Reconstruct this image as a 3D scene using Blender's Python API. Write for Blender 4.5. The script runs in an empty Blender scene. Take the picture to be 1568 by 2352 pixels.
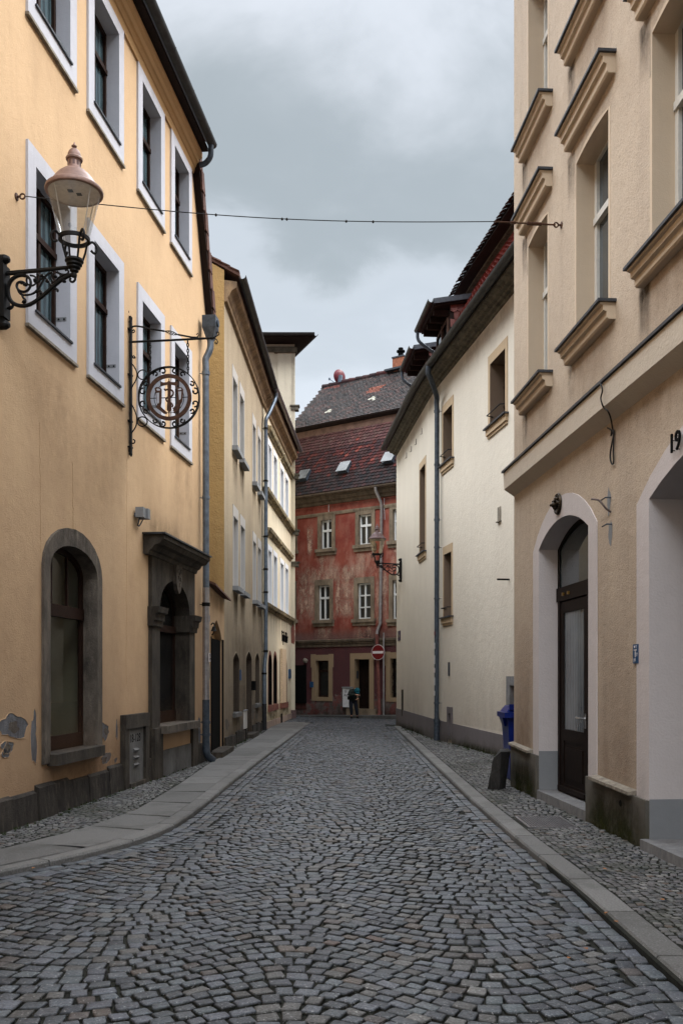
import bpy, math, random
import numpy as np
from mathutils import Vector, Matrix
from mathutils.geometry import tessellate_polygon
random.seed(7); rng = np.random.default_rng(7)
S = bpy.context.scene
COL = S.collection
F = 2100.0; CX = 784.0; HY = 1556.0; CZ = 1.6
UP = Vector((0, 0, 1))

# measured crops of the photograph (origin and scale in a common 1568 x 2352 grid)
def crop(x0, y0, w, outw):
    return (x0 / 1.7417, y0 / 1.7417, w / outw / 1.7417)
CR = dict(z1=crop(0, 0, 900, 1568), z2=crop(0, 1000, 900, 1568), z3=crop(0, 2000, 900, 1568), z4=crop(0, 2700, 1300, 1568),
          z5=crop(750, 950, 500, 1238), z6=crop(750, 1900, 500, 1069), r1=crop(1150, 1250, 550, 1568), r2=crop(1150, 2000, 500, 1238),
          r3=crop(1500, 800, 600, 1283), r4=crop(1500, 1900, 600, 1176), r5=crop(2000, 0, 731, 1563), r6=crop(2000, 1100, 731, 1563),
          r7=crop(1900, 2200, 831, 1568), gs=crop(480, 1200, 420, 1411), lp=crop(0, 550, 430, 1264), vb=crop(450, 2650, 450, 1568),
          cc=crop(1040, 2350, 210, 823), bb=crop(780, 2350, 300, 1008), bn=crop(1900, 2750, 200, 1045), nn=crop(2640, 1700, 91, 1427))
def q(k, x, y):
    a, b, s = CR[k]; return (a + x * s, b + y * s)
def ray(x, y): return Vector(((x - CX) / F, 1.0, (HY - y) / F))

class Plane:
    """O + U a + V b + N o ; N points to the street side"""
    def __init__(s, O, U, V, N=None):
        s.O = Vector(O); s.U = Vector(U).normalized(); s.V = Vector(V).normalized()
        s.N = Vector(N).normalized() if N is not None else s.U.cross(s.V).normalized()
    def pt(s, a, b, o=0.0): return s.O + s.U * a + s.V * b + s.N * o
    def px(s, x, y, o=0.0):
        r = ray(x, y); C = Vector((0, 0, CZ)); O = s.O + s.N * o
        t = (O - C).dot(s.N) / r.dot(s.N); d = C + r * t - O
        return d.dot(s.U), d.dot(s.V)
    def a(s, x, o=0.0): return s.px(x, HY, o)[0]
def wall(P0, P1, side):
    """vertical plane between two ground points; side: a point on the street side"""
    P0 = Vector((P0[0], P0[1], 0)); P1 = Vector((P1[0], P1[1], 0))
    U = (P1 - P0).normalized(); N = Vector((-U.y, U.x, 0))
    if (Vector((side[0], side[1], 0)) - P0).dot(N) < 0: N = -N
    w = Plane(P0, U, UP, N); w.L = (P1 - P0).length; return w

# ---------------------------------------------------------------- mesh builder
ROOT = {}
class MB:
    def __init__(s): s.v = []; s.f = []; s.c = []
    def add(s, vs, fs, c=None):
        n = len(s.v); s.v += [tuple(v) for v in vs]
        s.f += [tuple(i + n for i in f) for f in fs]
        s.c += [c] * len(fs)
    def quad(s, a, b, c, d, col=None): s.add([a, b, c, d], [(0, 1, 2, 3)], col)
    def hexa(s, p, col=None):   # p: 8 points bottom 0-3, top 4-7
        s.add(p, [(3, 2, 1, 0), (4, 5, 6, 7), (0, 1, 5, 4), (1, 2, 6, 5), (2, 3, 7, 6), (3, 0, 4, 7)], col)
    def wbox(s, W, a0, a1, b0, b1, o0, o1, col=None):
        P = W.pt
        s.hexa([P(a0, b0, o0), P(a1, b0, o0), P(a1, b0, o1), P(a0, b0, o1), P(a0, b1, o0), P(a1, b1, o0), P(a1, b1, o1), P(a0, b1, o1)], col)
    def box(s, x0, x1, y0, y1, z0, z1, col=None):
        s.hexa([(x0, y0, z0), (x1, y0, z0), (x1, y1, z0), (x0, y1, z0), (x0, y0, z1), (x1, y0, z1), (x1, y1, z1), (x0, y1, z1)], col)
    def poly(s, W, pts, o, holes=(), col=None):
        loops = [[Vector((p[0], p[1], 0)) for p in L] for L in [pts] + list(holes)]
        tri = tessellate_polygon(loops)
        flat = [p for L in loops for p in L]
        s.add([W.pt(p.x, p.y, o) for p in flat], [tuple(t) for t in tri], col)
    def prism(s, W, pts, o0, o1, col=None):
        s.poly(W, pts, o1, col=col); s.poly(W, pts, o0, col=col)
        n = len(pts)
        for i in range(n):
            a, b = pts[i], pts[(i + 1) % n]
            s.quad(W.pt(a[0], a[1], o0), W.pt(b[0], b[1], o0), W.pt(b[0], b[1], o1), W.pt(a[0], a[1], o1), col)
    def strip(s, W, A, oa, B, ob, closed=True, col=None):
        n = len(A)
        for i in range(n if closed else n - 1):
            j = (i + 1) % n
            s.quad(W.pt(*A[i], oa), W.pt(*A[j], oa), W.pt(*B[j], ob), W.pt(*B[i], ob), col)
    def tube(s, pts, r, n=8, col=None, caps=True):
        pts = [Vector(p) for p in pts]; rs = r if isinstance(r, (list, tuple)) else [r] * len(pts)
        vs = []; prev = None
        for i, p in enumerate(pts):
            t = (pts[min(i + 1, len(pts) - 1)] - pts[max(i - 1, 0)])
            if t.length < 1e-9: t = Vector((0, 0, 1))
            t.normalize()
            if prev is None:
                h = Vector((0, 0, 1)) if abs(t.z) < .9 else Vector((1, 0, 0)); x = t.cross(h).normalized()
            else:
                x = (prev - t * prev.dot(t)).normalized()
            prev = x; y = t.cross(x)
            for k in range(n):
                w = 2 * math.pi * k / n; vs.append(p + (x * math.cos(w) + y * math.sin(w)) * rs[i])
        fs = []
        for i in range(len(pts) - 1):
            for k in range(n):
                k2 = (k + 1) % n; fs.append((i * n + k, i * n + k2, (i + 1) * n + k2, (i + 1) * n + k))
        if caps: fs += [tuple(range(n))[::-1], tuple((len(pts) - 1) * n + k for k in range(n))]
        s.add(vs, fs, col)
    def lathe(s, c, prof, n=24, axis=None, col=None):
        """prof list of (r, h) from base point c along axis"""
        c = Vector(c); ax = Vector(axis).normalized() if axis is not None else UP.copy()
        h = Vector((1, 0, 0)) if abs(ax.x) < .9 else Vector((0, 1, 0))
        x = ax.cross(h).normalized(); y = ax.cross(x)
        vs = []; fs = []
        for r, z in prof:
            for k in range(n):
                w = 2 * math.pi * k / n; vs.append(c + ax * z + (x * math.cos(w) + y * math.sin(w)) * max(r, 1e-4))
        for i in range(len(prof) - 1):
            for k in range(n):
                k2 = (k + 1) % n; fs.append((i * n + k, i * n + k2, (i + 1) * n + k2, (i + 1) * n + k))
        s.add(vs, fs, col)
    def sweep(s, path, prof, side, caps=True, closed_prof=True, col=None):
        """path: ground points (x,y); prof: (outward offset, z); side: outward sign via point"""
        P = [Vector((p[0], p[1], 0)) for p in path]; N = []
        for i in range(len(P)):
            ns = []
            for a, b in ((i - 1, i), (i, i + 1)):
                if a < 0 or b >= len(P): continue
                d = (P[b] - P[a]).normalized(); n = Vector((-d.y, d.x, 0))
                if (Vector((side[0], side[1], 0)) - P[a]).dot(n) < 0: n = -n
                ns.append(n)
            m = sum(ns, Vector()) / len(ns); N.append(m / m.length_squared)
        k = len(prof); vs = []; fs = []
        for i, p in enumerate(P):
            for o, z in prof: vs.append(p + N[i] * o + UP * z)
        for i in range(len(P) - 1):
            for j in range(k if closed_prof else k - 1):
                j2 = (j + 1) % k; fs.append((i * k + j, i * k + j2, (i + 1) * k + j2, (i + 1) * k + j))
        if caps and closed_prof:
            fs += [tuple(range(k)), tuple((len(P) - 1) * k + j for j in range(k))[::-1]]
        s.add(vs, fs, col)
    def build(s, name, mat, parent=None, smooth=False, label=None):
        me = bpy.data.meshes.new(name); ob = bpy.data.objects.new(name, me); COL.objects.link(ob)
        off = Vector((0, 0, 0))
        if parent is not None:
            ob.parent = parent; off = ROOT[parent.name]; ROOT[ob.name] = off
        else:
            if s.v:
                A = np.array(s.v); off = Vector(((A[:, 0].min() + A[:, 0].max()) / 2, (A[:, 1].min() + A[:, 1].max()) / 2, A[:, 2].min()))
            ob.location = off; ROOT[ob.name] = off
        me.from_pydata([(v[0] - off.x, v[1] - off.y, v[2] - off.z) for v in s.v], [], s.f)
        if any(c is not None for c in s.c):
            at = me.color_attributes.new('Col', 'FLOAT_COLOR', 'CORNER')
            tot = np.array([len(f) for f in s.f]); cols = np.array([(c or (1, 1, 1)) for c in s.c], dtype=float)
            L = np.repeat(cols, tot, axis=0); L = np.concatenate([L, np.ones((len(L), 1))], axis=1)
            at.data.foreach_set('color', L.ravel())
        me.materials.append(mat)
        if smooth:
            me.polygons.foreach_set('use_smooth', [True] * len(me.polygons))
            try: me.set_sharp_from_angle(angle=math.radians(38))
            except Exception: pass
        me.validate(); me.update()
        if parent is None: ob['_top'] = 1; del ob['_top']
        if label: ob['label'] = label
        return ob

def thing(name, label, cat, loc, group=None):
    o = bpy.data.objects.new(name, None); o.empty_display_size = .2; COL.objects.link(o); o.location = loc
    o['label'] = label; o['category'] = cat
    if group: o['group'] = group
    ROOT[o.name] = Vector(loc); return o
def tag(o, label, cat, group=None):
    o['label'] = label; o['category'] = cat
    if group: o['group'] = group
    return o
def struct(o): o['kind'] = 'structure'; return o

# ---------------------------------------------------------------- materials
def new_mat(name):
    m = bpy.data.materials.new(name); m.use_nodes = True; nt = m.node_tree; nt.nodes.clear()
    out = nt.nodes.new('ShaderNodeOutputMaterial'); b = nt.nodes.new('ShaderNodeBsdfPrincipled')
    nt.links.new(b.outputs[0], out.inputs[0]); return m, nt, b
def N(nt, t, **k):
    n = nt.nodes.new(t)
    for a, v in k.items():
        if a.startswith('i_'): n.inputs[a[2:].replace('_', ' ')].default_value = v
        else: setattr(n, a, v)
    return n
def noise(nt, scale, detail=4, rough=.6, stretch=None, loc=(0, 0, 0)):
    g = N(nt, 'ShaderNodeNewGeometry')
    mp = N(nt, 'ShaderNodeMapping'); mp.inputs['Scale'].default_value = stretch or (1, 1, 1); mp.inputs['Location'].default_value = loc
    nt.links.new(g.outputs['Position'], mp.inputs['Vector'])
    n = N(nt, 'ShaderNodeTexNoise'); n.inputs['Scale'].default_value = scale; n.inputs['Detail'].default_value = detail; n.inputs['Roughness'].default_value = rough
    nt.links.new(mp.outputs[0], n.inputs['Vector']); return n.outputs['Fac']
def rampf(nt, fac, lo, hi, a=0.0, b=1.0):
    r = N(nt, 'ShaderNodeMapRange'); r.inputs[1].default_value = lo; r.inputs[2].default_value = hi; r.inputs[3].default_value = a; r.inputs[4].default_value = b
    nt.links.new(fac, r.inputs[0]); return r.outputs[0]
def mixc(nt, fac, a, b, mode='MIX'):
    m = N(nt, 'ShaderNodeMix', data_type='RGBA', blend_type=mode)
    for sock, v in ((m.inputs[0], fac), (m.inputs[6], a), (m.inputs[7], b)):
        if isinstance(v, (int, float)): sock.default_value = v
        elif isinstance(v, tuple): sock.default_value = (*v, 1)
        else: nt.links.new(v, sock)
    return m.outputs[2]
def math_(nt, op, a, b=None):
    m = N(nt, 'ShaderNodeMath', operation=op)
    for i, v in enumerate((a, b)):
        if v is None: continue
        if isinstance(v, (int, float)): m.inputs[i].default_value = v
        else: nt.links.new(v, m.inputs[i])
    return m.outputs[0]
def bump(nt, b, h, strength, dist=.01):
    n = N(nt, 'ShaderNodeBump'); n.inputs['Strength'].default_value = strength; n.inputs['Distance'].default_value = dist
    nt.links.new(h, n.inputs['Height']); nt.links.new(n.outputs[0], b.inputs['Normal'])
def zpos(nt):
    g = N(nt, 'ShaderNodeNewGeometry'); s = N(nt, 'ShaderNodeSeparateXYZ'); nt.links.new(g.outputs['Position'], s.inputs[0]); return s.outputs
def stucco(name, col, dark=None, grain=70, bs=.5, streak=.25, blotch=.25, rough=.9, zfoot=None, speck=0.0, soot=None):
    m, nt, b = new_mat(name); dark = dark or tuple(c * .72 for c in col)
    n1 = noise(nt, 1.1, 6, .62, (1, 1, .45)); n2 = noise(nt, 3.0, 5, .7, (1, 1, .10)); n3 = noise(nt, 7, 6, .7)
    c = mixc(nt, rampf(nt, n1, .38, .72, 0, blotch * 2), col, dark)
    c = mixc(nt, rampf(nt, n2, .52, .78, 0, streak * 2), c, tuple(x * .62 for x in col))
    c = mixc(nt, rampf(nt, n3, .35, .65, 0, .22), c, tuple(min(1, x * 1.12) for x in col))
    g1 = noise(nt, grain, 3, .6)
    if speck: c = mixc(nt, rampf(nt, g1, .52, .64, 0, speck), c, tuple(x * .45 for x in col))
    if zfoot:   # ragged darkening towards the ground: dirt plus street shade painted into the colour
        z = zpos(nt)[2]; e = math_(nt, 'SUBTRACT', z, rampf(nt, noise(nt, 2.2, 5, .7), .3, .7, -zfoot[1], zfoot[1]))
        c = mixc(nt, rampf(nt, e, 0, zfoot[0], zfoot[3], 0), c, zfoot[2])
    nt.links.new(c, b.inputs['Base Color']); b.inputs['Roughness'].default_value = rough
    try: b.inputs['Specular IOR Level'].default_value = .25
    except Exception: pass
    bump(nt, b, math_(nt, 'ADD', g1, math_(nt, 'MULTIPLY', noise(nt, 6, 4, .6), 1.5)), bs, .012)
    return m
def simple(name, col, rough=.5, metal=0.0, var=.2, scale=12, bs=0.0, spec=.25):
    m, nt, b = new_mat(name)
    c = mixc(nt, rampf(nt, noise(nt, scale, 5, .65), .35, .68), tuple(x * (1 - var) for x in col), tuple(min(1, x * (1 + var)) for x in col))
    nt.links.new(c, b.inputs['Base Color']); b.inputs['Roughness'].default_value = rough; b.inputs['Metallic'].default_value = metal
    b.inputs['Specular IOR Level'].default_value = spec
    if bs: bump(nt, b, noise(nt, scale * 4, 4, .6), bs, .006)
    return m
def stone_mat(name, col, dark, scale=3.0, bs=.6, light=None):
    m, nt, b = new_mat(name)
    c = mixc(nt, rampf(nt, noise(nt, scale, 7, .7, (1, 1, .5)), .36, .66), dark, col)
    c = mixc(nt, rampf(nt, noise(nt, scale * 4, 5, .7, (1, 1, .25)), .55, .8, 0, .7), c, light or tuple(min(1, x * 1.7) for x in col))
    c = mixc(nt, rampf(nt, noise(nt, 90, 3, .6), .55, .75, 0, .45), c, dark)
    nt.links.new(c, b.inputs['Base Color']); b.inputs['Roughness'].default_value = .88; b.inputs['Specular IOR Level'].default_value = .3
    bump(nt, b, math_(nt, 'ADD', noise(nt, 60, 4, .7), noise(nt, 9, 5, .7)), bs, .015)
    return m
def attr_mat(name, rough=.75, speck=.25, scale=160, bs=.4, moss=None, spec=.35):
    m, nt, b = new_mat(name); a = N(nt, 'ShaderNodeAttribute', attribute_name='Col')
    c = mixc(nt, rampf(nt, noise(nt, scale, 3, .7), .42, .62, 0, speck * 2), a.outputs['Color'], mixc(nt, .55, a.outputs['Color'], (0, 0, 0)))
    c = mixc(nt, rampf(nt, noise(nt, scale * .8, 2, .7, loc=(3, 3, 3)), .6, .72, 0, speck * 1.6), c, mixc(nt, .35, a.outputs['Color'], (.8, .8, .8)))
    if moss: c = mixc(nt, rampf(nt, noise(nt, moss[1], 5, .7), moss[2], moss[2] + .12, 0, moss[3]), c, moss[0])
    nt.links.new(c, b.inputs['Base Color']); b.inputs['Roughness'].default_value = rough; b.inputs['Specular IOR Level'].default_value = spec
    bump(nt, b, math_(nt, 'ADD', noise(nt, scale, 3, .7), noise(nt, 35, 4, .6)), bs, .006)
    return m
def glass_dark(name, col, rough=.06, curtain=None):
    m, nt, b = new_mat(name)
    c = mixc(nt, rampf(nt, noise(nt, 1.6, 3, .5), .35, .65), tuple(x * .6 for x in col), tuple(x * 1.3 for x in col))
    if curtain:
        w = N(nt, 'ShaderNodeTexWave', wave_type='BANDS', bands_direction='Y'); w.inputs['Scale'].default_value = curtain[0]; w.inputs['Distortion'].default_value = 2.5
        g = N(nt, 'ShaderNodeNewGeometry'); nt.links.new(g.outputs['Position'], w.inputs['Vector'])
        c = mixc(nt, rampf(nt, w.outputs['Fac'], .2, .9, 0, .8), c, curtain[1])
    nt.links.new(c, b.inputs['Base Color']); b.inputs['Roughness'].default_value = rough; b.inputs['IOR'].default_value = 1.5
    return m
def glass_clear(name, tint=(1, 1, 1)):
    m = bpy.data.materials.new(name); m.use_nodes = True; nt = m.node_tree; nt.nodes.clear()
    out = nt.nodes.new('ShaderNodeOutputMaterial'); t = N(nt, 'ShaderNodeBsdfTransparent'); t.inputs[0].default_value = (*tint, 1)
    g = N(nt, 'ShaderNodeBsdfGlossy'); g.inputs['Roughness'].default_value = .05; g.inputs[0].default_value = (.95, .95, .95, 1)
    lw = N(nt, 'ShaderNodeLayerWeight'); lw.inputs[0].default_value = .35
    mx = N(nt, 'ShaderNodeMixShader'); nt.links.new(rampf(nt, lw.outputs['Fresnel'], 0, 1, .02, .5), mx.inputs[0])
    nt.links.new(t.outputs[0], mx.inputs[1]); nt.links.new(g.outputs[0], mx.inputs[2]); nt.links.new(mx.outputs[0], out.inputs[0]); return m

M = {}
M['ochre'] = stucco('ochre_render', (.535, .375, .225), (.48, .33, .195), 60, .5, .14, .3, zfoot=(4.6, .9, (.30, .19, .115), .68))
M['trimwhite'] = stucco('white_painted_stone', (.47, .48, .53), (.37, .38, .42), 90, .35, .2, .3)
M['cornice_ochre'] = stucco('ochre_cornice', (.46, .29, .14), (.36, .22, .10), 90, .2, .1, .2)
M['brownwood'] = simple('brown_window_wood', (.020, .009, .006), .6, 0, .3, 20, 0, .12)
M['glassA'] = glass_dark('dark_blue_glass', (.03, .05, .06), .05, (2.2, (.075, .12, .14)))
M['glassG'] = glass_dark('grey_window_glass', (.05, .062, .07), .05)
M['glassdark'] = glass_dark('dark_glass', (.010, .011, .012), .04)
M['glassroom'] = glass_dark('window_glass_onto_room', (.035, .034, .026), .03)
M['darkstone'] = stone_mat('weathered_sandstone', (.15, .125, .10), (.045, .038, .031), 3.2, .9, (.25, .21, .17))
M['darkstone2'] = stone_mat('blackened_sandstone', (.07, .058, .045), (.018, .015, .012), 3, .7, (.13, .11, .085))
M['plinth'] = stone_mat('rough_plinth_stone', (.055, .046, .038), (.012, .010, .008), 3.5, 1.0, (.16, .13, .10))
M['greyplaster'] = stone_mat('bare_grey_plaster', (.17, .175, .19), (.09, .09, .10), 6, .9, (.26, .27, .29))
M['greypanel'] = stone_mat('grey_cement_panel', (.15, .15, .15), (.07, .068, .065), 3, .3, (.2, .2, .2))
M['iron'] = simple('black_iron', (.0035, .0035, .004), .55, .0, .3, 30, .15, .2)
M['gutter'] = simple('weathered_dark_zinc', (.040, .042, .042), .5, .3, .3, 8)
M['zinc'] = simple('grey_blue_zinc', (.13, .16, .20), .42, .6, .25, 9)
M['zincl'] = simple('bright_zinc', (.34, .33, .34), .35, .8, .2, 9)
M['zincd'] = simple('dark_pipe_iron', (.06, .075, .095), .5, .3, .3, 12)
M['lead'] = simple('dark_sheet_cap', (.05, .055, .065), .5, .3, .25, 14)
M['blackpipe'] = simple('black_pipe', (.02, .02, .022), .6, 0, .2, 14)
M['timber'] = simple('dark_brown_boards', (.012, .006, .0045), .9, 0, .3, 10, .2)
M['gable_ochre'] = stucco('rough_ochre_gable', (.38, .25, .10), (.28, .18, .08), 26, 1.0, .2, .3)
M['bfront'] = stucco('rough_tan_render', (.38, .31, .215), (.26, .205, .145), 55, .8, .45, .4, speck=.35, zfoot=(4.6, .8, (.11, .085, .065), .75))
M['bstone'] = stucco('grey_window_trim', (.42, .40, .38), (.30, .28, .26), 60, .4)
M['cornice_b'] = stone_mat('peeling_cornice', (.30, .20, .11), (.12, .08, .05), 4, .7, (.42, .31, .18))
M['cwall'] = stucco('cream_yellow_render', (.68, .60, .45), (.56, .47, .33), 60, .3, .25, .25, zfoot=(1.2, .4, (.45, .36, .2), .5))
M['ctower'] = stucco('pale_cream_render', (.60, .54, .42), (.48, .43, .33), 45, .4, .3, .3, speck=.2)
M['ctrim'] = stucco('white_window_trim', (.70, .71, .74), (.58, .58, .6), 90, .1, .05, .1)
M['stained'] = stone_mat('stained_ledge', (.40, .32, .18), (.035, .03, .022), 5, .5, (.6, .5, .33))
M['brick'] = simple('red_brown_brick', (.20, .08, .06), .85, 0, .35, 30, .5)
M['esurd'] = stone_mat('sooty_sandstone', (.15, .115, .08), (.06, .045, .032), 4, .5, (.2, .16, .12))
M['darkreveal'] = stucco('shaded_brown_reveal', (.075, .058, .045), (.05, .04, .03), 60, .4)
M['violetstone'] = stone_mat('violet_brown_stone', (.14, .09, .085), (.07, .045, .045), 4, .4)
M['pinkplinth'] = stone_mat('pinkish_plinth', (.42, .33, .27), (.22, .16, .13), 4, .4)
M['fwall'] = stucco('cream_render', (.62, .575, .49), (.54, .495, .42), 26, .55, .04, .3, zfoot=(4.5, .8, (.38, .335, .28), .5))
M['ftrim'] = stucco('tan_window_trim', (.44, .335, .22), (.36, .27, .17), 70, .3)
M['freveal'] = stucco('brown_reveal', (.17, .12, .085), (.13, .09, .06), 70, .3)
M['fplinth'] = stucco('grey_violet_plinth', (.13, .115, .118), (.10, .088, .09), 80, .3, .15, .25, zfoot=(.25, .12, (.06, .055, .04), .7))
M['fcornice'] = stone_mat('grey_stone_cornice', (.13, .115, .085), (.045, .04, .03), 5, .5, (.22, .2, .15))
M['gwall'] = stucco('beige_pebble_render', (.465, .38, .29), (.385, .31, .24), 62, .75, .25, .35, speck=.4, zfoot=(4.2, .7, (.25, .195, .15), .5))
M['gtrim'] = stucco('cream_smooth_plaster', (.50, .405, .30), (.42, .34, .25), 80, .25, .1, .15)
M['gpink'] = stucco('pinkish_white_plaster', (.50, .46, .45), (.43, .39, .385), 45, .35, .12, .25)
M['gband'] = stucco('pale_band_plaster', (.50, .44, .36), (.42, .36, .29), 45, .5, .05, .15)
M['gplinth'] = stucco('grey_cement_plinth', (.125, .115, .10), (.06, .056, .046), 60, .35, .5, .6, zfoot=(.35, .15, (.055, .05, .03), .8))
M['greycem'] = stucco('blue_grey_cement', (.21, .22, .23), (.15, .155, .165), 80, .3, .2, .3)
M['ledge'] = stone_mat('pale_ledge_stone', (.29, .26, .21), (.14, .12, .095), 8, .5)
M['granite'] = stone_mat('grey_granite', (.20, .20, .20), (.12, .12, .125), 12, .4, (.28, .28, .28))
M['whiteframe'] = simple('white_window_paint', (.62, .63, .62), .45, 0, .12, 30)
M['creamframe'] = simple('aluminium_window_frame', (.55, .54, .50), .4, 0, .06, 20)
M['doorwood'] = simple('dark_brown_door_paint', (.009, .005, .0035), .6, 0, .35, 14, .1, .12)
M['copper'] = simple('aged_copper', (.25, .165, .14), .5, .3, .22, 9)
M['copperd'] = simple('dull_copper', (.13, .085, .085), .5, .4, .22, 9)
M['glassclear'] = glass_clear('clear_lamp_glass', (.95, .96, .95))
M['glassyellow'] = glass_clear('aged_lamp_glass', (.95, .90, .78))
M['glassclear2'] = glass_clear('shop_window_glass', (.55, .56, .52))
M['roomwall'] = simple('pale_room_wall', (.62, .58, .46), .8, 0, .1, 2)
M['lampwhite'] = simple('lamp_reflector_enamel', (.60, .57, .54), .4, 0, .12, 20)
M['rust'] = simple('rusty_brown_steel', (.075, .036, .022), .55, .2, .35, 25, .3)
M['chimbrick'] = simple('orange_brick', (.27, .10, .055), .85, 0, .3, 8, .4)
M['blue'] = simple('blue_plastic', (.002, .012, .12), .35, 0, .2, 8)
M['bollard'] = stone_mat('black_basalt', (.03, .028, .026), (.012, .011, .01), 6, .5, (.06, .06, .055))
M['signred'] = simple('sign_red', (.12, .003, .006), .35, 0, .1, 10)
M['signwhite'] = simple('sign_white', (.62, .58, .58), .4, 0, .08, 10)
M['signblue'] = simple('sign_blue', (.015, .06, .14), .4, 0, .25, 40)
M['dishred'] = simple('dark_red_dish', (.12, .02, .028), .45, 0, .12, 10)
M['white'] = simple('white_sheet_metal', (.55, .56, .57), .5, 0, .12, 10)
M['skylight'] = glass_dark('bright_skylight_glass', (.10, .11, .115), .35)
M['black'] = simple('black_paint', (.006, .006, .006), .95, 0, .2, 20, 0, .04)
M['osb'] = simple('chipboard', (.58, .44, .30), .8, 0, .35, 40, .3)
M['joint'] = stone_mat('mossy_joint_earth', (.011, .013, .007), (.004, .004, .003), 14, .8, (.020, .028, .010))
M['cobble'] = attr_mat('granite_sett', .5, .5, 75, 1.0, spec=.42)
M['mosaic'] = attr_mat('small_mosaic_sett', .7, .3, 90, .6, moss=((.018, .022, .010), 1.2, .5, .6))
M['slab'] = attr_mat('granite_slab', .72, .34, 70, .6, moss=((.05, .05, .045), 1.8, .50, .45))
M['tile'] = attr_mat('clay_tile', .85, .12, 60, .3, spec=.12)
M['tileshade'] = attr_mat('glossy_clay_tile', .55, .08, 60, .2)
M['jacket'] = simple('dark_green_jacket', (.010, .016, .014), .8, 0, .3, 20, .2)
M['jeans'] = simple('dark_navy_trousers', (.008, .011, .018), .85, 0, .3, 20, .2)
M['shoe'] = simple('black_shoe', (.006, .006, .006), .6)
M['skin'] = simple('skin', (.42, .22, .15), .55, 0, .1, 20)
M['cap'] = simple('teal_cap', (.002, .075, .10), .7, 0, .15, 20)
M['brass'] = simple('brass', (.30, .18, .05), .35, .7)
M['steel'] = simple('brushed_steel', (.5, .5, .5), .3, .9, .1)
M['leaf'] = simple('dry_leaf', (.32, .13, .04), .7, 0, .4, 60)
M['mossg'] = simple('green_moss', (.03, .045, .012), .95, 0, .5, 60, .8)
M['cable'] = simple('black_cable', (.012, .012, .012), .5)

# ---------------------------------------------------------------- opening helpers
def arch(a0, a1, b0, bs, rise, n=12, kind='ellipse'):
    """counter-clockwise outline of an opening; rise 0 gives a rectangle with the same call"""
    if rise <= 0: return [(a0, b0), (a1, b0), (a1, bs), (a0, bs)]
    p = [(a0, b0), (a1, b0)]; c = (a0 + a1) / 2; h = (a1 - a0) / 2
    for i in range(n + 1):
        t = i / n; w = math.pi * t
        if kind == 'ellipse': p.append((c + h * math.cos(w), bs + rise * math.sin(w)))
        elif kind == 'seg':
            x = h * (1 - 2 * t); R = (h * h + rise * rise) / (2 * rise); p.append((c + x, bs + math.sqrt(max(R * R - x * x, 0)) - (R - rise)))
        else:   # pointed
            x = 1 - 2 * t; p.append((c + h * x, bs + rise * (1 - abs(x)) ** .62))
    return p
def sgn_a(W, x, o=0): return W.a(x, o)

def window(W, par, a0, a1, b0, b1, rise=0, kind='ellipse', band=(0, 0, 0), proud=.02, depth=.2, msur=None, mrev=None, frame=None, fw=.06,
           mull=(), trans=(), pane=None, sill=None, name='window', label=None, split_rev=False, inner=True):
    """band = (side, top, bottom) widths of the surround. Returns (window object, hole outline)."""
    hole = arch(a0, a1, b0, b1, rise, kind=kind); m = MB()
    if band[0] > 0 or band[1] > 0:
        outr = arch(a0 - band[0], a1 + band[0], b0 - band[2], b1 + (band[1] if rise <= 0 else 0), rise + band[1] if rise > 0 else 0, kind=kind)
        n = len(hole)
        m.strip(W, hole, proud, outr, proud); m.strip(W, outr, proud, outr, -.005)
    else: proud = 0.0
    dst = m if not split_rev else MB()
    dst.strip(W, hole, proud, hole, -depth)
    ob = m.build(name, msur, par, label=label) if (m.f) else None
    if split_rev or ob is None:
        if ob is None: ob = dst.build(name, mrev or msur, par, label=label)
        else: dst.build('reveal', mrev, ob)
    if frame:
        f = MB(); i = arch(a0 + fw, a1 - fw, b0 + fw, b1 - (fw if rise <= 0 else 0), max(rise - fw, .01) if rise > 0 else 0, kind=kind)
        of = -depth + .045
        f.strip(W, hole, of, i, of); f.strip(W, i, of, i, of - .045)
        for k in mull:
            c = a0 + (a1 - a0) * k; f.wbox(W, c - fw * .55, c + fw * .55, b0 + fw * .5, b1 + rise * .85, of - .05, of + .008)
        for k, tw in trans:
            z = b0 + (b1 + rise - b0) * k; f.wbox(W, a0 + .01, a1 - .01, z - tw / 2, z + tw / 2, of - .05, of + .02)
        f.build('frame', frame, ob)
    if pane:
        p = MB(); p.poly(W, hole, -depth - .012 + .02); p.build('pane', pane, ob)
    if sill:
        s = MB(); ms, ext, out, th = sill[:4]
        s.wbox(W, a0 - ext, a1 + ext, b0 - th, b0 + .004, -depth + .03 if len(sill) < 5 else sill[4], out); s.build('sill', ms, ob)
    return ob, hole

def text_mesh(body, W, a, b, o, size, mat, parent, name='lettering', extrude=.004, flip=None, sx=1.0):
    cu = bpy.data.curves.new(name, 'FONT'); cu.body = body; cu.size = size; cu.extrude = extrude; cu.align_x = 'CENTER'; cu.align_y = 'CENTER'
    t = bpy.data.objects.new('tmp', cu); COL.objects.link(t); bpy.context.view_layer.update()
    me = bpy.data.meshes.new_from_object(t.evaluated_get(bpy.context.evaluated_depsgraph_get()))
    bpy.data.objects.remove(t); R = UP.cross(W.N).normalized() if abs(W.N.z) < .9 else W.U; c = W.pt(a, b, o)
    m = MB(); m.v = [tuple(c + R * v.co.x * sx + UP * v.co.y + W.N * v.co.z) for v in me.vertices]; m.f = [tuple(p.vertices) for p in me.polygons]; m.c = [None] * len(m.f)
    bpy.data.meshes.remove(me); return m.build(name, mat, parent)

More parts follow.
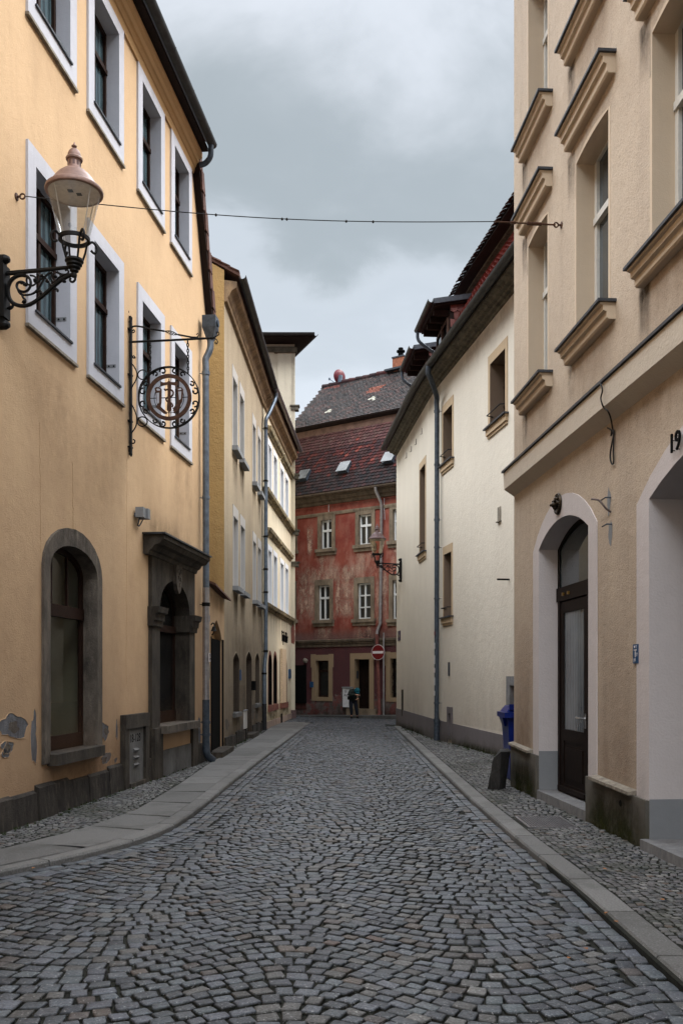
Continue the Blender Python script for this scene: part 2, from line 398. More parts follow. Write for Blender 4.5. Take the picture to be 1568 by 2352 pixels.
def blob(cx, cy, rx, ry, n=18, jag=.25, seed=0):
    r = random.Random(seed); p = []; n = max(n, 34); h = [(q_, r.uniform(0, 6.28), jag * r.uniform(.5, 1.1) / q_ ** .75) for q_ in (1, 2, 3, 5, 8)]
    for i in range(n):
        w = 2 * math.pi * i / n; k = 1 + sum(a_ * math.sin(q_ * w + f_) for q_, f_, a_ in h) + r.uniform(-.05, .05); k = max(k, .3); p.append((cx + rx * k * math.cos(w), cy + ry * k * math.sin(w)))
    return p
def tiles(P, width, height, tw, rh, pal, clip=None, lift=.022, name='roof', mat=None, par=None, shape='round', a0=0.0, b0=0.0, colf=None, lift0=.01):
    m = MB(); rows = int(height / rh) + 1; cols = int(width / tw) + 2
    for r in range(rows):
        b = b0 + r * rh; off = (r % 2) * tw * .5
        for c in range(cols):
            a = a0 + (c - 1) * tw + off
            if a + tw > a0 + width + .01 or a < a0 - .01: continue
            if clip and not clip(a + tw / 2, b + rh / 2): continue
            col = colf(a + tw / 2, b) if colf else None
            if col is None: col = random.choice(pal)
            k = random.uniform(.78, 1.22); col = tuple(min(1, x * k) for x in col)
            j = random.uniform(-.006, .006); g = tw * .02; x0 = a + g; x1 = a + tw - g; ye = b - rh * .12 + j; yt = b + rh * 1.05; L = lift + random.uniform(-.003, .004)
            if shape == 'round':
                low = [(x0, b + rh * .16), (x0 + (x1 - x0) * .15, b + rh * .02), (x0 + (x1 - x0) * .5, ye), (x0 + (x1 - x0) * .85, b + rh * .02), (x1, b + rh * .16)]
            else: low = [(x0, ye), (x1, ye)]
            top = [(x1, yt), (x0, yt)]
            vs = [P.pt(x, y, lift0 + L) for x, y in low] + [P.pt(x, y, lift0) for x, y in top] + [P.pt(x, y, lift0 + L - .02) for x, y in low]
            n = len(low); fs = [tuple(range(n + 2))] + [(i, n + 2 + i, n + 3 + i, i + 1) for i in range(n - 1)]
            m.add(vs, fs, col)
    return m.build(name, mat or M['tile'], par)
def gutter_prof(r=.075, z=0, o=0):
    out = [(o + r * math.cos(w), z + r * math.sin(w)) for w in [math.pi + math.pi * i / 8 for i in range(9)]]
    inn = [(o + (r - .008) * math.cos(w), z + (r - .008) * math.sin(w)) for w in [math.pi + math.pi * i / 8 for i in range(9)]][::-1]
    return out + inn
def gutter(path, side, o, z, r, mat, par, step=1.0, seams=True):
    m = MB(); m.sweep(path, gutter_prof(r, z, o), side)
    ob = m.build('gutter', mat, par, smooth=True)
    if seams:   # brackets that hold the gutter, one per step
        b = MB()
        for i in range(len(path) - 1):
            A = Vector((*path[i], 0)); B = Vector((*path[i + 1], 0)); L = (B - A).length; n = max(1, int(L / step))
            W = wall(path[i], path[i + 1], side)
            for k in range(n):
                a = (k + .5) * L / n; pr = gutter_prof(r + .006, z, o)[:9]
                for j in range(8):
                    (o1, z1), (o2, z2) = pr[j], pr[j + 1]
                    b.quad(W.pt(a - .012, z1, o1), W.pt(a + .012, z1, o1), W.pt(a + .012, z2, o2), W.pt(a - .012, z2, o2))
        b.build('gutter_seam', mat, ob)
    return ob
def smooth_path(pts, n=6):
    P = [Vector(p) for p in pts]; out = []
    for i in range(len(P) - 1):
        p0 = P[max(i - 1, 0)]; p1 = P[i]; p2 = P[i + 1]; p3 = P[min(i + 2, len(P) - 1)]
        for k in range(n):
            t = k / n; out.append(.5 * ((2 * p1) + (p2 - p0) * t + (2 * p0 - 5 * p1 + 4 * p2 - p3) * t * t + (3 * p1 - p0 - 3 * p2 + p3) * t ** 3))
    out.append(P[-1]); return out

def dirt_mat(name, col, scale=3.0, st=(1, 1, .12), lo=.38, hi=.62, k=1.0):
    m = bpy.data.materials.new(name); m.use_nodes = True; nt = m.node_tree; nt.nodes.clear(); out = nt.nodes.new('ShaderNodeOutputMaterial')
    t = N(nt, 'ShaderNodeBsdfTransparent'); d = N(nt, 'ShaderNodeBsdfDiffuse'); d.inputs[0].default_value = (*col, 1); a = N(nt, 'ShaderNodeAttribute', attribute_name='Col')
    sp = N(nt, 'ShaderNodeSeparateColor'); nt.links.new(a.outputs['Color'], sp.inputs[0])
    n = math_(nt, 'ADD', rampf(nt, noise(nt, scale, 6, .7, st), lo, hi, .0, .7), rampf(nt, noise(nt, scale * 3, 5, .7), .35, .7, 0, .5))
    mx = N(nt, 'ShaderNodeMixShader'); f = math_(nt, 'MINIMUM', math_(nt, 'MULTIPLY', math_(nt, 'MULTIPLY', sp.outputs[0], n), k), .95)
    nt.links.new(f, mx.inputs[0]); nt.links.new(t.outputs[0], mx.inputs[1]); nt.links.new(d.outputs[0], mx.inputs[2]); nt.links.new(mx.outputs[0], out.inputs[0]); return m
M['dirt'] = dirt_mat('sooty_drip_stain', (.035, .025, .018))
M['dirtb'] = dirt_mat('brown_damp_stain', (.20, .115, .068), 2.2, (1, 1, .35), .3, .7)
M['limes'] = dirt_mat('pale_lime_streak', (.50, .34, .26), 3.2, (1, 1, .42), .47, .60)
M['mossd'] = dirt_mat('green_algae_film', (.030, .033, .014), 5.0, (1, 1, .6), .38, .6)
def stain(W, par, a0, a1, bt, bb, mat, k=1.0, o=.003, mode='drip', n=8):
    m = MB(); g = []
    for j in range(n + 1):
        for i in range(n + 1):
            u, v = i / n, j / n; e = min(1, 4 * u, 4 * (1 - u))
            al = e * ((1 - v) ** 1.1 * min(1, 12 * v + .55) if mode == 'drip' else min(1, 4 * v, 4 * (1 - v)) if mode == 'blob' else (v ** 1.2))
            g.append((W.pt(a0 + (a1 - a0) * u, bt + (bb - bt) * v, o), al * k))
    vs = [p for p, _ in g]; fs = [(j * (n + 1) + i, j * (n + 1) + i + 1, (j + 1) * (n + 1) + i + 1, (j + 1) * (n + 1) + i) for j in range(n) for i in range(n)]
    m.add(vs, fs); ob = m.build('dirt_stain', M[mat], par); me = ob.data; at = me.color_attributes.new('Col', 'FLOAT_COLOR', 'CORNER'); L = np.zeros(len(me.loops), dtype=np.int32); me.loops.foreach_get('vertex_index', L)
    c = np.array([al for _, al in g])[L]; at.data.foreach_set('color', np.stack([c, c, c, np.ones_like(c)], 1).ravel()); return ob
SUN_EL, SUN_AZ, SUN_E, SUN_ANG, SKY_NISHITA, SKY_LOW, SKY_BAND, SKY_TOP, EXPO = 46.0, 92.0, 2.2, 12.0, .05, 0.95, 14.5, 1.9, 0.0
# ================================================================ helpers for houses
def aw(W, xl, xr, o=0): return sorted((W.a(xl, o), W.a(xr, o)))
def body(W, depth, H, mat, par, ends=(True, True), name='side_wall'):
    m = MB(); P = W.pt
    if ends[0]: m.quad(P(0, 0), P(0, 0, -depth), P(0, H, -depth), P(0, H))
    if ends[1]: m.quad(P(W.L, 0), P(W.L, 0, -depth), P(W.L, H, -depth), P(W.L, H))
    m.quad(P(0, 0, -depth), P(W.L, 0, -depth), P(W.L, H, -depth), P(0, H, -depth))
    return m.build(name, mat, par)
def slab_roof(W, a0, a1, o0, z0, o1, z1, th, mat, par, name='roof', back=True):
    m = MB(); P = W.pt
    m.hexa([P(a0, z0, o0), P(a1, z0, o0), P(a1, z1, o1), P(a0, z1, o1), P(a0, z0 + th, o0), P(a1, z0 + th, o0), P(a1, z1 + th, o1), P(a0, z1 + th, o1)])
    if back:
        o2 = 2 * o1 - o0
        m.hexa([P(a0, z0, o2), P(a1, z0, o2), P(a1, z1, o1 - .002), P(a0, z1, o1 - .002), P(a0, z0 + th, o2), P(a1, z0 + th, o2), P(a1, z1 + th, o1 - .002), P(a0, z1 + th, o1 - .002)])
    return m.build(name, mat, par)
M['roofbrown'] = simple('brown_roof_covering', (.09, .045, .035), .85, 0, .3, 5, .5)
def downpipe(W, par, pts, r, mat, bands=(), name='downpipe', bmat=None):
    m = MB(); P = [W.pt(*p) for p in pts]; m.tube(P, r, 14); ob = m.build(name, mat, par, smooth=True)
    for z, w in bands:
        # find the point at height z
        for i in range(len(P) - 1):
            a, b = P[i], P[i + 1]
            if (a.z - z) * (b.z - z) <= 0 and abs(a.z - b.z) > 1e-4:
                c = a.lerp(b, (a.z - z) / (a.z - b.z)); rr = r if not isinstance(r, list) else r[i]
                k = MB(); k.lathe(c - UP * w / 2, [(rr + .002, 0), (rr + .012, 0), (rr + .012, w), (rr + .002, w)], 14)
                k.tube([c, c - W.N * .14], .008, 6); k.build('pipe_clip', bmat or mat, ob); break
    return ob

# ================================================================ HOUSE A : ochre house, left
WA = wall((-5.366, -7.0), (-2.612, 17.92), (0, 5))
TA = thing('ochre_house', 'ochre rendered house on the left with white framed windows and a dark arched shop window', 'house', (WA.O.x, 5, 0))
LA = WA.L; holes = []
W1 = [(78, 157), (212.8, 269.6), (324, 366.5), (398.5, 431)]
lab = ['white framed window behind the near lantern', 'white framed window right of the near lantern', 'white framed window behind the guild sign bracket', 'white framed window next to the downpipe']
for row, (b0, b1) in enumerate(((5.72, 7.34), (9.15, 10.69))):
    for i, (xl, xr) in enumerate(W1):
        a0, a1 = aw(WA, xl, xr)
        ob, h = window(WA, TA, a0, a1, b0, b1, 0, band=(.2, .2, .21), proud=.03, depth=.20, msur=M['trimwhite'], frame=M['brownwood'], fw=.055,
                       mull=(.5,), trans=((.64, .07),), pane=M['glassA'], sill=(M['lead'], .03, .055, .02), label=lab[i] + (', upper row' if row else ', lower row'))
        s = MB(); s.wbox(WA, a0 - .215, a1 + .215, b0 - .245, b0 - .212, -.005, .045); s.build('drip_edge', M['ledge'], ob)
        if row == 0:   # two small shutter hinge bolts in the far reveal
            s = MB(); s.wbox(WA, a1 - .003, a1 - .001, b0 + .255, b0 + .305, -.16, -.02); hp_ = s.build('hinge_plate', M['greycem'], ob)
            for oo in (-.05, -.12): s = MB(); s.lathe(WA.pt(a1 - .003, b0 + .28, oo), [(.013, 0), (.011, .006), (0, .008)], 8, -WA.U); s.build('bolt', M['iron'], ob)
        holes.append(h)
# big arched window
a0, a1 = aw(WA, 110.4, 219.2)
ob, h = window(WA, TA, a0, a1, .70, 2.90, .32, 'ellipse', band=(.17, .22, .10), proud=.035, depth=.21, msur=M['darkstone'], frame=M['brownwood'], fw=.07,
               mull=(), trans=((.685, .15),), pane=M['glassclear2'], sill=(M['darkstone2'], .02, .13, .13), label='arched shop window in a dark weathered stone surround')
for k in (.33, .66): f = MB(); f.wbox(WA, a0 + (a1 - a0) * k - .02, a0 + (a1 - a0) * k + .02, 2.5, 3.12, -.20, -.165); f.build('glazing_bar', M['brownwood'], ob)
f = MB(); f.wbox(WA, a0 + .05, a1 - .05, .72, .88, -.20, -.15); f.build('bottom_rail', M['brownwood'], ob)
f = MB(); P = WA.pt; f.quad(P(a0 - .6, .3, -1.0), P(a1 + .1, .3, -1.0), P(a1 + .1, 2.28, -1.0), P(a0 - .6, 2.28, -1.0)); f.quad(P(a1 + .101, .3, -1.0), P(a1 + .101, .3, -.26), P(a1 + .101, 3.3, -.26), P(a1 + .101, 3.3, -1.0)); f.build('interior_wall', M['roomwall'], ob)
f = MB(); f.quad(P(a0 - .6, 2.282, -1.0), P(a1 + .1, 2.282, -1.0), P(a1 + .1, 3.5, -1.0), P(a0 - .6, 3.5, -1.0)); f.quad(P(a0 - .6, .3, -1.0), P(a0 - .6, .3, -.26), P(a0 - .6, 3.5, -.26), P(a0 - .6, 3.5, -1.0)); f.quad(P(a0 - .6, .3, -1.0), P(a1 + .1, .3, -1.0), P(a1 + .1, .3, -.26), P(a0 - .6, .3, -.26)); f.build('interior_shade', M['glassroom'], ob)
f = MB(); f.wbox(WA, a0 + .52, a0 + .68, 1.72, 1.86, -.995, -.98); f.build('picture', M['ledge'], ob)
f = MB(); f.lathe(P(a0 + .30, .9, -.8), [(.0, 0), (.10, .02), (.11, .25), (.13, .42), (.10, .52), (.03, .58), (.06, .64), (.07, .72), (.0, .80)], 14); f.build('statuette', M['black'], ob)
holes.append(h)
# portal window
pa0, pa1 = aw(WA, 341.1, 440.6); oa0, oa1 = aw(WA, 359.5, 428.5)
hole2 = arch(oa0, oa1, .82, 2.71, .52); holes.append(hole2)
m = MB(); outer = [(pa0, .0), (pa1, .0), (pa1, 3.52), (pa0, 3.52)]
m.poly(WA, outer, .06, [hole2]); m.strip(WA, outer, .06, outer, -.01); m.strip(WA, hole2, .06, hole2, -.27)
PORT = m.build('window', M['darkstone2'], TA, label='arched portal window under a projecting stone cornice')
for (x0, x1, c0, c1) in ((pa0 - .04, oa0 + .05, oa0 + .004, oa0 + .055), (oa1 - .05, pa1 + .04, oa1 - .055, oa1 - .004)):
    m = MB(); m.wbox(WA, c0, c1, 2.41, 2.70, -.26, .055); m.sweep([tuple(WA.pt(x0, 0)[:2]), tuple(WA.pt(x1, 0)[:2])], [(0, 2.41), (.09, 2.41), (.10, 2.50), (.12, 2.50), (.13, 2.60), (.17, 2.62), (.19, 2.71), (0, 2.71)], (0, 5)); m.build('impost', M['darkstone2'], PORT)
for x0, x1 in ((pa0 - .02, oa0 - .02), (oa1 + .02, pa1 + .02)): m = MB(); m.wbox(WA, x0, x1, 0, .80, .055, .12); m.build('pedestal', M['darkstone2'], PORT)
m = MB(); ca0, ca1 = WA.a(368, .3) - .0, WA.a(479.5, .3)
prof = [(0, 3.50), (.08, 3.50), (.10, 3.56), (.14, 3.58), (.18, 3.64), (.26, 3.66), (.30, 3.72), (.33, 3.73), (.33, 3.79), (0, 3.83)]
m.sweep([tuple(WA.pt(ca0 + .1, 0)[:2]), tuple(WA.pt(ca1 - .02, 0)[:2])], prof, (0, 5)); m.build('cornice', M['darkstone2'], PORT)
m = MB(); m.wbox(WA, ca0 + .06, ca1 + .02, 3.80, 3.825, 0, .36); m.build('cornice_cap', M['lead'], PORT)
kc = (oa0 + oa1) / 2 + .02
m = MB(); m.prism(WA, [(kc - .16, 3.50), (kc - .16, 3.18), (kc - .10, 3.08), (kc, 3.02), (kc + .10, 3.08), (kc + .16, 3.18), (kc + .16, 3.50)], .055, .12)
for i, (dx, dz) in enumerate(((-.08, .38), (.0, .36), (.08, .38), (-.06, .27), (.05, .25), (0, .15))): m.wbox(WA, kc + dx - .022, kc + dx + .022, 3.02 + dz - .03, 3.02 + dz + .03, .12, .135)
m.build('shield', M['darkstone'], PORT)
m = MB(); m.wbox(WA, oa0 - .12, oa1 + .14, .70, .825, -.25, .22); m.build('sill', M['darkstone'], PORT)
m = MB(); m.wbox(WA, oa0 - .02, oa1 + .02, .0, .42, .06, .085); m.build('base_panel', M['greypanel'], PORT)
m = MB(); m.wbox(WA, oa0 - .02, oa1 + .02, .42, .70, .06, .066); m.build('base_panel', M['ochre'], PORT)
i2 = arch(oa0 + .07, oa1 - .07, .89, 2.71, .45)
m = MB(); m.strip(WA, hole2, -.21, i2, -.21); m.strip(WA, i2, -.21, i2, -.26); m.wbox(WA, oa0 + .02, oa1 - .02, 2.38, 2.50, -.26, -.18); m.wbox(WA, oa0 + .02, oa1 - .02, .83, 1.02, -.26, -.19); m.build('frame', M['brownwood'], PORT)
m = MB(); m.poly(WA, hole2, -.24); m.build('pane', M['glassdark'], PORT)
# facade
m = MB(); outl = [(0, -.2), (LA, -.2), (LA, 8.6), (LA - 1.13, 11.35), (0, 11.35)]
m.poly(WA, outl, 0, holes); FA = m.build('wall', M['ochre'], TA)
m = MB(); P = WA.pt; m.add([P(LA, -.2), P(LA, -.2, -9), P(LA, 8.6, -9), P(LA - 1.13, 11.35, -9), P(LA - 1.13, 11.35), P(LA, 8.6)], [(0, 1, 2, 5), (5, 2, 3, 4)])
m.quad(P(0, 0), P(0, 0, -9), P(0, 11.35, -9), P(0, 11.35)); m.quad(P(0, 0, -9), P(LA, 0, -9), P(LA, 11.35, -9), P(0, 11.35, -9)); m.build('side_wall', M['ochre'], TA)
pA = [tuple(WA.pt(0, 0)[:2]), tuple(WA.pt(LA - 1.13, 0)[:2])]
m = MB(); m.sweep(pA, [(0, 10.86), (.03, 10.86), (.045, 10.93), (.05, 10.96), (.07, 10.97), (.10, 11.02), (.13, 11.03), (.15, 11.10), (.19, 11.13), (.19, 11.22), (0, 11.22)], (0, 5)); m.build('cornice', M['cornice_ochre'], TA)
m = MB(); m.sweep(pA, [(-.2, 11.24), (.30, 11.24), (.30, 11.30), (-.2, 11.36)], (0, 5)); m.build('eaves_board', M['timber'], TA)
gutter(pA, (0, 5), .38, 11.36, .085, M['gutter'], TA, 1.0)
slab_roof(WA, 0, LA - 1.13, .30, 11.38, -4.5, 15.6, .08, M['roofbrown'], TA)
# raking verge boards on the far corner
m = MB(); e0 = (LA - .02, 8.45); e1 = (LA - 1.19, 11.25)
m.prism(WA, [(e0[0] - .10, e0[1]), (e0[0] + .10, e0[1]), (e1[0] + .10, e1[1]), (e1[0] - .06, e1[1])], -.3, .13); VB = m.build('verge_board', M['timber'], TA)
m = MB()
for k in range(9):
    t = k / 9; x = e0[0] + (e1[0] - e0[0]) * t; z = e0[1] + (e1[1] - e0[1]) * t
    m.prism(WA, [(x - .08, z), (x + .14, z - .02), (x + .03, z + .34), (x - .14, z + .34)], .13, .15 + .012 * (k % 2))
m.build('verge_tile', M['roofbrown'], VB)
m = MB(); m.tube(smooth_path([WA.pt(LA - 1.25, 11.30, .38), WA.pt(LA - 1.20, 11.12, .36), WA.pt(LA - 1.16, 11.02, .26), WA.pt(LA - 1.14, 11.0, .15)], 5), .05, 10); m.build('gutter_outlet', M['zincd'], TA, smooth=True)
# hopper and downpipe
da = WA.a(474, .12)
m = MB(); hc = WA.pt(da - .02, 8.45, .2)
for (z0, z1, w0, w1) in ((8.42, 8.20, .13, .13), (8.20, 7.98, .13, .06)):
    m.hexa([WA.pt(da - w1, z1, .2 - w1), WA.pt(da + w1, z1, .2 - w1), WA.pt(da + w1, z1, .2 + w1), WA.pt(da - w1, z1, .2 + w1), WA.pt(da - w0, z0, .2 - w0), WA.pt(da + w0, z0, .2 - w0), WA.pt(da + w0, z0, .2 + w0), WA.pt(da - w0, z0, .2 + w0)])
m.lathe(WA.pt(da, 8.30, .28), [(.055, 0), (.055, .05), (.068, .05), (.068, .08), (.0, .08)], 14, WA.N); m.build('hopper', M['zincd'], TA)
m = MB(); m.tube(smooth_path([WA.pt(da, 8.0, .2), WA.pt(da, 7.86, .2), WA.pt(da - .02, 7.74, .17), WA.pt(da - .04, 7.62, .12), WA.pt(da - .04, 7.5, .12)], 5), .062, 14); m.build('downpipe_bend', M['zinc'], TA, smooth=True)
DP = downpipe(WA, TA, [(da - .04, 7.5, .12), (da - .02, 3.30, .12)], .062, M['zinc'], ((7.35, .07), (5.0, .06)))
downpipe(WA, TA, [(da - .02, 3.30, .12), (da - .02, 1.18, .12)], .066, M['zincl'], ((2.98, .07),), bmat=M['iron'])
downpipe(WA, TA, [(da - .02, 1.18, .12), (da - .01, .22, .12), (da + .01, .12, .14), (da + .12, .02, .22)], .070, M['zincd'], ((.75, .05), (.52, .05)))
for z, hh, t in ((1.98, .13, 'JE!\nOP!'),):
    m = MB(); m.wbox(WA, da - .075, da + .02, z - .08, z + .08, .180, .1985); st = m.build('sticker', M['signwhite'], TA); text_mesh(t, WA, da - .028, z, .199, .075, M['black'], st, extrude=.001)
m = MB(); m.wbox(WA, da + .03, da + .065, 2.66, 2.78, .145, .175); m.build('sticker', M['signblue'], TA)
m = MB(); m.prism(WA, blob(da + .0, 1.72, .02, .12, 10, .4, 3), .18, .189); m.build('sticker', M['ledge'], TA)
# sensor lamp boxes on the wall
a, b = WA.px(*q('z3', 950, 120))
SL = thing('wall_floodlight', 'small grey twin box light fixed to the ochre wall above the portal window', 'wall light', WA.pt(a, b))
for da_, s_ in ((-.07, 0), (.07, 1)):
    m = MB(); m.wbox(WA, a + da_ - .055, a + da_ + .055, b - .02 - .05 * s_ * 0, b + .13, .03, .15 + .03 * s_); m.build('lamp_head', M['greycem'], SL)
m = MB(); m.tube(smooth_path([WA.pt(a - .07, b - .02, .08), WA.pt(a - .06, b - .12, .05), WA.pt(a, b - .13, .05), WA.pt(a + .07, b - .03, .08)], 5), .010, 6); m.wbox(WA, a - .09, a + .02, b, b + .05, 0, .05); m.build('cable', M['zincd'], SL)
# plinth blocks
m = MB(); x = WA.a(-400); r = random.Random(5); van0, van1 = aw(WA, *[q('vb', v, 0)[0] for v in (110, 445)])
while x < LA - .05:
    w = r.uniform(.38, .75); x1 = min(x + w, LA)
    for g0, g1 in ((van0, van1), (pa0, pa1)):
        if x < g0 < x1: x1 = g0
        if g0 - .01 <= x < g1: x = g1; x1 = min(x + w, LA)
    h = .36 + r.uniform(-.03, .03) - .03 * (x > pa1); d = r.uniform(.035, .075)
    if x1 - x > .06:
        m.hexa([WA.pt(x + .006, -.1, 0), WA.pt(x1 - .006, -.1, 0), WA.pt(x1 - .006, -.1, d + .02), WA.pt(x + .006, -.1, d + .02), WA.pt(x + .012, h, 0), WA.pt(x1 - .012, h, 0), WA.pt(x1 - .02, h - .03, d), WA.pt(x + .02, h - .035, d - .01)])
    x = x1
m.build('plinth', M['plinth'], TA)
# cellar vent box with stone frame
m = MB(); A0, A1 = van0, van1; m.wbox(WA, A0, A1, .86, 1.06, 0, .09); m.wbox(WA, A0, A0 + .17, -.05, .86, 0, .08); m.wbox(WA, A1 - .17, A1, -.05, .86, 0, .085); m.wbox(WA, A0 + .17, A1 - .17, -.05, .06, 0, .10)
CV = m.build('cellar_vent', M['darkstone2'], TA)
m = MB(); m.wbox(WA, A0 + .172, A1 - .172, .062, .858, -.0, .045); CVP = m.build('vent_panel', M['greypanel'], CV)
m = MB(); c = (A0 + A1) / 2 - .02
for k in range(3): m.add([WA.pt(c - .10, .27 + k * .11, .048), WA.pt(c + .10, .27 + k * .11, .048), WA.pt(c + .10, .31 + k * .11, .085), WA.pt(c - .10, .31 + k * .11, .085), WA.pt(c - .10, .335 + k * .11, .047), WA.pt(c + .10, .335 + k * .11, .047)], [(0, 1, 2, 3), (3, 2, 5, 4), (0, 3, 4), (1, 5, 2)])
m.build('vent_louvre', M['greypanel'], CV)
text_mesh('18-128', WA, c, .70, .047, .17, M['black'], CV, extrude=.001)
# peeled patches of bare plaster
for k, (kk, x, y, rx, rz) in enumerate((('z3', 70, 1580, .30, .13), ('z3', 45, 1725, .13, .07), ('z3', 240, 1620, .085, .25), ('z3', 735, 1615, .17, .11), ('z3', 812, 1600, .05, .13), ('z4', 505, 405, .16, .08), ('z4', 558, 408, .06, .04), ('z3', 1388, 1590, .12, .26), ('z4', 30, 360, .09, .07))):
    a, b = WA.px(*q(kk, x, y)); m = MB(); pts = blob(a, b, rx, rz, 26, .32, k + 3)
    m.poly(WA, pts, .0015); pp_ = m.build('peeled_patch', M['greyplaster'], TA)
    m = MB(); r_ = random.Random(k); ps = [(a + (u - a) * 1.02, b + (v - b) * 1.02) for u, v in pts]; pu_ = [(a + (u - a) * 1.06, b + (v - b) * 1.06) for u, v in pts]
    m.strip(WA, pts, .0025, ps, .006); m.strip(WA, ps, .006, pu_, -.001); m.build('flaking_edge', M['ochre'], pp_)
    if rx > .12: m = MB(); m.poly(WA, blob(a + rx * .2, b - rz * .1, rx * .45, rz * .4, 18, .4, k + 90), .004); m.build('bare_spot', M['darkstone'], pp_)
m = MB(); s = random.Random(3)   # fine cracks in the render
for (x0, y0, x1, y1) in ((278, 1200, 285, 2110), (505, 1480, 512, 2000), (885, 1460, 880, 3030)):
    p = []; n = 24
    for i in range(n + 1):
        a, b = WA.px(x0 / 3.034 + (x1 - x0) / 3.034 * i / n, 574 + (y0 + (y1 - y0) * i / n) * .3296); p.append(WA.pt(a + s.uniform(-.012, .012), b, .0005))
    m.tube(p, .0022, 3)
m.build('crack', M['cornice_ochre'], TA)

# ================================================================ GATE between A and B
WG = wall((-2.612, 17.93), (-2.594, 20.23), (0, 19))
TG = thing('courtyard_gate', 'low ochre gate wall with a dark doorway between the ochre house and the tan house', 'gate', (-2.6, 19, 0))
g0, g1 = aw(WG, 484.8, 509.3); c0, c1 = aw(WG, 487, 509)
hl = arch(g0, g1, .1, 2.40, .40, kind='pointed')
m = MB(); m.poly(WG, [(0, -.1), (WG.L, -.1), (WG.L, 3.32), (0, 3.42)], 0, [hl]); m.strip(WG, hl, 0, hl, -.16); m.wbox(WG, 0, WG.L, 3.30, 3.34, -.4, -.001); m.build('wall', M['ochre'], TG)
m = MB(); m.poly(WG, [(g0, .1), (g1, .1), (g1, 2.40), (g0, 2.40)], -.03); m.wbox(WG, g0 - .05, g0 - .003, .1, 2.42, 0, .02); m.wbox(WG, g1 + .003, g1 + .2, .1, 2.42, 0, .02); m.build('door', M['black'], TG)
m = MB(); m.poly(WG, hl, -.14); m.build('tympanum', M['cornice_ochre'], TG)
m = MB(); m.wbox(WG, g0 - .12, g1 + .12, -.05, .105, -.1, .25); m.build('step', M['darkstone2'], TG)
m = MB()
for k in range(10): m.hexa([WG.pt(k * .235, 3.40 - k * .012, .16), WG.pt(k * .235 + .225, 3.39 - k * .012, .16), WG.pt(k * .235 + .225, 3.62 - k * .012, -.45), WG.pt(k * .235, 3.64 - k * .012, -.45), WG.pt(k * .235, 3.45 - k * .012, .15), WG.pt(k * .235 + .225, 3.43 - k * .012, .15), WG.pt(k * .235 + .225, 3.67 - k * .012, -.45), WG.pt(k * .235, 3.69 - k * .012, -.45)])
m.build('roof', M['roofbrown'], TG)
a, b = WG.px(*q('bb', 225, 550))
BL = thing('wall_bell', 'small black iron bell bracket beside the arch of the courtyard gate', 'bell', WG.pt(a, b))
m = MB(); m.tube(smooth_path([WG.pt(a - .1, b + .06, 0), WG.pt(a - .1, b + .10, .04), WG.pt(a - .1, b + .06, .07), WG.pt(a - .1, b - .08, .06), WG.pt(a - .1, b - .14, .02)], 5), .014, 6); m.lathe(WG.pt(a - .1, b - .06, .06), [(.0, .10), (.03, .09), (.045, .03), (.06, 0), (.0, 0)], 12); m.build('bell_bracket', M['iron'], BL)

# ================================================================ HOUSE B
WB = wall((-2.593, 20.24), (-2.427, 28.0), (0, 24))
TB = thing('tan_house', 'tan rough rendered house with paired narrow windows and a dark ochre gable', 'house', (-2.6, 24, 0))
holes = []
for row, (b0, b1, xs) in enumerate(((3.76, 5.44, ((535.9, 545.8), (552.3, 561.6), (581, 587.4), (592.3, 599.2))), (7.05, 8.72, ((534.5, 544.2), (550.7, 559.8), (580.2, 586.5), (592.2, 598))))):
    for i, (xl, xr) in enumerate(xs):
        a0, a1 = aw(WB, xl, xr)
        ob, h = window(WB, TB, a0, a1, b0, b1, 0, band=(.09, .26, .02), proud=.012, depth=.24, msur=M['bstone'], frame=M['whiteframe'], fw=.05, mull=(.5,), trans=((.66, .06),), pane=M['glassA'], sill=(M['greycem'], .12, .14, .10),
                       label='narrow grey trimmed window, ' + ('upper' if row else 'lower') + ' row')
        holes.append(h)
gl = []
for (xl, xr, b0, bs, ri, fr) in ((535.3, 549, .75, 2.02, .18, 1), (564.9, 577.7, .10, 2.08, .22, 2), (585.9, 595.1, .84, 2.12, .2, 1)):
    a0, a1 = aw(WB, xl, xr)
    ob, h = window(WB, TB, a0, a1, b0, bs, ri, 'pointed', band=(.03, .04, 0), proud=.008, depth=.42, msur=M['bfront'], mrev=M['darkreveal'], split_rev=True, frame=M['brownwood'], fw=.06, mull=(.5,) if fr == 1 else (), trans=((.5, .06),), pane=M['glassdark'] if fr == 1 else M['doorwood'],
                   sill=(M['greypanel'], .06, .07, .10) if fr == 1 else (M['darkstone2'], .1, .2, .1), name='window' if fr == 1 else 'door', label='arched ground floor opening of the tan house')
    holes.append(h)
m = MB(); m.poly(WB, [(0, -.2), (WB.L, -.2), (WB.L, 10.4), (0, 10.4)], 0, holes); m.build('wall', M['bfront'], TB)
WBg = wall((-10, 20.24), (-2.593, 20.24), (-5, 10)); Lg = WBg.L
m = MB(); m.poly(WBg, [(0, 0), (Lg - .0, 0), (Lg, 10.62), (Lg - 3.9, 12.82), (Lg - 7.38, 10.7), (0, 10.62)], 0); m.quad((-10, 20.24, 0), (-10, 28, 0), (-10, 28, 10.25), (-10, 20.24, 10.25)); m.quad((-10, 28, 0), (-2.427, 28, 0), (-2.427, 28, 10.25), (-10, 28, 10.25)); m.build('gable_wall', M['gable_ochre'], TB)
pB = [(-2.593, 20.24), (-2.427, 28.0)]
m = MB(); m.sweep(pB, [(0, 9.92), (.07, 9.93), (.08, 10.02), (.10, 10.04), (.16, 10.16), (.25, 10.22), (.27, 10.24), (.28, 10.36), (0, 10.40)], (0, 24)); m.build('cornice', M['cornice_b'], TB)
gutter(pB, (0, 24), .40, 10.50, .085, M['gutter'], TB, .95)
